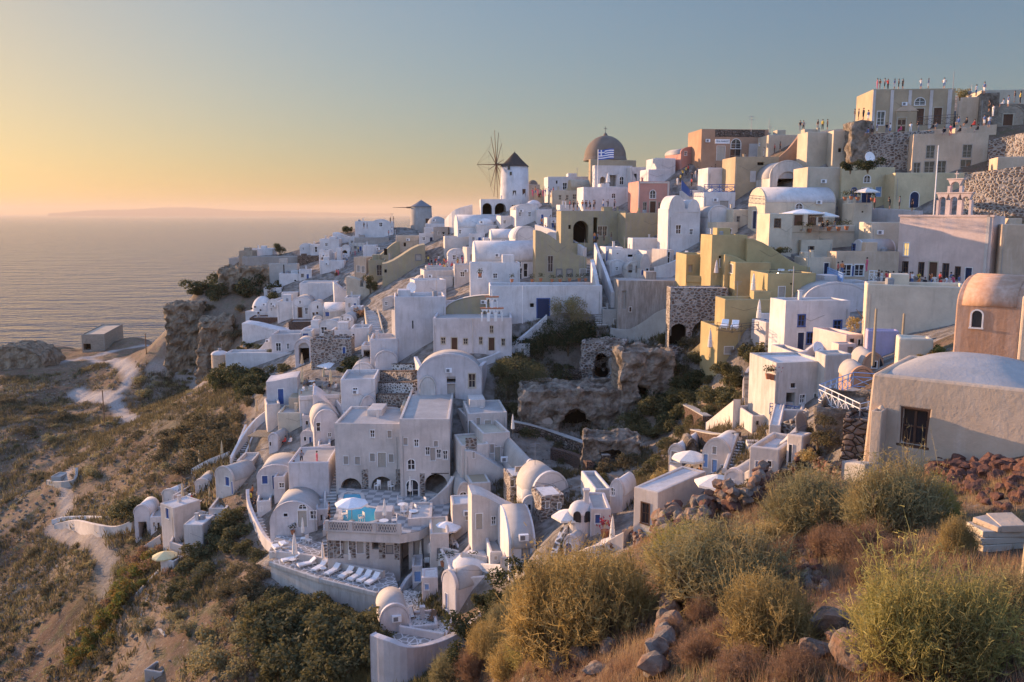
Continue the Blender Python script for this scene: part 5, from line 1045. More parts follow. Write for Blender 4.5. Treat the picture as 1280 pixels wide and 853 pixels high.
H('white vault beside the top of the stacked rubble terraces', 469, 497, 440, 470, 124, 8, 6, kind='vault', mat='lilac_white', rise=1.4)
H('curved stub wall with rough whitewashed stones at the stepped terraces', 525, 545, 472, 503, 109, 6, 3, kind='vault', mat='white_dirty', rise=1.5)
wallpath('tall white curved front wall of the lowest courtyard with drain holes', [(468, 858, 792, 71), (490, 862, 800, 69), (515, 856, 808, 68), (545, 836, 802, 69), (575, 815, 788, 70), (600, 790, 766, 71)], mat='lilac_white', th=.6, fnd=4, near=40)
H('small white shell-roofed house at the lower end of the courtyard', 476, 512, 758, 806, 70, 14, 4, kind='vault', rise=1.4, mat='lilac_white', roof='roof_grey', ops=[('v', 494, 790, 2, 4)])
H('low white store behind the tall curved courtyard wall', 512, 548, 782, 812, 69, 10, 3, mat='lilac_white', roof='pebble_mosaic', par=.3)
H('white vaulted house with a curved gable at the mosaic courtyard', 553, 570, 716, 768, 74, -52, sx=607, kind='vault', mat='lilac_white', rise=1.3, ops=[('sl', 558, 752, 3, 20)])
H('low white room with a blue window above the mosaic courtyard', 528, 548, 722, 748, 77, 6, 2.2, kind='flat', mat='lilac_white', roof='white', par=.1, ops=[('sl', 533.5, 734, 5, 7)])
H('white blue-doored shed at the foot of the lounger terrace', 516, 528, 708, 732, 80, 5, 3, mat='lilac_white', roof='white', ops=[('sl', 522, 721, 8, 13)])
H('white dome-roofed store below the small patios', 566, 640, 704, 724, 77, 12, 6, kind='dome', mat='white', roof='white', rise=1.3, fnd=2, ops=[('v', 583, 713, 2, 3)])
H('white slope house with a long vertical window facing the sea', 204, 220, 632, 690, 99, -38, sx=254, mat='white_warm', roof='white', par=.1, ops=[('sb', 209, 642, 4, 13)])
H('lower white block house on the left slope with a slanting wall', 231, 255, 656, 692, 94, -5, sx=272, mat='white_warm', roof='white', par=.1)
H('white gate room with a barrel roof and a dark doorway', 169, 189, 633, 673, 111, 4, 4, kind='vault', mat='lilac_white', roof='white', rise=1.2, ops=[('o', 178.5, 663, 10, 20)])
H('upper white room with a rounded roof at the slope restaurant', 203, 222, 613, 632, 105, -20, 5, kind='vault', mat='white_warm', roof='white', rise=1.0)
H('abandoned tan stone barn with small openings above the sea', 103, 132, 418, 440, 272, 12, sx=157, mat='ashlar', roof='tan', par=.3, ops=[('o', 109, 434, 9, 8), ('v', 143, 431, 3, 3), ('v', 151, 429, 3, 3)]) 
H('white twin-vaulted house with a tall arch and a small arch on its front', 834, 874, 261, 314, 138, 8, sx=889, kind='flat', mat='white', roof='white', par=.1, ops=[('w', 848, 287, 6, 11), ('w', 864, 290, 4, 7)])
TV = HOUSES[-1]
for (fx0, fx1, hgt) in ((.02, .52, 2.3), (.60, .98, 1.6)):
    b = MB(); W_ = TV['W']; q = [(W_ * fx0, -.6)] + [(W_ * fx1, -.6)] + arcpts(W_ * fx0, W_ * fx1, -.1, hgt * .9, 14); b.prism(q, -.05, TV['D'] * .9); o = b.build('vault', 'white', TV['ob'], bevel=.04); o.location = (0, 0, TV['H'])
H('white guest house with a dark door at the head of the stairs', 757, 778, 309, 332, 143, 6, 5, mat='white', ops=[('db', 758, 321, 3, 14), ('v', 782, 315, 2, 2), ('w', 790, 320, 5, 4)])
H('white flat house with a broad blank front in the white cluster', 790, 824, 298, 319, 146, 2, sx=832, mat='white')
H('white house with two small vents in the white cluster', 764, 800, 312, 332, 140, 4, 4, mat='white', ops=[('v', 788, 320, 6, 3), ('v', 772, 317, 2, 1)])
H('small white gabled chapel with one window in the white cluster', 762, 781, 326, 344, 134, 6, 4, kind='vault', mat='white', roof='roof_grey', rise=.9, ops=[('w', 771, 336, 3, 5)])
H('white house with blue-floored courtyard and dark windows', 783, 806, 328, 352, 131, 2, 4, kind='vault', mat='white_dirty', roof='roof_grey', rise=1.2, ops=[('o', 788, 336, 5, 10), ('o', 797, 337, 5, 9)])
H('narrow white wing wall lit by the sun with a curved top', 801, 812, 319, 352, 130, 20, 3, kind='vault', mat='white_warm', rise=2, ops=[('db', 803, 341, 3, 6), ('d', 809, 341, 3, 11)])
H('low white gate house with a sunlit doorway beside the yellow building', 833, 842, 312, 334, 128, 30, sx=862, mat='white_warm', roof='white', ops=[('d', 836, 322, 3, 14)])
wallpath('white curved parapet wall falling toward the white courtyard', [(818, 352, 334, 126), (832, 350, 330, 125), (848, 340, 323, 124), (858, 330, 314, 124)], mat='white', th=.5, fnd=4)
H('weathered grey-brown retaining wall with stains under the white cluster', 772, 862, 351, 402, 121, 0, 6, mat='dark_stain', roof='roof_grey', par=.1, ops=[('n', 780, 375, 5, 22), ('w', 788, 387, 3, 6)])
H('stained grey terrace block with a small pale door', 753, 790, 387, 407, 115, 0, 5, mat='concrete', roof='concrete', par=.3, ops=[('s', 769, 402, 4, 6)])
wallpath('curved grey terrace parapet below the stained retaining wall', [(763, 428, 410, 112), (785, 428, 412, 112), (805, 426, 402, 111), (822, 420, 390, 110), (840, 416, 384, 110)], mat='concrete', th=.5, fnd=4)
H('mortared rubble wall with two arched vault openings', 836, 908, 360, 420, 116, -2, 3, mat='mortared_rubble', roof='roof_grey', par=.1, fnd=6, ops=[('oa', 847, 419, 26, 28), ('oa', 881, 416, 32, 30), ('ps', 860, 412, 5, 36)])
Yl = 'yellow'
H('upper mustard-yellow villa block with a round satellite dish wall', 888, 932, 294, 352, 116, 4, 5, mat=Yl, roof=Yl, par=.1, ops=[('s', 902, 329, 5, 10), ('v', 901, 323, 5, 6)])
H('mustard-yellow sloping garden wall of the upper villa', 932, 1012, 296, 352, 114, 0, 2.5, kind='slope', mat=Yl, extra=(298, 334))
H('mustard-yellow villa wing with a pale door and pink parasol patio', 857, 886, 318, 358, 110, 3, 6, mat=Yl, roof=Yl, par=.3, ops=[('n', 863, 336, 5, 9), ('v', 881, 333, 3, 2), ('s', 891, 338, 8, 10)])
terrace('mustard-yellow patio parapet with a pink folded parasol', [(858, 352), (905, 354), (912, 343), (872, 341)], (880, 354, hitY(880, 358, 60) - .5), 'beige', Yl, (0, 1), .8, 4)
H('mustard-yellow wall curving down behind the middle terraces', 905, 965, 322, 352, None, 6, 2, kind='slope', mat=Yl, extra=(318, 340))
H('mustard-yellow middle villa block beside the pink stairs', 918, 962, 328, 372, 108, 2, 4, mat=Yl, roof=Yl, par=.2, ops=[('s', 914, 336, 5, 11), ('v', 957, 351, 2, 2)])
H('mustard-yellow square block with two sunbeds on its roof terrace', 959, 1019, 342, 376, 101, 8, 5, mat=Yl, roof='beige', par=.6, ops=[('s', 977, 365, 8, 13), ('v', 989, 355, 2, 2)])
H('mustard-yellow front wall block under the closed cream parasol', 905, 978, 374, 406, 98, 2, 4, mat=Yl, roof='beige', par=.35, ops=[])
H('lower mustard-yellow block with two sunbeds and a pale doorway', 896, 925, 410, 448, 91, 4, sx=952, mat=Yl, roof='beige', par=.3, ops=[('s', 911, 438, 11, 9), ('n', 940, 426, 3, 6)])
wallpath('mustard-yellow sloping wall of the lowest patio', [(862, 444, 441, 92), (875, 440, 430, 92), (892, 436, 414, 92), (898, 430, 410, 92)], mat=Yl, th=.4, fnd=3)
terrace('lowest mustard-yellow patio with a folded parasol', [(861, 447), (893, 454), (900, 445), (868, 440)], (875, 450, hitY(875, 450, 60)), 'roof_grey', Yl, (0, 3), .6, 4)
H('white two-storey house with dark blue doors and drainpipes', 980, 1060, 376, 432, 91, 8, sx=1085, mat='white', roof='roof_grey', par=.15, ops=[('wb', 1002, 401, 8, 14), ('wb', 1047, 407, 9, 12), ('dd', 1001, 427, 8, 22), ('wb', 1013, 423, 8, 14), ('v', 1020, 405, 1, 18)])
H('small white box house with a dark blue door', 956, 978, 403, 440, 88, 14, sx=999, mat='lilac_white', roof='roof_grey', par=.1, ops=[('w', 966, 414, 3, 4), ('dd', 983, 427, 6, 25)])
H('white upper block with a blank wall above the two-storey house', 1040, 1100, 355, 384, 98, 4, 6, mat='lilac_white', roof='roof_grey')
wallpath('white curved stair parapet above the blue-door house', [(1003, 452, 441, 78), (1020, 442, 428, 79), (1040, 430, 417, 80), (1062, 420, 408, 81), (1080, 412, 400, 82)], mat='white_warm', th=.4, fnd=4)
H('worn white house with a stone planter balcony and blue fence yard', 968, 1032, 453, 510, 68, 8, 5, mat='white_dirty', roof='white', par=.2, ops=[('w', 991, 482, 6, 6), ('o', 988, 500, 11, 18), ('w', 1003, 499, 6, 11), ('w', 1020, 497, 5, 10)])
H('white curved planter bay beside the worn white house', 950, 980, 468, 516, 67, -6, 3, mat='lilac_white', roof='white', par=.2, ops=[('o', 967, 473, 19, 9), ('n', 972, 496, 3, 4)])
H('white plastered blank block in the middle of the right slope', 1030, 1062, 443, 486, 64, 4, sx=1078, mat='white_dirty', roof='roof_grey', par=.1, ops=[('v', 1045, 473, 1.5, 8)])
H('pink small room with a rough brick window niche', 1047, 1070, 430, 447, 66, 2, sx=1080, mat='church_pink', roof='roof_grey', par=.1, ops=[('v', 1056, 438, 4, 5), ('n', 1063, 438, 7, 8)])
H('lilac-painted block with a blue side below the wooden posts', 1083, 1122, 413, 446, 66, -12, sx=1080, mat='lilac', roof='lilac', par=.2)
H('orange small vault with a tiny window beside the lilac house', 1079, 1104, 444, 463, 60, -8, 4, kind='vault', mat='orange_plaster', roof='roof_grey', rise=1.2, ops=[('w', 1093, 456, 6, 8), ('ws', 1103, 455, 7, 15)])
H('orange-lit low vault behind the white lattice fence', 1063, 1092, 462, 484, 54, -10, 4, kind='vault', mat='orange_plaster', roof='roof_grey', rise=.9)
H('sunlit narrow white wall with a blue-framed window', 1091, 1112, 468, 512, 42, -55, 3, mat='white_warm', roof='white', par=.1, ops=[('w', 1106, 484, 6, 18)])
H('cream wall block with trailing plants below the church terrace', 1122, 1166, 424, 456, 68, -18, 2, mat='cream', roof='cream', par=.1)
H('cream wall with a green sign under the church terrace', 1080, 1206, 357, 416, 92, -20, 4, mat='cream', roof='beige', par=.5, ops=[])
H('white vault roof corner house left of the church terrace', 1004, 1088, 355, 392, 100, 0, 5, kind='vault', mat='lilac_white', rise=2.2, ops=[('w', 1082, 370, 4, 6)])
H('white cube house with a flat pale roof and a brown-framed window', 791, 822, 612, 672, 52, -42, sx=880, mat='white_warm', roof='white', par=.08, fnd=5, bevel=.05, ops=[('wd', 806.5, 642, 9.5, 25), ('dd', 829, 652, 5, 14)])
H('white vaulted guest house with grey-blue shutters and a curved gable', 878, 912, 551, 590, 71, -32, sx=929, kind='vault', mat='white_warm', roof='white', rise=1.5, ops=[('s', 893, 563, 5, 9), ('sl', 881, 576, 7, 16), ('sl', 893, 583, 6, 16), ('sl', 904, 588, 6, 12)])
H('small white vaulted annex with a grey shutter', 835, 852, 558, 590, 73, -32, sx=880, kind='vault', mat='white_warm', roof='white', rise=.9, ops=[('s', 843, 571, 8, 13)])
terrace('white dining terrace with a parasol and seated guests', [(838, 592), (875, 612), (905, 606), (880, 588)], (860, 603, hitY(860, 608, 40)), 'beige', 'white_warm', (0,), .8, 4)
H('white block by the curved steps with a planter on top', 960, 975, 531, 556, 60, -20, sx=998, mat='white_warm', roof='white', par=.1)
H('sunlit white narrow house with a slit window under the rock', 982, 1001, 544, 583, 52, -48, sx=1003, mat='white_warm', roof='white', par=.1, ops=[('w', 988, 567, 4, 22)])
H('round domed white chapel with arched windows', 712, 742, 631, 676, 72, 0, 5, kind='round', name='chapel', cat='chapel', mat='lilac_white', roof='white', rise=.9, ops=[])
cha = HOUSES[-1]
for aa, k in ((-60, 'wa'), (-112, 'wa')):
    W_ = cha['W']; b = MB(); b.prism([(-.3, 0), (.3, 0)] + arcpts(-.3, .3, .55, .85, 8), -.08, .3); o = b.build('window', 'glass', cha['ob']); q = R(aa); o.location = (W_ / 2 + math.cos(q) * W_ / 2 * 1.01, W_ / 2 + math.sin(q) * W_ / 2 * 1.01, 1.5); o.rotation_euler = (0, 0, q + math.pi / 2)
b = MB(); W_ = cha['W']; b.box(W_ * .62, W_ * .82, W_ * .4, W_ * .6, cha['H'] * .75, cha['H'] * 1.28); b.box(W_ * .58, W_ * .86, W_ * .36, W_ * .64, cha['H'] * 1.28, cha['H'] * 1.33); b.build('chimney', 'white', cha['ob'])
H('white house with a blue door beside the round chapel', 738, 764, 636, 668, 74, 2, 4, mat='lilac_white', roof='roof_grey', par=.15, ops=[('sb', 747, 649, 6, 11)])
H('white tower-like vault with an arched window and a pink cloth below', 762, 778, 602, 642, 68, -30, sx=794, kind='vault', mat='lilac_white', roof='white', rise=1.2, ops=[('wa', 766, 615, 5, 10)])
H('white porch with a purple-blue door in the mosaic stone wall', 704, 722, 672, 698, 68, -25, 3, kind='vault', mat='lilac_white', rise=1, ops=[('dba', 711, 688, 8, 18)])
wallpath('mosaic wall of dark stones set in white plaster beside the suites', [(692, 708, 692, 70), (700, 690, 670, 71), (712, 668, 648, 74), (725, 650, 632, 77), (738, 636, 616, 80)], mat='white_gap_stone', th=.5, fnd=3)
wallpath('short mosaic stone garden wall by the porch', [(711, 712, 698, 60), (728, 706, 690, 60)], mat='white_gap_stone', th=.4, fnd=2)

FILL = '''small white cube under the blue-doored house, facing the sea|342|360|510|526|white
low white shed roof between the restaurant wall and the reed pergola|378|396|520|536|lilac_white
little white vault above the sunbathing roof|376|392|540|556|lilac_white|vault
white cube at the corner of the perforated parapet|398|414|556|572|white
small white block directly under the tall square-windowed house|430|452|516|534|lilac_white
white block left of the stacked rubble terraces|448|466|476|500|white
plain white store at the foot of the bell-gabled house steps|640|662|430|444|white
low white vault between the bell-gabled house and the huge wall|560|590|386|402|white|vault
small white cube under the crowded restaurant roof|545|566|346|362|white_warm
white block behind the satellite dish on the lane|500|520|366|388|white
flat white house stepping down from the sunlit parapet stairhouse|528|552|360|376|white
little white vault over the flower lane|478|494|372|386|white_warm|vault
small white house on the left of the flower lane|432|450|372|390|white
white cube beside the cypress-like post in the left cluster|438|452|384|396|white
low white roof in front of the brick parapets|380|404|410|420|white
small white vault next to the glazed corner house|392|404|396|408|white|vault
white annex behind the gabled row, second tier|352|372|366|378|white
white low roof at the shoulder of the cliff garden|330|352|360|370|white
tiny white house beneath the fortification wall|374|390|338|350|white
white block under the far two-storey house|402|418|316|328|white
small white vault on the far ridge above the lane|436|450|296|308|white|vault
white step-roofed house behind the far arch house|440|456|304|314|white_dirty
grey low house by the squat windmill foot|542|560|284|298|grey_plaster
white block below the squat windmill|524|544|292|304|white
little white house under the broad shell vault|586|606|292|304|white
white cube between shell vault and half-round vault|604|620|298|312|white
low white vault left of the huge barrel house|560|584|312|330|white|vault
small white block at the bottom of the lane from the windmill|626|642|270|284|white
white dwarf house behind the small chapel|672|690|262|278|white
white low block beside the crowd stair|684|702|272|290|white
little cream block under the brown domed chapel|668|686|238|250|beige
small white vault beside the great brown dome body|722|740|238|252|white|vault
white flat block in the cluster below the pink house|800|820|300|312|white
white cube at the back of the white cluster|808|832|314|328|white
small white vault near the cluster stairs top|748|764|318|334|white|vault
low white block right of the twin-vaulted house|888|908|286|306|white
cream low block between twin-vaulted house and yellow villa|896|922|278|298|cream
white block on the lane under the shops|862|884|238|256|white
small tan block beneath the grey-beige towers|1040|1056|240|258|tan
cream block left of the long barrel-vaulted house|916|938|262|284|cream
low cream wall house under the restaurant terrace|1000|1040|300|322|cream
white garden wall block beside the orange-cream shop|1000|1024|326|344|lilac_white
small white block behind the blue-doored box house|950|968|392|410|white
white cube between the box house and worn house|990|1010|440|458|white_warm
pinkish low block above the small orange vault|1058|1080|418|434|church_pink
small cream block beside the timber posts|1126|1150|396|416|cream
white-washed low block by the dark winding steps|940|958|520|536|white_warm
low white block below the lattice fence rock|1003|1020|566|584|white_warm
white vault between the two stone kiosks|654|676|622|644|white|vault
small white cube behind the round chapel|744|764|612|632|white
low white roof at the end of the suites row|612|634|690|704|white
white low store between patios and barrel annexe|600|622|660|676|white_warm
white cube left of the pool stair|396|412|636|656|lilac_white
small white room above the curved lane steps|322|340|626|644|white
white block behind the sunlit blue-door house|296|316|576|592|white_warm
little white vault at the slope restaurant corner|244|262|600|616|white_warm|vault
low white annex left of the slope house|188|204|646|664|white
white store under the slope restaurant terrace|256|274|650|668|white_warm
small white cube between slope block and terrace|262|284|636|652|white_warm'''
rf = random.Random(4)
for ln in FILL.strip().splitlines():
    q = ln.split('|'); x0, x1, y0, y1 = map(float, q[1:5]); kd = q[6] if len(q) > 6 else 'flat'; w_ = x1 - x0; h_ = y1 - y0
    ops = []
    if w_ > 12:
        wm = 'white' in q[5]; ops.append((rf.choice(['w', 'w', 's', 'sb', 'ws'] if wm else ['w', 'wd', 's', 'ws']), x0 + w_ * rf.uniform(.25, .4), y0 + h_ * .55, max(3, w_ * .16), h_ * .32))
        if rf.random() < .6: ops.append((rf.choice(['d', 'db', 'dg', 'dd'] if wm else ['d', 'dw', 'dg']), x0 + w_ * rf.uniform(.6, .78), y0 + h_ * .68, max(3, w_ * .17), h_ * .55))
    H(q[0], x0, x1, y0, y1, None, rf.uniform(-6, 16), rf.uniform(3.5, 6), kind=kd, mat=q[5], ops=ops)
rh = None
rc = random.Random(9); MN = {v.name: k for k, v in M.items()}
for h in HOUSES:
    ob = h['ob']; W_, D__, Hh = h['W'], h['D'], h['H']; wl = [c for c in ob.children if c.name.startswith('wall')]
    if not wl or W_ < 2.2 or h['C'].y < 56: continue
    m = MN[wl[0].data.materials[0].name]; flat = any(c.name.startswith('roof') for c in ob.children) and not ob.name.startswith(('vaulted', 'domed', 'cave', 'rock', 'chapel', 'church', 'windmill', 'water'))
    if ob.name.startswith(('cave', 'rock', 'church')): continue
    if flat and D__ > 2.5:
        if rc.random() < .45:
            x, y, s = rc.uniform(.5, W_ - .9), rc.uniform(.4 * D__, D__ - .6), rc.uniform(.28, .42); b = MB(); b.box(x, x + s, y, y + s, Hh - .6, Hh + .75); b.box(x - .06, x + s + .06, y - .06, y + s + .06, Hh + .752, Hh + .84); b.build('chimney', MN[wl[0].data.materials[0].name], ob, bevel=.03)
        if rc.random() < .4 and W_ > 3.5:
            x = rc.uniform(.3, W_ - 2.4); b = MB(); b.box(x, x + rc.uniform(1.3, 2.1), D__ * .55, D__ - .3, Hh - .6, Hh + rc.uniform(.5, 1.3)); b.build('stair_head', MN[wl[0].data.materials[0].name], ob, bevel=.08)
        if rc.random() < .12: b = MB(); x = rc.uniform(.8, W_ - .8); b.lathe([(.01, Hh - .4), (.38, Hh - .4), (.4, Hh + .35), (.3, Hh + .45), (.01, Hh + .48)], 12, (x, D__ * .6, 0)); b.build('water_tank', 'metal', ob)
    if rc.random() < .5:
        x = rc.choice([rc.uniform(.15, .4), W_ - rc.uniform(.2, .4)]); b = MB(); b.tube([(x, -.07, 0), (x, -.07, Hh * .8)], .035, 5); b.build('drain_pipe', 'concrete', ob)
    if rc.random() < .35: b = MB(); x = rc.uniform(.2, W_ * .5); b.tube([(x, -.03, Hh * .7), (min(W_ - .1, x + 1.5), -.03, Hh * .55), (min(W_ - .05, x + 3), -.03, Hh * .68)], .012, 4); b.build('cable', 'dark_metal', ob)
    if rc.random() < .22 and flat: b = MB(); x = rc.uniform(.4, W_ - .4); q_ = Hh + rc.uniform(1.6, 2.6); b.tube([(x, D__ * .7, Hh - .5), (x, D__ * .7, q_)], .03, 4); b.tube([(x - .5, D__ * .7, q_ - .1), (x + .5, D__ * .7, q_ - .1)], .02, 4); b.tube([(x - .35, D__ * .7, q_ - .35), (x + .35, D__ * .7, q_ - .35)], .02, 4); b.build('aerial', 'metal', ob)
    if rc.random() < .16 and Hh > 2.5: b = MB(); x = rc.uniform(.3, max(.4, W_ - 1.2)); b.box(x, x + .8, -.32, 0, Hh * .62, Hh * .62 + .55); b.cur = 1; b.box(x + .1, x + .5, -.335, -.3, Hh * .62 + .08, Hh * .62 + .47); b.build('air_conditioner', ['sign_white', 'slate'], ob, bevel=0)
def G(px, py, near=60): return ground(px, py, near)
def rocky(h, s=.6, vox=.22, scale=1.6):
    for c in h['ob'].children:
        if c.name.split('.')[0] in ('wall', 'roof'):
            for m in list(c.modifiers): c.modifiers.remove(m)
            if c.name.startswith('roof'): c.data.transform(Matrix.Translation((0, 0, .02)))
            m = c.modifiers.new('r', 'REMESH'); m.mode = 'VOXEL'; m.voxel_size = vox
            tx = bpy.data.textures.get('rk') or bpy.data.textures.new('rk', 'CLOUDS'); tx.noise_scale = scale; tx.noise_depth = 4
            d = c.modifiers.new('d', 'DISPLACE'); d.texture = tx; d.strength = s; d.texture_coords = 'GLOBAL'; d.mid_level = .5
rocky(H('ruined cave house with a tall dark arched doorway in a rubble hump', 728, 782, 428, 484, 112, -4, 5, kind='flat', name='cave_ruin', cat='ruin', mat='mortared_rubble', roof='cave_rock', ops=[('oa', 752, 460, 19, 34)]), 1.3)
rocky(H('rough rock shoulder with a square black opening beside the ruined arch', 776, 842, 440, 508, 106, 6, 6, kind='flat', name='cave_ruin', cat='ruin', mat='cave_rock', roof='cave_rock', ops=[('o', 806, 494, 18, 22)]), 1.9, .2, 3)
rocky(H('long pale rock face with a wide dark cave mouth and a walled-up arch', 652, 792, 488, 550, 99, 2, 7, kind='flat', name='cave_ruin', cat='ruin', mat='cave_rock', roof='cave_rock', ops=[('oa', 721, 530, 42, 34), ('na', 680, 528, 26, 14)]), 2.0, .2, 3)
rocky(H('low rock shelf with a black slit cavity under the gully shrubs', 728, 800, 550, 582, 91, -6, 4, kind='flat', name='cave_ruin', cat='ruin', mat='cave_rock', roof='cave_rock', ops=[('o', 762, 568, 28, 9)]), 1.6, .2, 2)
rocky(H('pale boulder-like rock standing at the low end of the gully', 858, 872, 552, 575, 80, 0, 3, kind='vault', name='rock_outcrop', cat='rock', mat='cave_rock', roof='cave_rock', rise=1.0), .7)
rocky(H('dark rubble heap wall left of the ruined arch', 704, 738, 461, 481, 110, 0, 3, kind='flat', name='cave_ruin', cat='ruin', mat='dry_stone', roof='dry_stone'), .8)
rocky(H('brown rock cliff block under the white-fenced terrace', 1012, 1086, 512, 585, 47, -28, 6, kind='flat', name='rock_outcrop', cat='rock', mat='cave_rock', roof='cave_rock', fix=True), .8, .14, 1.1)
rocky(H('stone-faced rock wall beneath the right end of the fenced terrace', 1050, 1088, 524, 580, 44, -28, 3, kind='flat', name='rock_outcrop', cat='rock', mat='dry_stone', roof='dry_stone', fix=True), .3, .12, .8)
rocky(H('weathered tan cliff bluff at the seaward edge of the village', 212, 252, 380, 462, 208, 10, 9, kind='flat', name='rock_outcrop', cat='cliff', mat='cliff_rock', roof='cliff_rock', taper=1.0), 3.5, .5, 4)
rocky(H('tan cliff bluff right of the sea cliff, below the flat white wall', 252, 290, 400, 458, 196, 14, 9, kind='flat', name='rock_outcrop', cat='cliff', mat='cliff_rock', roof='cliff_rock', taper=1.0), 3.5, .5, 4)
rocky(H('upper brown cliff band under the tiny cliff-tip terrace house', 274, 345, 334, 366, 222, 4, 8, kind='flat', name='rock_outcrop', cat='cliff', mat='cliff_rock', roof='cliff_rock', taper=1.0), 3.0, .5, 4)
rocky(H('pale eroded rock mound at the far left shore edge', -30, 54, 434, 462, 250, 0, 12, kind='vault', name='rock_outcrop', cat='rock', mat='cliff_rock', roof='cliff_rock', rise=5), 2.5, .5, 4)
WP = wallpath
WP('long dry stone wall with a pale coping curving below the caves', [(640, 540, 527), (665, 543, 532), (700, 556, 543), (738, 573, 557), (758, 585, 570)], mat='dry_stone', th=.7, capm='concrete', n=5)
WP('second dry stone wall in the gully, lower and shorter', [(690, 574, 560), (715, 580, 566), (738, 592, 578)], mat='red_stone', th=.7, n=5)
WP('red-brown dry stone wall at the foot of the pink parasol patio', [(856, 520, 506), (868, 526, 512), (884, 534, 521)], mat='red_stone', th=.8, capm='concrete')
WP('red-brown dry stone wall above the vaulted guest house', [(868, 552, 538), (895, 556, 543), (920, 556, 542)], mat='red_stone', th=.8, capm='concrete')
WP('curved white stair parapet beside the stone steps', [(930, 505, 498), (931, 485, 470), (940, 465, 455), (950, 455, 449)], mat='white_warm', th=.35, fnd=3)
WP('whitewashed retaining wall spur lit at its edge', [(885, 535, 528), (905, 532, 512), (920, 534, 500)], mat='white_warm', th=.5, fnd=3)
WP('white path wall curving round under the bell-gabled house', [(596, 458, 450), (615, 452, 444), (640, 440, 430), (665, 420, 410), (683, 405, 394)], mat='white', th=.5, fnd=3)
WP('white wall dropping from the curved path to the cave house', [(600, 500, 458), (606, 470, 452)], mat='lilac_white', th=.5, fnd=2)
for i, (x0, x1, yb, yt) in enumerate([(474, 520, 462, 455), (476, 518, 474, 464), (472, 520, 489, 478), (468, 516, 504, 493), (464, 512, 520, 508)]):
    WP(['top', 'second', 'middle', 'fourth', 'lowest'][i] + ' whitewashed rubble step wall of the stacked garden terraces above the hotel', [(x0, yb, yt), ((x0 + x1) / 2, yb + 1, yt), (x1, yb - 1, yt)], mat='mortared_rubble' if i % 2 else 'white_gap_stone', th=1.0, capm='dry_stone')
WP('white ribbon wall running down the left side of the terraces', [(520, 460, 446), (528, 480, 462), (527, 500, 480)], mat='white', th=.5)
WP('white garden wall left of the stacked terraces', [(468, 480, 462), (462, 500, 480), (455, 515, 498)], mat='white', th=.5)
rocky(H('rocky mound with people on it left of the ochre hall', 1064, 1091, 151, 176, 134, 0, 4, kind='flat', name='rock_outcrop', cat='rock', mat='cave_rock', roof='cave_rock', fix=True), 1.2)
sign('dark green shop sign on the wall under the church terrace', 1188, 379, 91, 1.3, .5, '', 'green_sign', 'sign_white', -20, .3); sign('small dark green sign at the corner under the church terrace', 1203, 371, 90.5, .6, .5, '', 'green_sign', 'sign_white', -20, .25)
WP('ragged brown rubble bank below the ruined stone hut', [(1236, 208, 176), (1262, 204, 170), (1292, 200, 164)], mat='mortared_rubble', th=1.2, fnd=3)
H('low tan terrace block with drink tables at the right edge of the hill', 1246, 1300, 196, 214, None, -14, 4, mat='tan', roof='tan', par=.4)
zt = PR['A'].z + PR['H'] + .12
terrace('checkered pool terrace of the hotel with a balustrade of crosses', [(409, 664), (500, 668), (524, 664), (560, 644), (565, 618), (424, 610), (420, 640)], zt, 'checker_pave', 'white_warm', (), .8, 1.0)
ob = empty('balustrade', onz(409, 664, zt), 0, 'white balustrade with dark lattice panels along the pool terrace', 'balustrade'); P0 = onz(409, 664, zt); P1 = onz(499, 668, zt); dv = P1 - P0; L = dv.length; ob.rotation_euler = (0, 0, math.atan2(dv.y, dv.x))
for i in range(4):
    b = MB(); x = L * i / 3; b.box(x - .2, x + .2, -.15, .15, 0, 1.15); b.build('pier', 'white_warm', ob)
b = MB(); b.box(0, L, -.12, .12, .98, 1.1); b.box(0, L, -.12, .12, 0, .2); b.build('rail', 'white_warm', ob)
for i in range(3):
    b = MB(); xa = L * i / 3 + .3; n = 7; w_ = (L / 3 - .6) / n
    b.box(xa, xa + w_ * n, -.02, .02, .2, .98)
    b.build('dark_panel', 'slate', ob)
    b = MB()
    for k in range(n):
        for s in (0, 1): b.tube([(xa + k * w_, -.06, .2 + .78 * s), (xa + (k + 1) * w_, -.06, .98 - .78 * s)], .05, 4)
    b.build('lattice', 'white_warm', ob)
pool = [(426, 652), (440, 655), (468, 653), (478, 645), (478, 637), (455, 632), (452, 618), (428, 618)]
P = [onz(x, y, zt + .05) for x, y in pool]; O = P[0]; ob = empty('swimming_pool', O, 0, 'blue swimming pool curving out of the cave arch', 'pool')
b = MB(); q = [(p.x - O.x, p.y - O.y) for p in P]; b.slab(q, -.1, 0); b.build('water', 'pool_water', ob)
b = MB(); S = smoothpts([Vector((x, y, 0)) for x, y in q + q[:1]], 3); ribbon(b, S, [-.1] * len(S), [.1] * len(S), .4); b.build('rim', 'white_warm', ob)
b = MB(); zl = zat(430, 738, 78.5); terrace('sun terrace with a row of white loungers above a stained wall', [(338, 706), (400, 727), (472, 745), (500, 740), (492, 716), (418, 700), (350, 690)], zl, 'flagstone', 'white_dirty', ((0, .35), (1, .35), (2, .35)), .35, 5)
WP('low white wall between the sun terrace and the hotel path', [(346, 697, 689), (390, 702, 694), (430, 712, 704), (480, 722, 714)], mat='white_warm', th=.35, z=zl, h=.5)
for i, (x, y) in enumerate([(392, 716), (408, 721), (425, 725), (437, 728), (448, 730), (458, 733), (372, 710), (352, 704)]):
    prop('lounger', 'white sun lounger on the sun terrace, ' + ['third from the left', 'fourth from the left', 'fifth from the left', 'sixth from the left', 'seventh from the left', 'at the right end of the row', 'second from the left', 'at the left end'][i], onz(x, y, zl + .01), R(-28 if i < 6 else -58), 'loungers on the sun terrace')
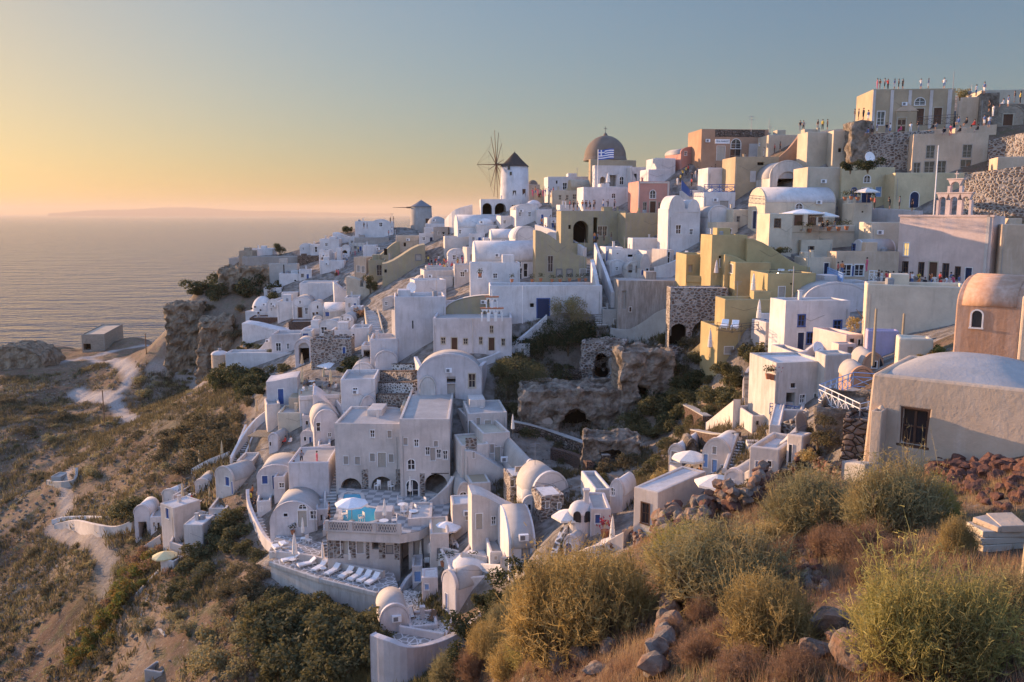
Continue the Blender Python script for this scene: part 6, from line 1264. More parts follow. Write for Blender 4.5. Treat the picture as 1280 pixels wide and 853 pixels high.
for i, (x, y) in enumerate([(404, 717), (437, 722), (366, 706)]): prop('table', ['low white table between two loungers in the middle of the row', 'low white table near the right end of the lounger row', 'low white table at the left end of the lounger row'][i], onz(x, y, zl + .01), 0, None, .8)
for i, (x, y, h) in enumerate([(369, 706, 3.4), (404, 708, 2.6), (438, 711, 2.8)]): umbrella_closed(['fat folded parasol at the left end of the sun terrace', 'slim folded parasol behind the middle of the lounger row', 'folded parasol behind the right loungers'][i], onz(x, y, zl + .01), h, 'canvas', .3 if i == 0 else .2)
umbrella_open('wide cream parasol beside the swimming pool', onz(440, 652, zt + .05), 1.75, 2.5, 'cushion_white')
for i, (x, y) in enumerate([(481, 655), (513, 624), (516, 634)][:2]): umbrella_closed(['folded parasol at the front edge of the pool terrace', 'folded parasol by the arched hotel doorway'][i], onz(x, y, zt + .02), 2.7, 'canvas')
for i, (x, y, k) in enumerate([(452, 653, 'chair'), (493, 656, 'chair'), (431, 648, 'chair'), (500, 632, 'chair'), (510, 640, 'chair'), (522, 642, 'chair'), (529, 634, 'chair'), (472, 612, 'chair'), (489, 613, 'chair'), (505, 645, 'chair')]):
    prop(k, 'white armchair on the hotel pool terrace, ' + ['behind the balustrade by the parasol', 'at the front right corner', 'left of the parasol', 'in the middle of the paving', 'right of the middle table', 'near the right wall', 'in front of the right arch', 'just inside the cave arch', 'at the right of the cave arch', 'next to the round table'][i], onz(x, y, zt + .02), random.uniform(0, 6), 'armchairs on the pool terrace', 1.15)
for i, (x, y) in enumerate([(503, 639), (517, 648), (480, 660)]): prop('table', 'white round table on the pool terrace ' + ['in the middle of the paving', 'near the right curved wall', 'under the folded front parasol'][i], onz(x, y, zt + .02), 0, None, 1.1)
WP('curved white shoulder wall at the right end of the pool terrace', [(500, 700, 672), (512, 690, 652), (524, 678, 645), (540, 668, 655)], mat='white_warm', th=.4, fnd=2)
WP('white sweeping parapet wall beside the hotel loggia', [(529, 650, 632), (545, 640, 620), (560, 630, 606), (566, 618, 596)], mat='white_warm', th=.4)
stairs('long narrow white-edged stair climbing the left side of the hotel', (414, 668), (415, 566), 1.2, 26, 'roof_grey', 'white_warm', sides=(-1,))
stairs('grey steps curving down beside the lane wall, left of the arched house', (338, 676), (322, 640), 1.6, 10, 'roof_grey', 'white', sides=(1,))
stairs('dark steps with white nosings between the small patios', (570, 704), (546, 660), 1.5, 12, 'slate', 'white', sides=(1, -1))
stairs('short stone steps from the pool terrace toward the sun terrace', (408, 702), (410, 674), 1.2, 7, 'roof_grey', 'white', sides=(1,))
stairs('grey stairs climbing through the white cluster under the olive building', (757, 398), (737, 330), 2.0, 18, 'concrete', 'white', sides=())
WP('tall white parapet on the right of the cluster stairs', [(766, 385, 366), (757, 362, 340), (748, 335, 316), (744, 322, 304)], mat='white', th=.5, fnd=3)
WP('white pillar wall on the left of the cluster stairs', [(740, 352, 325), (744, 375, 343), (750, 392, 372)], mat='white', th=.6, fnd=3)
stairs('dark steps with white edges winding down to the guest house', (922, 596), (936, 552), 1.7, 12, 'slate', 'white_warm', sides=(1, -1))
stairs('wide white block steps right of the dark winding steps', (960, 572), (952, 550), 2.4, 5, 'white_warm', 'white_warm', sides=(), riser='white_warm')
stairs('rough stone stair beside the worn white house', (942, 512), (938, 462), 1.4, 14, 'cave_rock', 'cave_rock', sides=(), riser='cave_rock')
stairs('grey stair in the lane with the blue gate', (474, 440), (464, 388), 2.2, 18, 'roof_grey', 'beige', sides=(1, -1))
stairs('grey steps climbing behind the white curved stair parapet', (1010, 452), (1078, 410), 1.5, 14, 'concrete', 'beige', sides=())
stairs('white-walled steps beside the restaurant terrace', (440, 520), (424, 498), 1.3, 9, 'roof_grey', 'white', sides=(-1,))
stairs('long descending stair at the seaward edge of the restaurant', (297, 580), (314, 538), 1.4, 16, 'slate', 'white', sides=(1, -1), sh=.8)
stairs('grey steps going up to the blue gate', (660, 428), (684, 402), 1.4, 9, 'concrete', 'white', sides=())
stairs('worn stone steps by the stained retaining wall', (752, 408), (750, 384), 1.8, 9, 'concrete', 'concrete', sides=(1,))
stairs('rough steps with white edges beside the corner suite', (656, 606), (644, 574), 1.2, 10, 'roof_grey', 'beige', sides=())
stairs('pink-grey steps between the mustard-yellow terraces', (934, 372), (924, 346), 1.4, 9, 'lilac', 'yellow', sides=(1,))
zp = zat(580, 690, hitY(580, 696, 50) - .5)
for i, (poly, lab) in enumerate([([(537, 690), (575, 700), (582, 682), (552, 668)], 'small grey patio with an open parasol'), ([(578, 702), (610, 708), (622, 688), (598, 676)], 'small grey patio with a round table inside curved white walls'), ([(628, 708), (652, 712), (660, 690), (640, 682)], 'small grey patio with a pale blue table')]):
    a, b_ = poly[0], poly[1]; cx, cy = (a[0] + b_[0]) / 2, (a[1] + b_[1]) / 2; z = terrace(lab, poly, (cx, cy, hitY(cx, cy + 4, 50) - .3), 'flagstone', 'white_warm', ((0, .9), (1, .9), (3, .7)), .9, 3)
    mx = sum(p[0] for p in poly) / 4; my = sum(p[1] for p in poly) / 4
    prop('btable' if i == 2 else 'table', ['white round table under the small open parasol', 'white round table inside the curved patio walls', 'pale blue round table on the last small patio'][i], onz(mx, my, z + .01))
    for k in range(3): prop('chair', f"white armchair on the {['parasol', 'curved', 'last'][i]} patio, " + ['nearest', 'middle', 'farthest'][k], onz(mx + [-6, 6, 1][k], my + [2, 1, -5][k], z + .01), k * 2.1, ['armchairs on the parasol patio', 'armchairs on the curved patio', 'armchairs on the last patio'][i])
    if i == 0: umbrella_open('pale blue-white parasol over the small patio', onz(mx - 4, my - 4, z), 1.6, 2.4, 'cushion_white')
    else: umbrella_closed(['', 'tall folded parasol on the curved patio', 'tall folded parasol on the last patio'][i], onz(mx, my - 4, z), 2.8, 'canvas', .14)
umbrella_closed('folded parasol on the corner suite roof terrace', at(641, 546, 94.5), 2.6, 'canvas')
zz = zat(520, 706, hitY(520, 708, 50)); umbrella_closed('folded parasol in front of the dark-framed door', G(526, 706), 2.6, 'canvas', .18)
for i, (x, y) in enumerate([(520, 708), (533, 708)]): prop('chair', ['white armchair left of the dark-framed door parasol', 'white armchair right of the dark-framed door parasol'][i], G(x, y), i * 2.5 + 1, None, 1.1)
umbrella_open('tan canvas parasol by the mosaic stone path', G(711, 672), 1.4, 2.3, 'canvas', 6)
umbrella_closed('folded cream parasol next to the curved rendered bench', G(765, 688, 40), 2.6, 'canvas')
WP('curved rendered bench wall with small drain holes', [(728, 702, 688, 60), (745, 694, 680, 60), (762, 686, 674, 60), (785, 680, 662, 58)], mat='white_warm', th=1.2, fnd=2)
WP('white zigzag patio wall above the dome-roofed store', [(545, 705, 690), (572, 712, 700), (600, 712, 704), (626, 716, 706), (650, 716, 706)], mat='white', th=.35)
for i, (x, y) in enumerate([(554, 712), (591, 710), (563, 708)][:3]): pot_plant(['terracotta pot plant on the patio wall, rightmost of three', 'terracotta pot with a rounded plant on the patio wall', 'terracotta pot plant at the foot of the dark steps'][i - 1], G(x, y, 50) + Vector((0, 0, .3)), 1.2)
zc_ = zat(530, 770, hitY(530, 776, 40) - .4)
terrace('courtyard paved with dark pebble mosaic between the lowest white houses', [(500, 790), (556, 800), (566, 775), (540, 740), (505, 738), (496, 760)], zc_, 'pebble_mosaic', 'lilac_white', ((0, .6), (1, .4)), .5, 4)
terrace('lowest whitewashed court behind the tall curved wall', [(472, 797), (490, 804), (516, 811), (546, 805), (588, 780), (560, 772), (520, 786)], (516, 811, 67.6), 'flagstone', 'lilac_white', (), .3, 3)
WP('white wall running down the left side of the mosaic courtyard', [(492, 782, 768), (498, 760, 742), (508, 740, 724), (516, 728, 716)], mat='lilac_white', th=.4, fnd=3)
WP('curved stone-faced planter wall at the lower end of the courtyard', [(512, 786, 776), (522, 800, 791), (540, 804, 795), (562, 796, 788)], mat='white_gap_stone', th=.6, fnd=1)
stairs('broad stepped path down into the mosaic courtyard', (498, 776), (514, 736), 1.6, 10, 'pebble_mosaic', 'lilac_white', sides=())
ch_ = [(512, 774), (538, 776)]
def deckchair(label, p, rz=0, m='canvas'):
    ob = empty('deck_chair', p, rz, label, 'deck chair'); b = MB()
    for x in (-.3, .3): b.tube([(x, -.5, 0), (x, .5, .9)], .03, 4); b.tube([(x, .45, 0), (x, -.4, .55)], .03, 4)
    b.build('frame', 'wood', ob); b = MB(); pts = [(-.5, .35), (-.2, .22), (.1, .3), (.45, .85)]; b.add([(sx, y, z) for y, z in pts for sx in (-.28, .28)] + [(sx, y, z - .02) for y, z in pts for sx in (-.28, .28)], [(0, 1, 3, 2), (2, 3, 5, 4), (4, 5, 7, 6), (8, 10, 11, 9), (10, 12, 13, 11), (12, 14, 15, 13)]); b.build('sling', m, ob); return ob
deckchair('wooden deck chair with a pale sling on the courtyard edge', onz(514, 773, zc_), .5)
deckchair('dark wooden deck chair beside the planter wall', onz(540, 776, zc_), -.5, 'wood')
zr = zat(400, 488, hitY(400, 492, 60))
terrace('restaurant terrace crowded with parasols and chairs above the sea side', [(374, 500), (424, 497), (432, 480), (420, 466), (388, 462), (372, 478)], zr, 'beige', 'white', (0,), .5, 4)
for i, (x, y, h) in enumerate([(378, 487, 4.2), (390, 470, 3.4), (397, 473, 3.2), (404, 462, 3.0), (378, 462, 3.6), (405, 480, 3.4), (414, 490, 4.4), (321, 520, 2.8), (280, 562, 2.8)][:7]):
    umbrella_closed('folded tan parasol on the restaurant terrace, ' + ['leftmost', 'second from the left', 'third from the left', 'farthest back', 'by the arch', 'in the middle', 'tallest, at the right'][i], onz(x, y, zr), h * .75, 'canvas_tan', .26)
umbrella_open('square white canopy parasol on the restaurant terrace', onz(412, 474, zr), 2.0, 2.6, 'cushion_white', 4)
for i in range(16):
    x, y = 384 + (i % 6) * 7.5 + random.uniform(-2, 2), 474 + (i // 6) * 8 + random.uniform(-2, 2)
    prop(['wchair', 'ctable', 'dchair'][i % 3], ['wooden chair among the folded tan parasols', 'cloth-topped table among the folded tan parasols', 'dark metal chair among the folded tan parasols'][i % 3], onz(x, y, zr), random.uniform(0, 6), ['wooden chairs on the restaurant terrace', 'tables on the restaurant terrace', 'dark chairs on the restaurant terrace'][i % 3])
WP('white outer parapet of the seaward stair', [(290, 582, 570), (303, 560, 546), (318, 538, 526), (332, 525, 514)], mat='white', th=.4)
WP('white low wall along the edge of the lower seaward terrace', [(240, 592, 586), (262, 580, 574), (286, 572, 565)], mat='white', th=.35)
for i, (x, y) in enumerate([(321, 522), (250, 585), (278, 575), (402, 0)][:3]): umbrella_closed(['folded tan parasol at the head of the seaward stair', 'folded tan parasol above the small slope terrace', 'folded tan parasol at the bend of the seaward wall'][i], G(x, y), 2.8, 'canvas_tan', .22)
terrace('sunbathing roof terrace with striped mattresses', [(350, 578), (382, 584), (408, 572), (400, 556), (362, 556)], (378, 580, hitY(378, 584)), 'white', 'lilac_white', (), .3, 3)
zs_ = zat(378, 580, hitY(378, 584))
for i, (x, y) in enumerate([(356, 571), (362, 568)]):
    b = MB(); b.box(-.35, .35, 0, 1.9, .01, .14); o = b.build('floor_mattress', 'dark_blue', None, bevel=.03); o.location = onz(x, y, zs_); o.rotation_euler = (0, 0, R(-60)); tag(o, ['dark blue mattress on the sunbathing roof, nearer one', 'dark blue mattress on the sunbathing roof, farther one'][i], 'mattress')
def pergola(label, px, py, w, d, h, yaw, n=12, mat='pale_wood', near=60):
    ob = empty('pergola', G(px, py, near), R(yaw), label, 'pergola')
    for x in (0, w):
        for y in (0, d): b = MB(); b.box(x - .06, x + .06, y - .06, y + .06, -1, h); b.build('post', mat, ob)
    b = MB()
    for y in (0, d): b.box(-.2, w + .2, y - .05, y + .05, h, h + .12)
    b.build('beam', mat, ob)
    for i in range(n): b = MB(); x = w * i / (n - 1); b.box(x - .12, x + .12, -.3, d + .3, h + .12, h + .17); b.build('slat', mat, ob)
    return ob
pergola('slatted reed pergola above the seaward stair', 312, 566, 4.5, 3, 2.3, -8, 14)
pergola('reed pergola on the white hotel loggia', 425, 560, 2.2, 1.5, 2.2, 0, 8, 'pale_wood')
WP('white curved lane wall below the blue-windowed house', [(310, 622, 612), (312, 640, 628), (322, 665, 652), (338, 688, 676), (368, 700, 690), (410, 706, 698)], mat='lilac_white', th=.4, fnd=3)
terrace('grey terrace with two loungers before the arched house', [(336, 690), (392, 700), (406, 686), (398, 672), (345, 670)], (366, 690, hitY(366, 694)), 'flagstone', 'white_dirty', (), .3, 3); zv = zat(366, 690, hitY(366, 694))
for i, (x, y) in enumerate([(343, 684), (352, 680)]): prop('lounger', ['white lounger on the arched house terrace, left one', 'white lounger on the arched house terrace, right one'][i], onz(x, y, zv), R(-150), None)
umbrella_closed('folded pale parasol before the arched house', onz(379, 676, zv), 2.7, 'canvas')
prop('table', 'white table under the folded parasol of the arched house', onz(380, 679, zv))
prop('chair', 'white chair at the arched house table', onz(386, 680, zv), 1, None, 1.1)
WP('white crenellated path wall leading to the gate room', [(70, 660, 655), (95, 662, 650), (120, 668, 655), (145, 668, 658), (168, 664, 650)], mat='white_warm', th=.5)
WP('white lower path wall descending from the gate room', [(176, 694, 686), (190, 686, 676), (202, 678, 668)], mat='white_warm', th=.4)
WP('low white wall on the sea path, upper one', [(66, 655, 650), (80, 650, 646), (110, 650, 645), (138, 650, 646)], mat='white', th=.4)
z1 = zat(238, 640, hitY(240, 648)); terrace('slope restaurant terrace with round bush and parasols', [(222, 640), (262, 648), (286, 640), (270, 618), (238, 612), (216, 625)], z1, 'roof_grey', 'white_warm', ((0, .8), (4, .6)), .8, 4)
umbrella_closed('tall folded parasol on the slope restaurant terrace, left one', onz(229, 630, z1), 3, 'canvas_tan'); umbrella_closed('tall folded parasol on the slope restaurant terrace, right one', onz(263, 636, z1), 3, 'canvas_tan')
for i in range(10): prop(['wchair', 'ctable'][i % 2], ['wooden chair on the slope restaurant terrace', 'cloth-topped table on the slope restaurant terrace'][i % 2], onz(232 + (i % 5) * 8, 624 + (i // 5) * 9, z1), i, ['wooden chairs on the slope restaurant', 'tables on the slope restaurant'][i % 2])
terrace('narrow white balcony terrace with two tables on the slope house', [(214, 685), (229, 690), (234, 676), (220, 670)], (220, 688, hitY(220, 696)), 'white', 'white_warm', ((0, .8), (3, .8)), .8, 3)
umbrella_open('yellow-cream open parasol on the lowest slope terrace', G(207, 712), 1.5, 2.3, 'canvas_yellow', 10)
H('small white wall block below the yellow-cream parasol', 201, 218, 701, 716, 96, -15, 2, mat='white_warm', roof='white', par=.3)
WP('pale concrete drain channel crossing the green slope', [(170, 745, 742), (182, 732, 729), (198, 716, 713)], mat='concrete', th=.6, fnd=.5)
WP('grey water pipe bending across the bottom slope', [(186, 745, 743), (176, 772, 770), (178, 786, 784), (200, 788, 786), (207, 796, 794)], mat='concrete', th=.22, fnd=.3, h=.2, name='water_pipe', cat='pipe', n=2)
WP('white stones kerb of the ruined pool platform on the sea path', [(60, 605, 600), (78, 608, 602), (94, 604, 598), (96, 590, 585)], mat='concrete', th=.5)
H('low concrete water tank beside the sea path', 64, 77, 596, 606, 150, 0, 3, name='water_tank', cat='tank', mat='concrete', roof='concrete', par=.2)
H('open grey concrete box at the very bottom of the slope', 180, 203, 839, 850, 80, -15, 2, name='water_tank', cat='tank', mat='concrete', roof='concrete', par=.6)
def pole(label, px, py0, py1, Y=None, r=.12, name='utility_pole', cat='pole', mat='wood', cross=False, near=60):
    p = G(px, py0, near) if Y is None else at(px, py0, Y); h = zat(px, py1, p.y) - p.z; ob = empty(name, p, 0, label, cat); b = MB(); b.tube([(0, 0, -1), (0, 0, h)], [r, r * .7], 6); b.build('shaft', mat, ob)
    if cross:
        for z in (h - .3, h - .8): b = MB(); b.tube([(-.6, 0, z), (.6, 0, z)], .035, 4); b.build('crossbar', mat, ob)
    return ob
pole('wooden utility pole on the bend of the dirt road', 131, 532, 488, r=.15); pole('wooden utility pole at the foot of the sea cliff', 183, 443, 417, r=.16); pole('wooden utility pole against the sea near the cliff edge', 210, 418, 397, 225, r=.16); pole('short post by the shore mound', 60, 446, 436, 262, r=.15)
pole('tall thin flagpole in front of the pale yellow terrace', 1167, 268, 182, 108, .09, 'flagpole', 'pole', 'trim_white'); pole('thin television aerial on the shop roof', 939, 162, 144, 158, .05, 'aerial', 'aerial', 'metal', True); pole('bare mast on the shop roof', 961, 165, 148, 158, .06, 'aerial', 'aerial', 'metal')
pole('short bare mast on the ochre hall roof', 1191.5, 107, 89, 140, .07, 'aerial', 'aerial', 'metal'); pole('thin white mast in front of the bell-gabled house wall', 653, 396, 357, 121, .06, 'aerial', 'mast', 'trim_white'); pole('grey pipe mast beside the small blue-doored box house', 989, 404, 333, 92, .07, 'aerial', 'mast', 'metal')
pole('leaning timber post at the seaward bar terrace', 546, 384, 345, 128, .05, 'aerial', 'mast', 'metal')
for i, (x, y0, y1) in enumerate([(1092, 440, 386), (1127, 440, 392), (1122, 447, 420)]): pole(['squared timber post on the lilac terrace, left one', 'squared timber post on the lilac terrace, right one', 'low timber post between the tall ones'][i], x, y0, y1, 60, .13, 'timber_post', 'post', 'pale_wood')
fp = at(747, 236, 171); ob = empty('flag_mast', fp, 0, 'pole with a blue and white striped flag with a cross, before the brown dome', 'flag'); h = zat(747, 187, 171) - fp.z; b = MB(); b.tube([(0, 0, 0), (0, 0, h)], .07, 6); b.build('pole', 'trim_white', ob)
fw, fh = 3.1, 1.9
for i in range(9):
    b = MB(); n = 8; z0 = h - .1 - fh * (i + 1) / 9; z1_ = h - .1 - fh * i / 9; x0 = .42 * fw if i < 5 else 0
    vs = []
    for k in range(n + 1):
        x = x0 + (fw - x0) * k / n; y = .25 * math.sin(x * 2.2); dz = .12 * x / fw * 2 - .05 * math.sin(x * 2)
        vs += [(x, y, z0 + dz), (x, y, z1_ + dz)]
    b.add(vs + [(x, y + .02, z) for x, y, z in vs], [(2 * k, 2 * k + 2, 2 * k + 3, 2 * k + 1) for k in range(n)] + [(2 * k + 1 + 2 * n + 2, 2 * k + 3 + 2 * n + 2, 2 * k + 2 + 2 * n + 2, 2 * k + 2 * n + 2) for k in range(n)]); b.build('stripe', 'flag_blue' if i % 2 == 0 else 'sign_white', ob)
def patch(x0, x1, z0, z1, m, nm):
    b = MB(); n = 4; vs = []
    for k in range(n + 1):
        x = x0 + (x1 - x0) * k / n; y = .25 * math.sin(x * 2.2); dz = .12 * x / fw * 2 - .05 * math.sin(x * 2); vs += [(x, y, z0 + dz), (x, y, z1 + dz)]
    b.add(vs + [(x, y + .025, z) for x, y, z in vs], [(2 * k, 2 * k + 2, 2 * k + 3, 2 * k + 1) for k in range(n)] + [(2 * k + 1 + 2 * n + 2, 2 * k + 3 + 2 * n + 2, 2 * k + 2 + 2 * n + 2, 2 * k + 2 * n + 2) for k in range(n)]); b.build(nm, m, ob)
zt_ = h - .1; u5 = fh * 5 / 9; cw = .42 * fw; bb = u5 * .4
for (a0, a1) in ((0, cw * .4), (cw * .6, cw)):
    for (c0, c1) in ((zt_ - u5, zt_ - u5 * .6), (zt_ - u5 * .4, zt_)): patch(a0, a1, c0, c1, 'flag_blue', 'canton')
patch(cw * .4, cw * .6, zt_ - u5, zt_, 'sign_white', 'cross'); patch(0, cw * .4, zt_ - u5 * .6, zt_ - u5 * .4, 'sign_white', 'cross'); patch(cw * .6, cw, zt_ - u5 * .6, zt_ - u5 * .4, 'sign_white', 'cross')
def dish(label, p, r=.6, yaw=0, mat='sign_white'):
    ob = empty('satellite_dish', p, R(yaw), label, 'satellite dish'); b = MB(); prof = [(r * i / 5, .25 * r * (i / 5) ** 2) for i in range(6)]; b.lathe([(max(x, .005), z) for x, z in prof] + [(max(x, .005), z + .03) for x, z in prof[::-1]], 18); o = b.build('reflector', mat, ob, smooth=True); o.rotation_euler = (R(75), 0, 0); o.location = (0, 0, .8)
    b = MB(); b.tube([(0, .1, -.3), (0, .1, .8)], .04, 5); b.tube([(0, 0, .6), (0, -.5, .9)], .02, 4); b.build('mount', 'metal', ob)
dish('white satellite dish on the rubble wall under the ochre hall', at(1086, 204, 130), .8, 10); dish('round satellite dish on the mustard-yellow villa', at(928, 326, 110), .95, 0); dish('satellite dish on the orange-lit roof above the flower lane', at(515, 366, 140), .9, -20); dish('satellite dish beside the white curved stair parapet', at(1021, 447, 72), .55, 20); dish('large grey satellite dish beside the rock cliff', at(997, 548, 50), .85, 50, 'metal')
zf = zat(1050, 522, 47.5)
FP = [(1023, 502), (1073, 527), (1096, 522), (1104, 495), (1066, 484)]
terrace('grey rooftop terrace on the rock with a white lattice fence', FP, zf, 'concrete', 'cave_rock', (), .3, 1)
def fence(label, pts, z, h=1.05, mat='trim_white', cell=.95, r=.03):
    P = [onz(x, y, z) if len(q_) == 2 else None for q_ in pts for (x, y) in [q_]]; O = P[0]; ob = empty('lattice_fence', O, 0, label, 'fence')
    for a, b_ in zip(P[:-1], P[1:]):
        a = a - O; b_ = b_ - O; L = (b_ - a).length; n = max(1, round(L / cell)); b = MB(); up = Vector((0, 0, 1))
        for zz_ in (.12, h * .72, h): b.tube([a + up * zz_, b_ + up * zz_], r, 4)
        b.build('rail', mat, ob); b = MB()
        for i in range(n + 1): q = a.lerp(b_, i / n); b = MB(); b.tube([q, q + up * h], r * 1.2, 4); b.build('post', mat, ob)
        b = MB()
        for i in range(n):
            q0 = a.lerp(b_, i / n); q1 = a.lerp(b_, (i + 1) / n); b.tube([q0 + up * .12, q1 + up * h * .72], r * .7, 4); b.tube([q1 + up * .12, q0 + up * h * .72], r * .7, 4)
        b.build('lattice', mat, ob)
fence('white lattice fence along the front of the rock terrace', [(1023, 502), (1074, 528)], zf); fence('lilac-blue lattice fence along the back of the rock terrace', [(1023, 502), (1066, 485), (1092, 487)], zf, mat='light_blue'); fence('pale lattice fence at the right end of the rock terrace', [(1074, 528), (1094, 523)], zf)
zb = zat(985, 518, 66); yfence = lambda l, p: fence(l, p, zb, .9, 'blue_paint', .7)
terrace('small blue-fenced yard in front of the worn white house', [(962, 518), (1004, 524), (1012, 512), (968, 508)], zb, 'flagstone', 'white_dirty', (), .3, 3)
yfence('royal blue lattice fence around the small yard', [(962, 518), (1003, 524)])
fence('blue railing on the white house below the shop terrace', [(880, 241), (918, 241)], zat(900, 241, 143), 1.3, 'blue_paint', 1.2, .05); fence('blue railing along the crowded stair landing', [(852, 238), (862, 246), (875, 247)], zat(862, 246, 150), 1.2, 'blue_paint', 1.2, .05)
fence('pale blue railing by the church crowd', [(1086, 352), (1098, 353)], zat(1092, 352, 102), 1.3, 'sign_white', .8, .04); fence('thin dark railing in front of the ochre hall windows', [(1146, 158), (1196, 155)], zat(1170, 156, 133), 1.4, 'dark_metal', 1.5, .03)
fence('thin dark railing of the lower yellow sunbed terrace', [(896, 414), (915, 417), (948, 413)], zat(915, 414, 90), .9, 'dark_metal', 1.5, .025); fence('thin dark railing of the upper yellow sunbed terrace', [(962, 346), (1014, 349)], zat(985, 348, 100), .9, 'dark_metal', 1.5, .025)
fence('blue railing panels beside the purple-cloth shop', [(1034, 344), (1053, 353)], zat(1043, 350, 101), 1.0, 'light_blue', .9, .04)
g = G(679, 398); ob = empty('gate', g, R(4), 'tall dark blue wooden gate at the end of the long white wall', 'gate'); b = MB(); b.box(-.85, .85, -.06, .06, 0, 2.8); b.build('door_leaf', 'dark_blue', ob); b = MB(); b.box(-1.0, -.86, -.1, .1, 0, 2.95); b.box(.86, 1.0, -.1, .1, 0, 2.95); b.box(-.86, .86, -.1, .1, 2.81, 2.95); b.build('frame', 'blue_paint', ob)
def twin(lab, px, py, Y): 
    for i in (0, 1): prop('lounger', lab + [', left one', ', right one'][i], at(px + i * 13, py + i, Y), R(-20), None, 1.15)
twin('cushioned white sunbed on the lower yellow terrace', 904, 412, 92); twin('cushioned white sunbed on the upper yellow terrace', 975, 347, 102)
umbrella_closed('tall folded cream parasol on the middle yellow terrace', at(941, 374, 99.5), 3.0, 'canvas', .3); umbrella_closed('tall folded cream parasol on the lower yellow terrace', at(948, 410, 93), 3.1, 'canvas', .3); umbrella_closed('folded pink parasol on the upper yellow patio', at(895, 350, 108.5), 2.5, 'lilac_white', .3); umbrella_closed('folded pale pink parasol on the lowest yellow patio', at(887, 446, 89), 2.9, 'lilac_white', .26)
umbrella_open('big white parasol over the cream restaurant terrace', at(1003, 288, 116.5), 2.9, 2.8, 'cushion_white', 8); umbrella_open('white parasol before the pale yellow house', at(1083, 258, 121), 1.8, 2.5, 'canvas', 6); umbrella_closed('folded white parasol at the arched-window house', at(760, 235, 172), 3.0, 'canvas', .45)
umbrella_open('long grey-white awning parasol right of the big restaurant parasol', at(1030, 286, 117.5), 2.0, 2.2, 'canvas', 6)
umbrella_open('cream parasol over the diners at the vaulted guest house', at(862, 603, 66.5), 1.5, 2.6, 'canvas', 8); umbrella_open('pale canvas parasol half hidden behind the stone wall', at(896, 622, 57), 1.6, 1.6, 'canvas', 7)
prop('ctable', 'cloth-covered dining table under the cream parasol', at(866, 603, 66), 0, None, 1.1)
def lamp(label, p): ob = empty('wall_lamp', p, 0, label, 'lamp'); b = MB(); b.sphere((0, 0, 0), .13, 8, 6); b.build('bulb', 'lamp_glow', ob); b = MB(); b.box(-.05, .05, 0, .3, -.05, .05); b.build('bracket', 'dark_metal', ob)
for (x, y, Y, l) in [(908, 325, 115.3, 'lit wall lamp beside the upper yellow villa door'), (955, 381, 96.5, 'lit lamp on the middle yellow wall'), (965, 403, 96, 'lit lamp at the foot of the middle yellow wall'), (972, 342, 103, 'lit lamp by the upper yellow sunbeds'), (967, 343.5, 103, 'second lit lamp by the upper yellow sunbeds, left one')]: lamp(l, at(x, y, Y))
H('white-washed low house on the steep bank right of the guest house', 936, 972, 560, 598, 48, -36, 4, mat='white_warm', roof='white', par=.3, ops=[('sl', 948, 584, 7, 14), ('w', 962, 580, 5, 7)])
H('small vaulted white store tucked under the steep bank', 905, 928, 590, 616, 50, -36, 4, kind='vault', mat='lilac_white', rise=.7, ops=[('dl', 914, 606, 6, 12)])
H('white ledge block holding the path above the steep bank', 972, 1004, 512, 530, 60, -20, 3, mat='white_warm', roof='flagstone', par=.25)
WP('white retaining wall zigzagging up the steep bank', [(898, 618, 606), (930, 604, 592), (955, 580, 568), (985, 560, 546), (1004, 542, 528)], mat='white_warm', th=.4, fnd=2, near=38)
WP('lower rubble wall following the steep bank', [(880, 640, 626), (910, 628, 616), (945, 612, 600), (975, 600, 588)], mat='dry_stone', th=.6, fnd=2, near=36)
WP('rubble wall under the ledge path of the steep bank', [(962, 552, 538), (985, 540, 526), (1008, 524, 512)], mat='mortared_rubble', th=.6, fnd=2, near=38)
NB = H('big tan plastered house with a battered wall and a large barred window', 1082, 1300, 477, 578, 24, -40, 4, mat='tan', roof='tan', par=.12, bevel=.16, fnd=1.5, taper=.12, fix=True, ops=[('wd', 1143, 534, 32, 44)])
b = MB(); W_, Hh = NB['W'], NB['H']; n = 16
vs = []; fs = []
for i in range(n + 1):
    for j in range(n + 1):
        x = W_ * .0 + .1 + (W_ - .2) * i / n; y = .15 + 3.6 * j / n; e = 1 - abs(2 * (i / n - .5)) ** 2.6; g_ = math.sin(math.pi * min(1, j / n * .8 + .0)) ; vs.append((x, y, Hh - .14 + .62 * max(0, e) * g_))
for i in range(n):
    for j in range(n): fs.append((i * (n + 1) + j, (i + 1) * (n + 1) + j, (i + 1) * (n + 1) + j + 1, i * (n + 1) + j + 1))
b.add(vs, fs); b.build('shell_roof', 'roof_grey', NB['ob'], smooth=True)
H('red-brown plastered house with a barrel roof and a small arched window', 1190, 1272, 350, 452, 31, -38, 5, kind='vaultx', mat='terracotta', roof='terracotta', rise=.95, bevel=.05, fnd=2, fix=True, ops=[('wa', 1221, 399, 13, 21)])
H('tan buttress pier at the right edge of the picture', 1264, 1300, 372, 520, 25.5, -38, 3, mat='tan', roof='tan', par=.05, bevel=.12, fix=True)
H('little tan plastered oven knob with a dark square hole', 1088, 1100, 505, 548, 24.6, -35, 1.2, kind='dome', name='oven', cat='oven', mat='tan', roof='tan', rise=.25, fix=True, ops=[('v', 1093, 530, 8, 9)]) 
H('low tan vaulted cellar behind the barrel-roofed house', 1200, 1262, 405, 436, 36, -30, 3, kind='vault', mat='cream', roof='cream', rise=.6, fix=True)
WP('stone-flagged step edge between the rock and the tan house', [(1062, 582, 577, 25), (1078, 584, 578, 24.5), (1092, 588, 581, 24)], mat='concrete', th=.5, fnd=1, fix=True)
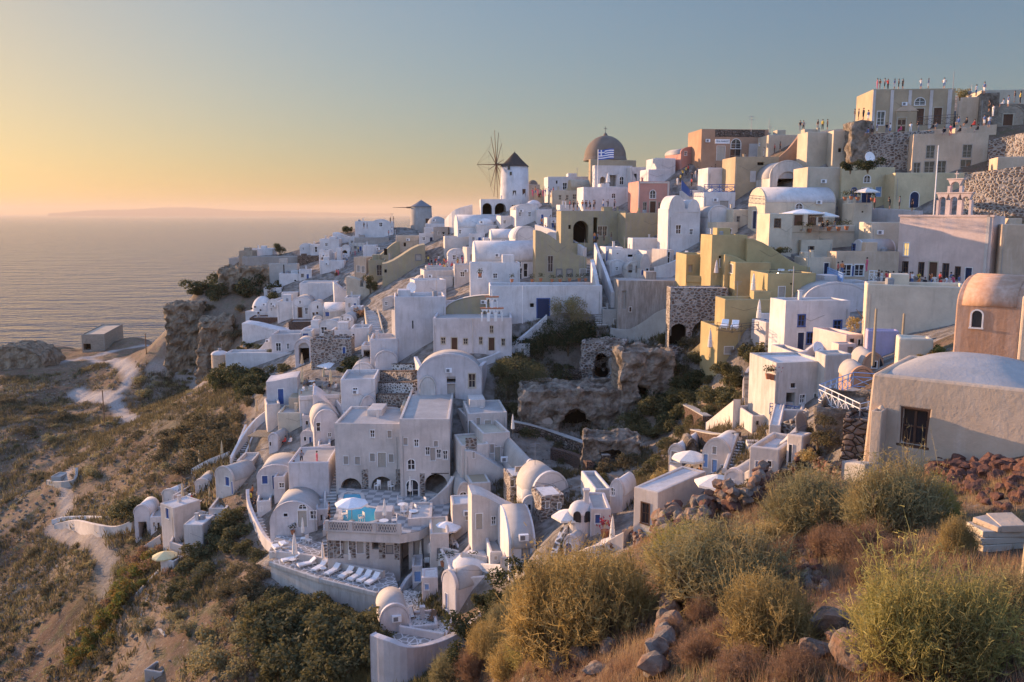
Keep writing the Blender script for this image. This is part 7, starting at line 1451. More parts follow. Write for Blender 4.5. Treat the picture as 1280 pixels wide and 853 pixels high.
def sh(label, items, kind, group=None, name='shrub', cat='shrub', near=60, sq=None):
    for q in items:
        x, y, wpx = q[:3]; p = G(x, y, near); s = wpx / 2 / F * p.y / .62
        shrub(label, p, s, kind, group or label + ' patch', name, cat, sq=sq)
def tree(label, px, py, wpx, hpx, kind='olive', name='olive_tree', near=60):
    p = G(px, py, near); W_ = wpx / F * p.y; h = hpx / F * p.y; ob = empty(name, p, random.uniform(0, 6), label, 'tree')
    b = MB(); rnd = random.Random(int(px)); b.tube([(0, 0, -.5), (.05, 0, h * .3), (.1, .1, h * .6)], [.16, .12, .06], 7)
    b.build('trunk', 'stem', ob)
    for i in range(5):
        a = i * 1.26 + rnd.random(); b = MB(); b.tube([(.05, 0, h * rnd.uniform(.2, .4)), (math.cos(a) * W_ * .18, math.sin(a) * W_ * .18, h * .55), (math.cos(a) * W_ * .34, math.sin(a) * W_ * .34, h * .75)], [.08, .05, .02], 5); b.build('limb', 'stem', ob)
    b = MB(); L = [(Vector((rnd.uniform(-.36, .36) * W_, rnd.uniform(-.3, .3) * W_, h * rnd.uniform(.3, .85))), W_ * rnd.uniform(.12, .2)) for _ in range(13)]
    for i in range(4200):
        c, r = rnd.choice(L); d = Vector((rnd.gauss(0, 1), rnd.gauss(0, 1), rnd.gauss(.2, 1))).normalized(); leaf(b, c + d * r * rnd.uniform(.5, 1.2), .17 * rnd.uniform(.6, 1.5), rnd)
    b.build('crown', {'olive': 'olive_leaf', 'dark': 'dark_leaf', 'grey': 'grey_twig', 'dry': 'dry_twig'}[kind], ob); return ob
tree('broad grey-green olive tree beside the cave house, larger of two', 668, 505, 74, 62); tree('broad grey-green olive tree leaning on the white path wall', 633, 500, 50, 60)
tree('dark evergreen tree between the olive trees and the stone steps', 710, 445, 66, 48, 'dark', 'evergreen_tree'); tree('dark tree under the blue gate', 678, 448, 56, 36, 'dark', 'evergreen_tree'); tree('tall loose flowering shrub-tree in front of the long white wall', 714, 408, 46, 38, 'grey', 'flowering_tree')
tree('rounded olive tree in the narrow lane by the ochre houses', 463, 368, 20, 24, 'olive'); tree('tall leafy tree above the worn white house', 912, 492, 34, 44, 'olive', 'fig_tree'); tree('bushy dry tree under the church terrace wall', 1086, 424, 50, 50, 'dry', 'dry_tree', 40)
tree('dark tree on the far ridge behind the grey fortification', 350, 321, 16, 17, 'dark', 'evergreen_tree'); tree('flat dark tree at the top of the far ridge', 434, 292, 14, 9, 'dark', 'evergreen_tree')
tree('leafy green shrub-tree growing out beside the lowest vaulted house', 606, 775, 30, 44, 'olive', 'fig_tree', 40)
sh('dense grey-green bush filling the gully under the olive trees', [(640, 515, 26), (660, 520, 30), (690, 490, 30), (700, 470, 30), (655, 470, 40), (620, 470, 22)], 'olive')
sh('dark shrub beside the white path wall', [(690, 430, 30), (660, 440, 30), (735, 420, 30), (715, 425, 30), (640, 450, 20), (752, 432, 26)], 'dark')
sh('grey-green shrub between the ruined caves', [(770, 515, 34), (795, 528, 30), (820, 520, 38), (845, 505, 36), (860, 520, 30), (835, 540, 30), (790, 545, 30), (830, 560, 26), (758, 520, 24), (805, 448, 26), (830, 430, 26), (850, 440, 22), (870, 455, 26), (885, 480, 24), (868, 500, 26)], 'olive')
sh('dark gully shrub below the rubble arches', [(848, 486, 34), (870, 478, 30), (842, 512, 30), (826, 502, 26), (858, 494, 34), (885, 500, 26), (812, 516, 30), (838, 530, 26)], 'dark')
sh('rounded olive bush below the mustard-yellow houses', [(905, 468, 30), (920, 480, 34), (950, 447, 40), (938, 452, 30), (898, 500, 30), (915, 505, 36), (890, 520, 24)], 'olive')
sh('dry brown gully bush', [(730, 500, 24), (790, 470, 22), (760, 590, 26), (790, 580, 24), (838, 586, 26), (815, 590, 22), (840, 562, 20), (880, 535, 26), (775, 570, 22), (700, 560, 18), (865, 430, 22), (720, 470, 18)], 'scrub')
sh('yellow-green low bush by the guest house annex', [(828, 600, 24), (838, 610, 16), (862, 550, 18)], 'dry')
sh('green garden shrub in the lower gully terraces', [(720, 572, 20), (735, 588, 20), (750, 606, 22), (710, 578, 16), (745, 618, 16)], 'olive')
sh('dark shrub on the cliff top behind the grey wall', [(275, 352, 26), (258, 362, 26), (290, 356, 30), (300, 366, 30), (320, 360, 26), (340, 366, 24), (265, 375, 20), (330, 352, 20), (312, 372, 20), (248, 368, 18), (345, 376, 20), (280, 368, 24)], 'dark')
sh('brownish scrub bush on the cliff face', [(290, 412, 20), (270, 416, 22), (280, 420, 22), (262, 388, 12), (300, 390, 16), (285, 400, 14), (255, 410, 12), (300, 420, 20), (245, 390, 10)], 'scrub')
sh('dark bramble bush below the flat white wall', [(280, 478, 34), (300, 476, 36), (320, 480, 34), (295, 490, 30), (310, 496, 30), (270, 486, 24), (330, 492, 24), (285, 470, 24), (328, 470, 20)], 'dark')
sh('green bush on the white cistern wall edge', [(317, 452, 18), (356, 464, 16), (352, 474, 10)], 'olive')
sh('flowering dark bush in the left cluster', [(345, 444, 12), (328, 438, 14), (310, 436, 12), (300, 440, 10), (352, 430, 12), (420, 450, 14), (436, 460, 16), (428, 466, 14)], 'dark')
sh('rounded dark-green bush above the slope restaurant', [(170, 640, 40), (185, 646, 34), (155, 645, 30), (195, 632, 26)], 'olive')
sh('round clipped bush on the slope restaurant terrace', [(256, 636, 14)], 'dark')
sh('olive scrub bush on the slope under the restaurant', [(270, 545, 36), (250, 555, 34), (285, 560, 34), (232, 545, 30), (215, 560, 28), (262, 572, 30), (240, 580, 28), (295, 540, 24), (225, 590, 24), (205, 575, 22), (275, 528, 26), (300, 525, 20), (255, 530, 26), (235, 525, 20), (310, 508, 22), (190, 600, 18), (210, 545, 20)], 'scrub')
sh('thick green shrub band below the slope houses', [(300, 650, 30), (285, 665, 34), (268, 680, 34), (252, 698, 34), (238, 716, 32), (228, 734, 28), (240, 748, 26), (218, 750, 20), (298, 668, 34), (282, 690, 30), (310, 690, 28), (262, 712, 28), (322, 700, 26), (244, 730, 24)], 'olive')
sh('green vine bush on the lit part of the slope', [(180, 715, 26), (190, 700, 24), (172, 735, 28), (160, 752, 28), (148, 768, 30), (136, 785, 30), (122, 800, 30), (110, 815, 28), (150, 745, 24), (165, 722, 22), (98, 828, 26), (140, 800, 24), (120, 820, 24), (185, 730, 20)], 'vine')
sh('rust-coloured weed patch bush on the slope', [(185, 692, 24), (195, 706, 22), (175, 705, 22), (205, 688, 20), (165, 720, 20), (150, 740, 20), (212, 722, 18), (140, 756, 18)], 'rust')
sh('large olive bush at the foot of the sun terrace wall', [(340, 778, 50), (372, 786, 56), (405, 796, 60), (440, 800, 56), (470, 806, 46), (380, 815, 60), (420, 826, 60), (460, 835, 50), (350, 812, 50), (330, 800, 40), (400, 770, 40), (365, 760, 36), (345, 750, 30), (440, 845, 50), (390, 845, 50), (480, 790, 34), (355, 840, 50)], 'olive')
sh('grey-green bush on the lower rocky slope', [(260, 812, 44), (275, 830, 46), (250, 840, 40), (300, 800, 30), (310, 770, 28), (290, 785, 26), (235, 790, 24), (300, 840, 36), (225, 775, 20)], 'grey', sq=.9)
random.seed(11)
sh('green shrub rooted on the ruined cave terraces', [(700, 488, 26), (735, 492, 24), (765, 490, 26), (668, 500, 22), (655, 545, 20), (742, 545, 22), (790, 505, 28), (815, 462, 20), (785, 440, 18), (740, 432, 16), (800, 540, 24), (770, 552, 18), (845, 465, 26), (860, 478, 26), (820, 545, 26), (850, 545, 24), (870, 530, 22), (780, 610, 20), (800, 600, 22), (820, 585, 24), (690, 548, 14)], 'olive')
sh('dry olive bush on the steep bank behind the crest wall', [(900, 625, 26), (922, 618, 26), (950, 612, 24), (985, 600, 26), (1005, 588, 24), (1000, 560, 22), (935, 590, 20), (975, 575, 20), (960, 602, 24), (1015, 545, 20), (880, 640, 26), (1020, 575, 24), (912, 600, 18), (965, 540, 18)], 'scrub', near=38)
sh('golden bush on the steep bank behind the crest wall', [(940, 625, 24), (1010, 600, 24), (990, 618, 24), (890, 612, 20)], 'dry', near=38)
sh('scrub bush on the bank left of the sun terrace wall', [(330, 720, 24), (320, 735, 28), (310, 750, 30), (300, 735, 26), (335, 742, 24), (290, 720, 24), (285, 745, 26), (318, 712, 20), (345, 752, 26), (290, 765, 26), (325, 765, 30), (275, 750, 24)], 'scrub')
sh('olive bush hanging below the sun terrace wall', [(380, 752, 30), (410, 760, 32), (440, 768, 34), (468, 772, 34), (490, 778, 30), (425, 775, 34), (455, 782, 34), (395, 772, 34)], 'olive')
sh('trailing creeper beside the timber posts', [(1140, 452, 22), (1158, 452, 20), (1128, 448, 16), (1172, 444, 18), (1150, 430, 14)], 'vine', near=45)
CU = []
lab_ = ['scattered scrub cushion on the dry sea slope, brownish', 'scattered scrub cushion on the dry sea slope, grey-green']
for i in range(150):
    x = random.uniform(-5, 260) ; y = random.uniform(470, 850)
    if x > 300 - (y - 470) * .1 and y < 650: continue
    g_ = ground(x, y, 60)
    if zone_at(road, np.array([g_.x]), np.array([g_.y]))[0] > .2 or zone_at(palez, np.array([g_.x]), np.array([g_.y]))[0] > .5: continue
    if 40 < x < 260 and 610 < y < 690 and random.random() < .6: continue
    if i % 5 == 0: sh(lab_[(i // 5) % 2], [(x, y, random.uniform(16, 25))], ['scrub', 'grey'][(i // 5) % 2], 'scrub cushions on the sea slope ' + ['brown', 'green'][(i // 5) % 2], sq=.7)
    else: CU.append((g_, random.uniform(8, 18)))
for i in range(26): x = random.uniform(205, 250); y = random.uniform(430, 500); CU.append((ground(x, y, 60), random.uniform(8, 14)))
b = MB(); rnd = random.Random(2)
for k, (p, w) in enumerate(CU):
    s_ = w / 2 / F * p.y; L = [(Vector((rnd.gauss(0, .4), rnd.gauss(0, .4), .25)) * s_, rnd.uniform(.4, .7) * s_) for _ in range(4)]; b.cur = k % 3
    for j in range(260): c, r = rnd.choice(L); d = Vector((rnd.gauss(0, 1), rnd.gauss(0, 1), abs(rnd.gauss(.2, .8)))).normalized(); leaf(b, p + c + d * r * rnd.uniform(.5, 1.1), .22 * rnd.uniform(.6, 1.4), rnd)
tag(b.build('small_scrub', ['scrub', 'olive_leaf', 'grey_twig']), 'many small scrub cushions dotted over the sea slope', 'scrub', kind='stuff')
def tufts(name, label, pts, mat, h=.35, n=6, w=.03, spread=.25):
    rnd = random.Random(5); V = []; Fc = []
    for (x, y, z, s) in pts:
        for k in range(n):
            a = rnd.uniform(0, 6.28); r = rnd.uniform(0, spread) * s; bx, by = x + math.cos(a) * r, y + math.sin(a) * r; hh_ = h * s * rnd.uniform(.5, 1.3); tx, ty = bx + rnd.gauss(0, .3) * hh_, by + rnd.gauss(0, .3) * hh_; q = rnd.uniform(0, 6.28); wx, wy = math.cos(q) * w * s, math.sin(q) * w * s; o = len(V)
            V += [(bx - wx, by - wy, z - .03), (bx + wx, by + wy, z - .03), (tx, ty, z + hh_)]; Fc.append((o, o + 1, o + 2))
    me = bpy.data.meshes.new(name); me.from_pydata(V, [], Fc); me.materials.append(M[mat]); o = bpy.data.objects.new(name, me); col.objects.link(o); tag(o, label, 'ground cover', kind='stuff'); return o
def scatter(n, x0, x1, y0, y1, near, s0, s1, cond=None):
    out = []; t_ = 0
    rr = np.random.RandomState(int(n + x0))
    while len(out) < n and t_ < n * 3:
        t_ += 1; x = rr.uniform(x0, x1); y = rr.uniform(y0, y1)
        if cond and not cond(x, y): continue
        p = ground(x, y, near); out.append((p.x, p.y, p.z, rr.uniform(s0, s1)))
    return out
def area(n, tx0, tx1, Y0, Y1, s0, s1, dens, seed=1):
    rr = np.random.RandomState(seed); Y = np.sqrt(rr.uniform(Y0 ** 2, Y1 ** 2, n * 3)); t_ = rr.uniform(tx0, tx1, n * 3); X = t_ * Y; Z = tz(X, Y); px, py = proj(X, Y, Z); keep = dens(px, py, X, Y, rr); keep = keep & (zone_at(road, X, Y) < .3) & ~((zone_at(palez, X, Y) > .55) & (rr.uniform(0, 1, len(X)) < .75)); X, Y, Z = X[keep][:n], Y[keep][:n], Z[keep][:n]; return list(zip(X, Y, Z, rr.uniform(s0, s1, len(X))))
slope = lambda px, py, X, Y, rr: (px > -60) & (px < 330) & (py > 455) & (vnoise(X, Y, 5, 21) + rr.uniform(-.3, .3, len(X)) > -.02) & ~((px > 300) & (py < 740))
tufts('dry_scrub', 'fine dry scrub covering the sea slope', area(16000, -.75, -.18, 62, 230, .7, 2.0, slope, 2), 'scrub', .5, 7, .05, .5)
tufts('grey_herbs', 'low grey-green herbs dotted over the sea slope', area(8000, -.75, -.18, 62, 230, .6, 1.6, lambda a, b_, X, Y, rr: slope(a, b_, X, Y, rr) & (vnoise(X, Y, 9, 5) > 0), 3), 'grey_twig', .45, 7, .05, .5)
tufts('gully_weeds', 'weeds covering the floor of the gully', area(9000, -.02, .34, 62, 125, .6, 1.4, lambda px, py, X, Y, rr: (px > 610) & (px < 960) & (py > 400) & (py < 640) & (vnoise(X, Y, 4, 8) > -.05), 4), 'scrub', .5, 6, .04, .4)
tufts('lower_weeds', 'weeds and herbs on the bank under the sun terrace', area(7000, -.32, .0, 50, 90, .6, 1.6, lambda px, py, X, Y, rr: (px > 280) & (px < 560) & (py > 745), 6), 'olive_leaf', .5, 7, .05, .4)
def rock_mesh(seed, rough=.22, sub=3, mat='rock_near'):
    V0, F0 = bmesh_ico(sub); rnd = random.Random(seed); ax = [Vector((rnd.gauss(0, 1), rnd.gauss(0, 1), rnd.gauss(0, 1))).normalized() for _ in range(16)]; ds = [rnd.uniform(.50, .82) for _ in ax]; vs = []
    for v in V0:
        p = Vector(v)
        for a, d in zip(ax, ds):
            s = p.dot(a)
            if s > d: p = p - a * (s - d)
        q = np.array([p.x * 2 + seed * 7 + p.z]); w = np.array([p.y * 2 - p.z * 2]); n = vnoise(q, w, .5, seed)[0] * .10 + vnoise(q, w, .2, seed)[0] * .05; vs.append(p * (1.15 + n * 2))
    me = bpy.data.meshes.new('rock'); me.from_pydata(vs, [], F0); me.materials.append(M[mat]); return me
import bmesh
def bmesh_ico(sub):
    bm = bmesh.new(); bmesh.ops.create_icosphere(bm, subdivisions=sub, radius=1); bm.verts.ensure_lookup_table(); r = ([tuple(v.co) for v in bm.verts], [tuple(v.index for v in f.verts) for f in bm.faces]); bm.free(); return r
RK = {m: [rock_mesh(i, mat=m) for i in range(8)] for m in ('rock_near', 'rock_red')}
def rock(label, p, s, m='rock_near', group=None, name='boulder', rot=None, v=None):
    o = bpy.data.objects.new(name, RK[m][random.randrange(8) if v is None else v]); col.objects.link(o); o.location = p; o.scale = s if hasattr(s, '__len__') else (s * random.uniform(.8, 1.25), s * random.uniform(.8, 1.2), s * random.uniform(.6, .9)); o.rotation_euler = rot or (random.uniform(-.3, .3), random.uniform(-.3, .3), random.uniform(0, 6.28)); return tag(o, label, 'rock', group)
def stonewall(label, pts, h, th, size, m=('rock_near',), near=8, lean=0, fixY=None, seed=3):
    """a dry stone wall heaped from many stones, one mesh"""
    rnd = random.Random(seed); P = smoothpts([at(x, y, Y) if (Y := (q[2] if len(q) > 2 else hitY(x, y, near))) else None for q in pts for x, y in [q[:2]]], 6); b = MB(); protos = [[Vector(v.co) for v in me.vertices] for me in RK2]; fcs = [[tuple(f.vertices) for f in me.polygons] for me in RK2]
    O = P[0]; L = sum((P[i + 1] - P[i]).length for i in range(len(P) - 1)); step = size * 1.15; n = int(L / step); k = 0; acc = [0]
    for i in range(len(P) - 1): acc.append(acc[-1] + (P[i + 1] - P[i]).length)
    for i in range(n + 1):
        s = L * i / max(1, n); j = max(q for q in range(len(acc)) if acc[q] <= s + 1e-6); j = min(j, len(P) - 2); f = (s - acc[j]) / max(1e-6, acc[j + 1] - acc[j]); c = P[j].lerp(P[j + 1], f); d = (P[j + 1] - P[j]); d.z = 0; d.normalize(); nn_ = Vector((-d.y, d.x, 0))
        rows = max(1, int(h / (size * .62)))
        for r in range(rows):
            for a in (range(max(1, int(th / size / .9)))):
                q = Vector(c) + nn_ * ((a + .5) * size * .9 - th / 2) + Vector((rnd.gauss(0, size * .12), rnd.gauss(0, size * .12), r * size * .62 + rnd.gauss(0, size * .06))); q.z = float(tz(q.x, q.y)) + r * size * .62 + size * .18 + rnd.gauss(0, size * .05)
                sc3 = Vector((size * rnd.uniform(.5, .85), size * rnd.uniform(.42, .65), size * rnd.uniform(.3, .5))) * rnd.choice((.75, 1, 1, 1.2)); M3 = Matrix.Rotation(math.atan2(d.y, d.x) + rnd.gauss(0, .5), 3, 'Z') @ Matrix.Rotation(rnd.gauss(0, .2), 3, 'X'); w = rnd.randrange(len(protos))
                b.cur = rnd.randrange(len(m)); b.add([M3 @ Vector((v.x * sc3.x, v.y * sc3.y, v.z * sc3.z)) + q - O for v in protos[w]], fcs[w])
    o = b.build('stones', list(m), None, smooth=False); o.name = 'dry_stone_wall'; o.location = O; return tag(o, label, 'wall')
RK2 = [rock_mesh(20 + i, sub=2) for i in range(6)]
stonewall('dry stone wall of dark boulders running along the crest in front of the village', [(715, 702), (760, 690), (800, 680), (840, 668), (875, 652)], .95, .8, .40, ('rock_near', 'rock_near', 'rock_near', 'rock_red'))
stonewall('lumpy dry stone wall continuing up the crest behind the bushes', [(868, 652), (905, 632), (945, 614), (990, 600), (1040, 594), (1075, 592)], .9, .6, .34, ('rock_near', 'rock_near', 'rock_red'), seed=5)
stonewall('broken column of big stones stepping down through the dry grass', [(812, 850), (818, 815), (828, 790), (836, 765), (826, 742)], .45, .5, .36, ('rock_near',), 5, seed=8)
stonewall('low line of dark stones between the two dry bushes', [(1000, 665), (1012, 690), (1020, 715), (1028, 740)], .2, .45, .2, ('rock_near', 'rock_red'), 5, seed=9)
for i, (x, y, s) in enumerate([(1040, 792, .27), (1024, 822, .20), (1064, 830, .27), (1052, 806, .16), (1000, 792, .14), (1080, 806, .14)]):
    p = ground(x, y, 5); rock(['long dark boulder lying across two others in the foreground', 'rounded tan-grey boulder, left one of the foreground trio', 'broad flat boulder, right one of the foreground trio', 'small stone wedged between the foreground boulders', 'small stone left of the foreground boulders', 'small stone right of the foreground boulders'][i], p + Vector((0, 0, s * .5)), (s * 1.3, s * .9, s * .75), v=i)
for i, (x, y, s) in enumerate([(705, 800, .3), (690, 815, .22), (715, 780, .2), (735, 790, .18), (726, 822, .25), (700, 835, .3), (760, 812, .2), (745, 840, .24)]):
    rock('pale rock in the bare patch below the big golden bush', ground(x, y, 8) + Vector((0, 0, s * .2)), s, 'rock_near', 'pale rocks below the golden bush')
random.seed(5)
for i in range(150):
    x = random.uniform(1160, 1285); y = 580 + (x - 1160) * .06 + abs(random.gauss(0, 1)) * 24
    if y > 650: continue
    p = ground(x, y, 8); s = random.uniform(.09, .2) * (1.25 if y < 600 else 1); p.z += s * .4 + max(0, (612 - y)) / 45 * random.uniform(.0, .32); rock('reddish volcanic stone in the heap against the tan house', p, s, 'rock_red', 'red stones heaped by the tan house', 'stone')
for i in range(60):
    x = random.uniform(640, 1280); y = random.uniform(660, 850); p = ground(x, y, 5); rock('loose stone lying in the dry grass', p, random.uniform(.03, .11), random.choice(('rock_near', 'rock_red')), 'loose stones in the dry grass', 'stone')
for i, (x, y, w_, d_, h_, r_) in enumerate([(1243, 682, .95, .5, .13, 5), (1241, 672, .95, .5, .12, 2), (1245, 662, .9, .5, .12, -3), (1238, 653, .42, .5, .1, 18), (1256, 648, .45, .6, .13, -14)]):
    if i == 0: pb = ground(1243, 684, 8); zq = pb.z + .02
    b = MB(); b.box(-w_ / 2, w_ / 2, -d_ / 2, d_ / 2, 0, h_); o = b.build('stone_slab', 'cream' if i < 3 else 'tan', None, bevel=.012); dx = (x - 1243) / F * pb.y; o.location = (pb.x + dx, pb.y, zq if i < 4 else zq); o.rotation_euler = (R(3 if i > 2 else 0), R(-4 if i == 4 else 1), R(r_ + 8)); tag(o, ['cut stone slab at the bottom of the stack', 'cut stone slab second from the bottom of the stack', 'cut stone slab in the middle of the stack', 'small cut slab lying on top of the stack, left one', 'tilted cut slab leaning on top of the stack'][i], 'slab')
    if i != 3: zq += h_ + .006
b = MB(); b.tube([(0, 0, -.2), (.02, 0, .75), (.0, .02, 1.0)], [.07, .06, .05], 7); o = b.build('wooden_stump', 'pale_wood'); o.location = ground(1279, 742, 5); tag(o, 'weathered wooden post stub at the right edge of the foreground', 'post')
def pebbles(name, label, pts, mats):
    rnd = random.Random(3); b = MB(); P_ = [[Vector(v.co) for v in me.vertices] for me in RK3]; Fc = [[tuple(f.vertices) for f in me.polygons] for me in RK3]
    for (x, y, z, s) in pts:
        w = rnd.randrange(len(P_)); M3 = Matrix.Rotation(rnd.uniform(0, 6.28), 3, 'Z'); sc3 = (s * rnd.uniform(.7, 1.3), s * rnd.uniform(.7, 1.2), s * rnd.uniform(.4, .8)); b.cur = rnd.randrange(len(mats)); c = Vector((x, y, z + s * .15)); b.add([M3 @ Vector((v.x * sc3[0], v.y * sc3[1], v.z * sc3[2])) + c for v in P_[w]], Fc[w])
    return tag(b.build(name, mats), label, 'stones', kind='stuff')
RK3 = [rock_mesh(40 + i, sub=1) for i in range(5)]
pebbles('slope_stones', 'loose pale stones strewn over the sea slope', area(3200, -.75, -.15, 62, 240, .1, .5, lambda px, py, X, Y, rr: (px > -60) & (px < 330) & (py > 450) & (vnoise(X, Y, 11, 31) + rr.uniform(-.25, .25, len(X)) > .02), 12), ['rock', 'cave_rock'])
pebbles('ridge_stones', 'small stones strewn over the foreground ridge', area(1300, -.12, .75, 6, 34, .025, .09, lambda px, py, X, Y, rr: (px > 560) & (px < 1330) & (py > 600) & (vnoise(X, Y, 2, 33) > -.05), 13), ['rock_near', 'rock_red'])
pebbles('gully_stones', 'rubble strewn over the gully floor', area(900, -.02, .34, 62, 125, .1, .4, lambda px, py, X, Y, rr: (px > 610) & (px < 960) & (py > 420) & (py < 640), 14), ['rock', 'cave_rock'])
TB = {}
def twig(label, px, py, wpx, hpx, kind, near=5, seed=None, name='dry_bush', dens=1.0, group=None):
    mats = {'gold': (['stem', 'dry_twig'], 900), 'green': (['stem', 'green_twig'], 1100), 'grey': (['stem', 'grey_twig'], 1000), 'rust': (['stem', 'rust_weed'], 500), 'straw': (['dry_twig', 'grass_straw'], 500)}
    key = (kind, (seed or 0) % 3)
    if key not in TB: TB[key] = twig_bush_mesh(31 + (seed or 0) % 3 * 7 + len(kind), mats[kind][1], mats[kind][0], sub=6, tw=.0055 if kind != 'rust' else .004, leafm=1)
    p = ground(px, py, near); rx = wpx / 2 / F * p.y / .82; rz = hpx / F * p.y / .78
    o = bpy.data.objects.new(name, TB[key]); col.objects.link(o); o.location = p - Vector((0, 0, .05)); o.scale = (rx, rx, rz); o.rotation_euler = (0, 0, random.uniform(0, 6.28)); return tag(o, label, 'bush', group)
twig('huge golden dry bush on the crest above the lowest houses, left lobe', 690, 815, 150, 138, 'gold', 8, 1); twig('huge golden dry bush on the crest above the lowest houses, right lobe', 752, 790, 150, 120, 'gold', 8, 2); twig('golden dry bush rising behind the huge one at the crest', 715, 735, 90, 55, 'gold', 8, 3); twig('dark inner dry bush below the huge golden one', 770, 740, 70, 50, 'grey', 8, 4)
twig('wide olive-gold bush behind the stone column, front lobe', 905, 748, 190, 100, 'grey', 8, 2); twig('wide olive-gold bush behind the stone column, left lobe', 860, 712, 100, 62, 'green', 8, 3); twig('olive-gold bush at the crest beside the wide one', 950, 690, 90, 42, 'gold', 8, 4)
twig('low rounded grey-green bush on the crest, left of the dense green one', 1018, 662, 125, 80, 'grey', 8, 5); twig('dense dark olive bush against the corner of the tan house', 1118, 664, 125, 104, 'grey', 8, 6); twig('tall green bush right of the dense dark one', 1160, 650, 70, 62, 'green', 8, 7)
twig('golden dry bush in the middle of the foreground', 958, 808, 135, 105, 'gold', 5, 8); twig('big bright yellow-green bush in the right foreground', 1165, 838, 190, 145, 'green', 5, 9); twig('sparse brown bush left of the slab stack', 1198, 692, 62, 52, 'gold', 6, 10); twig('grey tangled bush at the right edge of the foreground', 1262, 790, 90, 90, 'grey', 5, 11); twig('small golden bush between the boulders and the green bush', 1098, 760, 60, 50, 'gold', 5, 12)
for i, (x, y, w_, h_) in enumerate([(1060, 700, 80, 50), (1090, 690, 70, 45), (1030, 690, 50, 40), (1120, 700, 60, 36), (870, 830, 80, 50), (930, 845, 90, 44), (1000, 850, 90, 44), (840, 800, 50, 40), (880, 780, 50, 44), (1085, 725, 60, 34), (905, 800, 60, 40), (980, 700, 50, 34)]): twig('reddish-brown seed-head weed clump in the foreground', x, y, w_, h_, 'rust', 5, i, 'weed_clump', group='rusty weed clumps') 
for i, (x, y, w_, h_, k) in enumerate([(640, 850, 70, 50, 'gold'), (590, 845, 60, 44, 'rust'), (610, 815, 60, 44, 'gold'), (660, 830, 60, 50, 'green'), (560, 850, 60, 40, 'grey'), (630, 790, 50, 40, 'grey'), (650, 765, 46, 40, 'grey')]): twig(['olive-gold bush at the bottom edge, right of the lowest house', 'rusty bush at the bottom edge below the lowest house', 'golden bush above the rusty one on the bank', 'yellow-green bush at the bottom under the golden lobe', 'grey bush nearest the lowest white house', 'grey bush on the ivy bank', 'grey bush at the top of the ivy bank'][i], x, y, w_, h_, k, 8, i)
sh('dark green ivy bush on the bank beside the lowest vaulted house', [(650, 735, 40), (635, 755, 44), (620, 775, 44), (605, 795, 44), (590, 812, 40), (665, 720, 34), (575, 828, 36), (640, 778, 36), (560, 838, 30)], 'dark', near=8)
sh('olive creeper bush on the slope edge', [(540, 835, 30), (525, 845, 26), (600, 830, 30)], 'olive', near=30)
def fgcond(px, py, X, Y, rr): return (px > 560) & (px < 1330) & (py > 590) & (py < 870) & (Y < 34)
tufts('dry_grass', 'straw-coloured dry grass covering the foreground ridge', area(17000, -.12, .75, 6, 34, .5, 1.4, lambda px, py, X, Y, rr: fgcond(px, py, X, Y, rr) & (vnoise(X, Y, 1.2, 3) + rr.uniform(-.3, .3, len(X)) > -.05), 7), 'grass_straw', .17, 6, .0045, .1)
tufts('rusty_weeds', 'rust-brown seeding weeds covering the foreground ridge', area(12000, -.12, .75, 6, 34, .5, 1.4, lambda px, py, X, Y, rr: fgcond(px, py, X, Y, rr) & (vnoise(X, Y, 1.6, 13) > .02), 8), 'rust_weed', .2, 7, .005, .12)
tufts('grey_weeds', 'grey-green low weeds covering the foreground ridge', area(7000, -.12, .75, 6, 34, .5, 1.3, lambda px, py, X, Y, rr: fgcond(px, py, X, Y, rr) & (vnoise(X, Y, 1.4, 23) > .1), 9), 'grey_twig', .14, 8, .006, .12)
random.seed(21)
def crowd(where, spots, group=None, near=60, Y=None, z=None, poses=('stand', 'stand', 'hips', 'phone', 'lean'), rz=None, dY=0):
    for i, q in enumerate(spots):
        x, y = q[:2]; p = onz(x, y, z) if z is not None else (at(x, y, Y) if Y else ground(x, y, near))
        person(where, p, random.uniform(-2.6, -.6) if rz is None else rz + random.uniform(-.5, .5), q[2] if len(q) > 2 else random.choice(poses), q[3] if len(q) > 3 else None)
OH = next(h for h in HOUSES if h['ob']['label'].startswith('large ochre hall'))
for i, (s, c) in enumerate([(.06, 4), (.10, 2), (.15, 7), (.20, 0), (.27, 3), (.33, 9), (.37, 9), (.60, 1), (.68, 3), (.88, 1), (.93, 2), (.98, 7)][:10]): person('on the roof edge of the ochre hall', uvz(OH, OH['W'] * s, .5 + (i % 2) * .4, OH['H'] + .02 - .0), -1.5 + random.uniform(-.6, .6), ['stand', 'hips', 'stand', 'phone'][i % 4], c)
crowd('on the terrace before the ochre hall', [(1108, 168, 'stand', 2), (1112, 168, 'stand', 1), (1126, 166, 'sit', 4), (1138, 167, 'stand', 8), (1148, 165, 'lean', 2), (1085, 170, 'sit', 3), (1090, 169, 'lean', 7), (1096, 168, 'stand', 3)], Y=133)
crowd('along the low hilltop wall', [(1166, 164, 'sit', 2), (1170, 163, 'sit', 7), (1188, 170, 'stand', 4), (1180, 170, 'sit', 2), (1198, 157, 'sit', 3), (1208, 158, 'sit', 9), (1218, 160, 'sit', 0), (1230, 158, 'stand', 3), (1236, 160, 'stand', 1), (1200, 168, 'sit', 9), (1222, 166, 'sit', 2)], Y=127.5)
crowd('on top of the ruined ramparts', [(1212, 122, 'sit', 7), (1220, 120, 'stand', 1), (1230, 118, 'stand', 3), (1236, 140, 'stand', 9), (1241, 146, 'hips', 8), (1254, 134, 'sit', 1), (1260, 134, 'stand', 3), (1268, 128, 'stand', 2), (1275, 130, 'stand', 6)], Y=130)
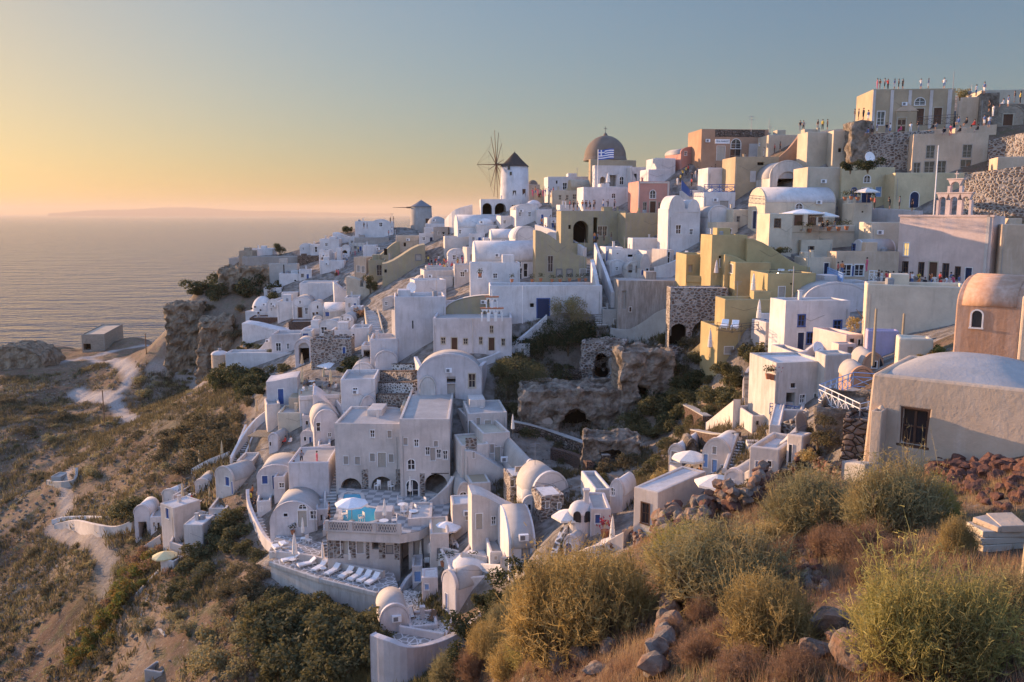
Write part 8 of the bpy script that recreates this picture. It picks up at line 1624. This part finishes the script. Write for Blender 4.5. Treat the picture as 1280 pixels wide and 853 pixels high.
crowd('on the rocky mound by the ochre hall', [(1068, 151, 'stand', 2), (1073, 150, 'stand', 7), (1079, 150, 'stand', 9), (1085, 152, 'stand', 3)], Y=133)
crowd('on the flat roofs of the grey-beige towers', [(1022, 163, 'stand', 2), (1028, 163, 'stand', 6), (1034, 163, 'stand', 9), (1000, 164, 'stand', 2), (1004, 164, 'stand', 7)], Y=146)
TD = next(h for h in HOUSES if h['ob']['label'].startswith('cream wall with a green sign'))
crowd('at the church wall', [(1098 + i * 8.5 + random.uniform(-2, 2), 357 + i * .45 + random.uniform(-1.5, 1.5)) for i in range(17)], Y=99, poses=('stand', 'lean', 'hips', 'stand', 'sit'))
crowd('in the row before the church', [(1103 + i * 12 + random.uniform(-3, 3), 357 + i * .2) for i in range(8)], Y=101)
person('in the front of the church crowd', at(1109, 358, 98.5), -1.8, 'stand', 4)
crowd('on the crowded shop stairs', [(846 + i * 3.4 + random.uniform(-1.5, 1.5), 232 - (i % 5) * 4 + random.uniform(-2, 2)) for i in range(17)], near=100)
crowd('on the lane in front of the shops', [(882, 213), (893, 211), (903, 208, 'stand', 2), (908, 212, 'stand', 3), (913, 208), (932, 203, 'lean', 3), (955, 196), (962, 194), (968, 192, 'stand', 0), (975, 190)], near=100)
crowd('on the white vaulted roof terrace', [(883, 276, 'stand', 9), (887, 277, 'phone', 2), (898, 278, 'stand', 5)], Y=140)
crowd('on the sunset stair', [(676 + i * 2.6 + random.uniform(-2, 2), 282 + (i % 4) * 4 - i * .5 + random.uniform(-2, 2)) for i in range(22)], near=100)
crowd('on the balcony over the olive building', [(706 + i * 5.5 + random.uniform(-1.5, 1.5), 262 + random.uniform(-1, 1)) for i in range(8)], Y=160)
crowd('before the large plain white wall', [(732, 262, 'stand', 2), (738, 262, 'sit', 9), (742, 262, 'stand', 7), (754, 261, 'stand', 1), (760, 261, 'phone', 9), (768, 261, 'hips', 7)], Y=158)
crowd('at the foot of the olive building', [(747, 303, 'stand', 7), (755, 304, 'stand', 9), (764, 303, 'walk', 2), (743, 302, 'stand', 5)], Y=150)
crowd('behind the white windmill', [(666 + i * 3.2, 246 + random.uniform(-2, 1)) for i in range(9)], Y=180)
crowd('on the crowded roof terrace', [(536 + (i % 10) * 4.6 + random.uniform(-1.5, 1.5), 330 + (i // 10) * 5.5 + random.uniform(-1, 1), 'sit' if i % 3 else 'stand') for i in range(26)], near=100)
crowd('on the far ridge by the squat windmill', [(488, 279, 'stand', 9), (492, 279, 'stand', 2), (455, 286, 'stand', 9), (459, 286, 'stand', 7), (490, 292), (494, 294), (486, 296)], Y=235)
crowd('on the terraces of the far lane', [(430, 324), (434, 328), (426, 330), (438, 322), (444, 320), (448, 316), (452, 312), (446, 310), (421, 345, 'stand', 0), (423, 345, 'stand', 4)], near=100)
crowd('among the tan parasols', [(393, 492, 'stand', 8), (386, 482, 'sit'), (401, 478, 'sit'), (408, 484, 'sit'), (416, 480, 'sit'), (420, 488, 'sit'), (380, 492, 'sit'), (412, 492, 'stand', 2)], z=zr)
crowd('at the sunbathing roof edge', [(357, 556, 'sit', 0), (364, 556, 'sit', 1)], near=60)
person('in front of the white parapet near the hotel', at(396.5, 582, 99), -1.2, 'stand', 4, s=1.1); person('on the perforated parapet steps', at(368, 595, 98), .4, 'hips', 5, s=1.1); person('near the perforated parapet', at(377, 580, 99), .6, 'lean', 7)
crowd('above the curved lane steps', [(314, 626, 'sit', 6), (319, 632, 'sit', 2), (323, 628, 'stand', 7), (328, 640, 'stand', 9), (320, 640, 'lean', 2), (316, 618, 'sit', 5)], near=60)
crowd('dining under the cream parasol', [(858, 606, 'sit', 0), (864, 602, 'sit', 9), (871, 604, 'sit', 1), (866, 610, 'sit', 8), (875, 600, 'sit', 5)], Y=65.5)
crowd('at the cream restaurant terrace', [(1028, 288, 'sit', 2), (1034, 287, 'sit', 9), (1043, 287, 'sit', 7), (1093, 262, 'stand', 0), (1112, 262, 'lean', 9), (1124, 262, 'stand', 7), (1140, 264, 'stand', 9)], Y=117)
crowd('by the purple-cloth shop', [(1047, 345, 'stand', 0), (1052, 345, 'stand', 5), (1083, 340, 'stand', 4)], Y=102)
crowd('in the mosaic courtyard', [(539, 744, 'stand', 2)], z=zc_)
crowd('at the pool balustrade', [(411, 655, 'sit', 9), (412, 648, 'stand', 7)], z=zt)
crowd('on the slope restaurant terrace', [(240, 628, 'sit'), (248, 624, 'sit'), (258, 630, 'sit'), (232, 634, 'stand', 2), (276, 620, 'stand', 9)], z=z1)
for i, (x, y) in enumerate([(600, 346), (665, 353), (690, 353), (700, 353), (640, 353), (712, 352), (724, 352), (676, 352), (732, 352)]):
    pot_plant('potted plant on top of the long white retaining wall', at(x, y, 126), 1.1, group='potted plants along the long white wall')
for i, (x, y) in enumerate([(1000, 290), (1012, 291), (1036, 289), (1048, 289), (1058, 288)]): pot_plant('potted plant on the cream restaurant terrace', at(x, y, 117.5), 1.3, group='potted plants on the cream restaurant terrace')
for i, (x, y) in enumerate([(1056, 251), (1064, 250), (1072, 251), (1090, 252)]): pot_plant('flower pot on the wall by the pale yellow house', at(x, y, 121), 1.2, group='pots by the pale yellow house')
for i, (x, y) in enumerate([(965, 475), (972, 474), (960, 474)]): pot_plant('potted flowers in the stone planter balcony', at(x, y, 66), 1.0, 'flower_red' if i == 1 else None, group='pots in the planter balcony')
pot_plant('potted dark plant under the arched house parasol', at(366, 668, 92), 1.1); pot_plant('potted shrub against the mosaic wall porch', G(705, 694), 1.0); pot_plant('flowering plant hanging by the chapel wall', G(756, 672), 1.4, 'flower_red', name='potted_plant')
shrub('drooping dark bush hanging on the roof of the pale yellow house', at(1063, 213, 125), 1.6, 'dark', None, 'bush'); shrub('second drooping dark bush on the pale yellow house roof edge', at(1085, 212, 124), 2.0, 'dark', None, 'bush'); shrub('grey bush sprouting from the rampart top beside the ochre hall', at(1200, 122, 131), 1.7, 'grey', None, 'bush'); shrub('spiky palm-like plant below the cream annex', at(975, 316, 112), 1.4, 'olive', None, 'bush')
shrub('bush clinging to the brown rock below the lattice fence', at(1022, 556, 46), 1.0, 'scrub', None, 'bush'); shrub('dry bush at the left foot of the fenced rock', at(1014, 575, 45), .8, 'dry', None, 'bush'); shrub('trailing creeper on the rock cliff face', at(1030, 530, 45.5), .7, 'scrub', None, 'bush')
shrub('red bougainvillea bush by the flower lane', G(421, 345), 1.2, 'rust', None, 'bush'); shrub('mixed flower bushes along the lane with the blue gate', G(448, 398), 2.2, 'rust', None, 'bush'); shrub('tall shrub in front of the white awning kiosk', G(444, 456), 2.2, 'olive', None, 'bush')
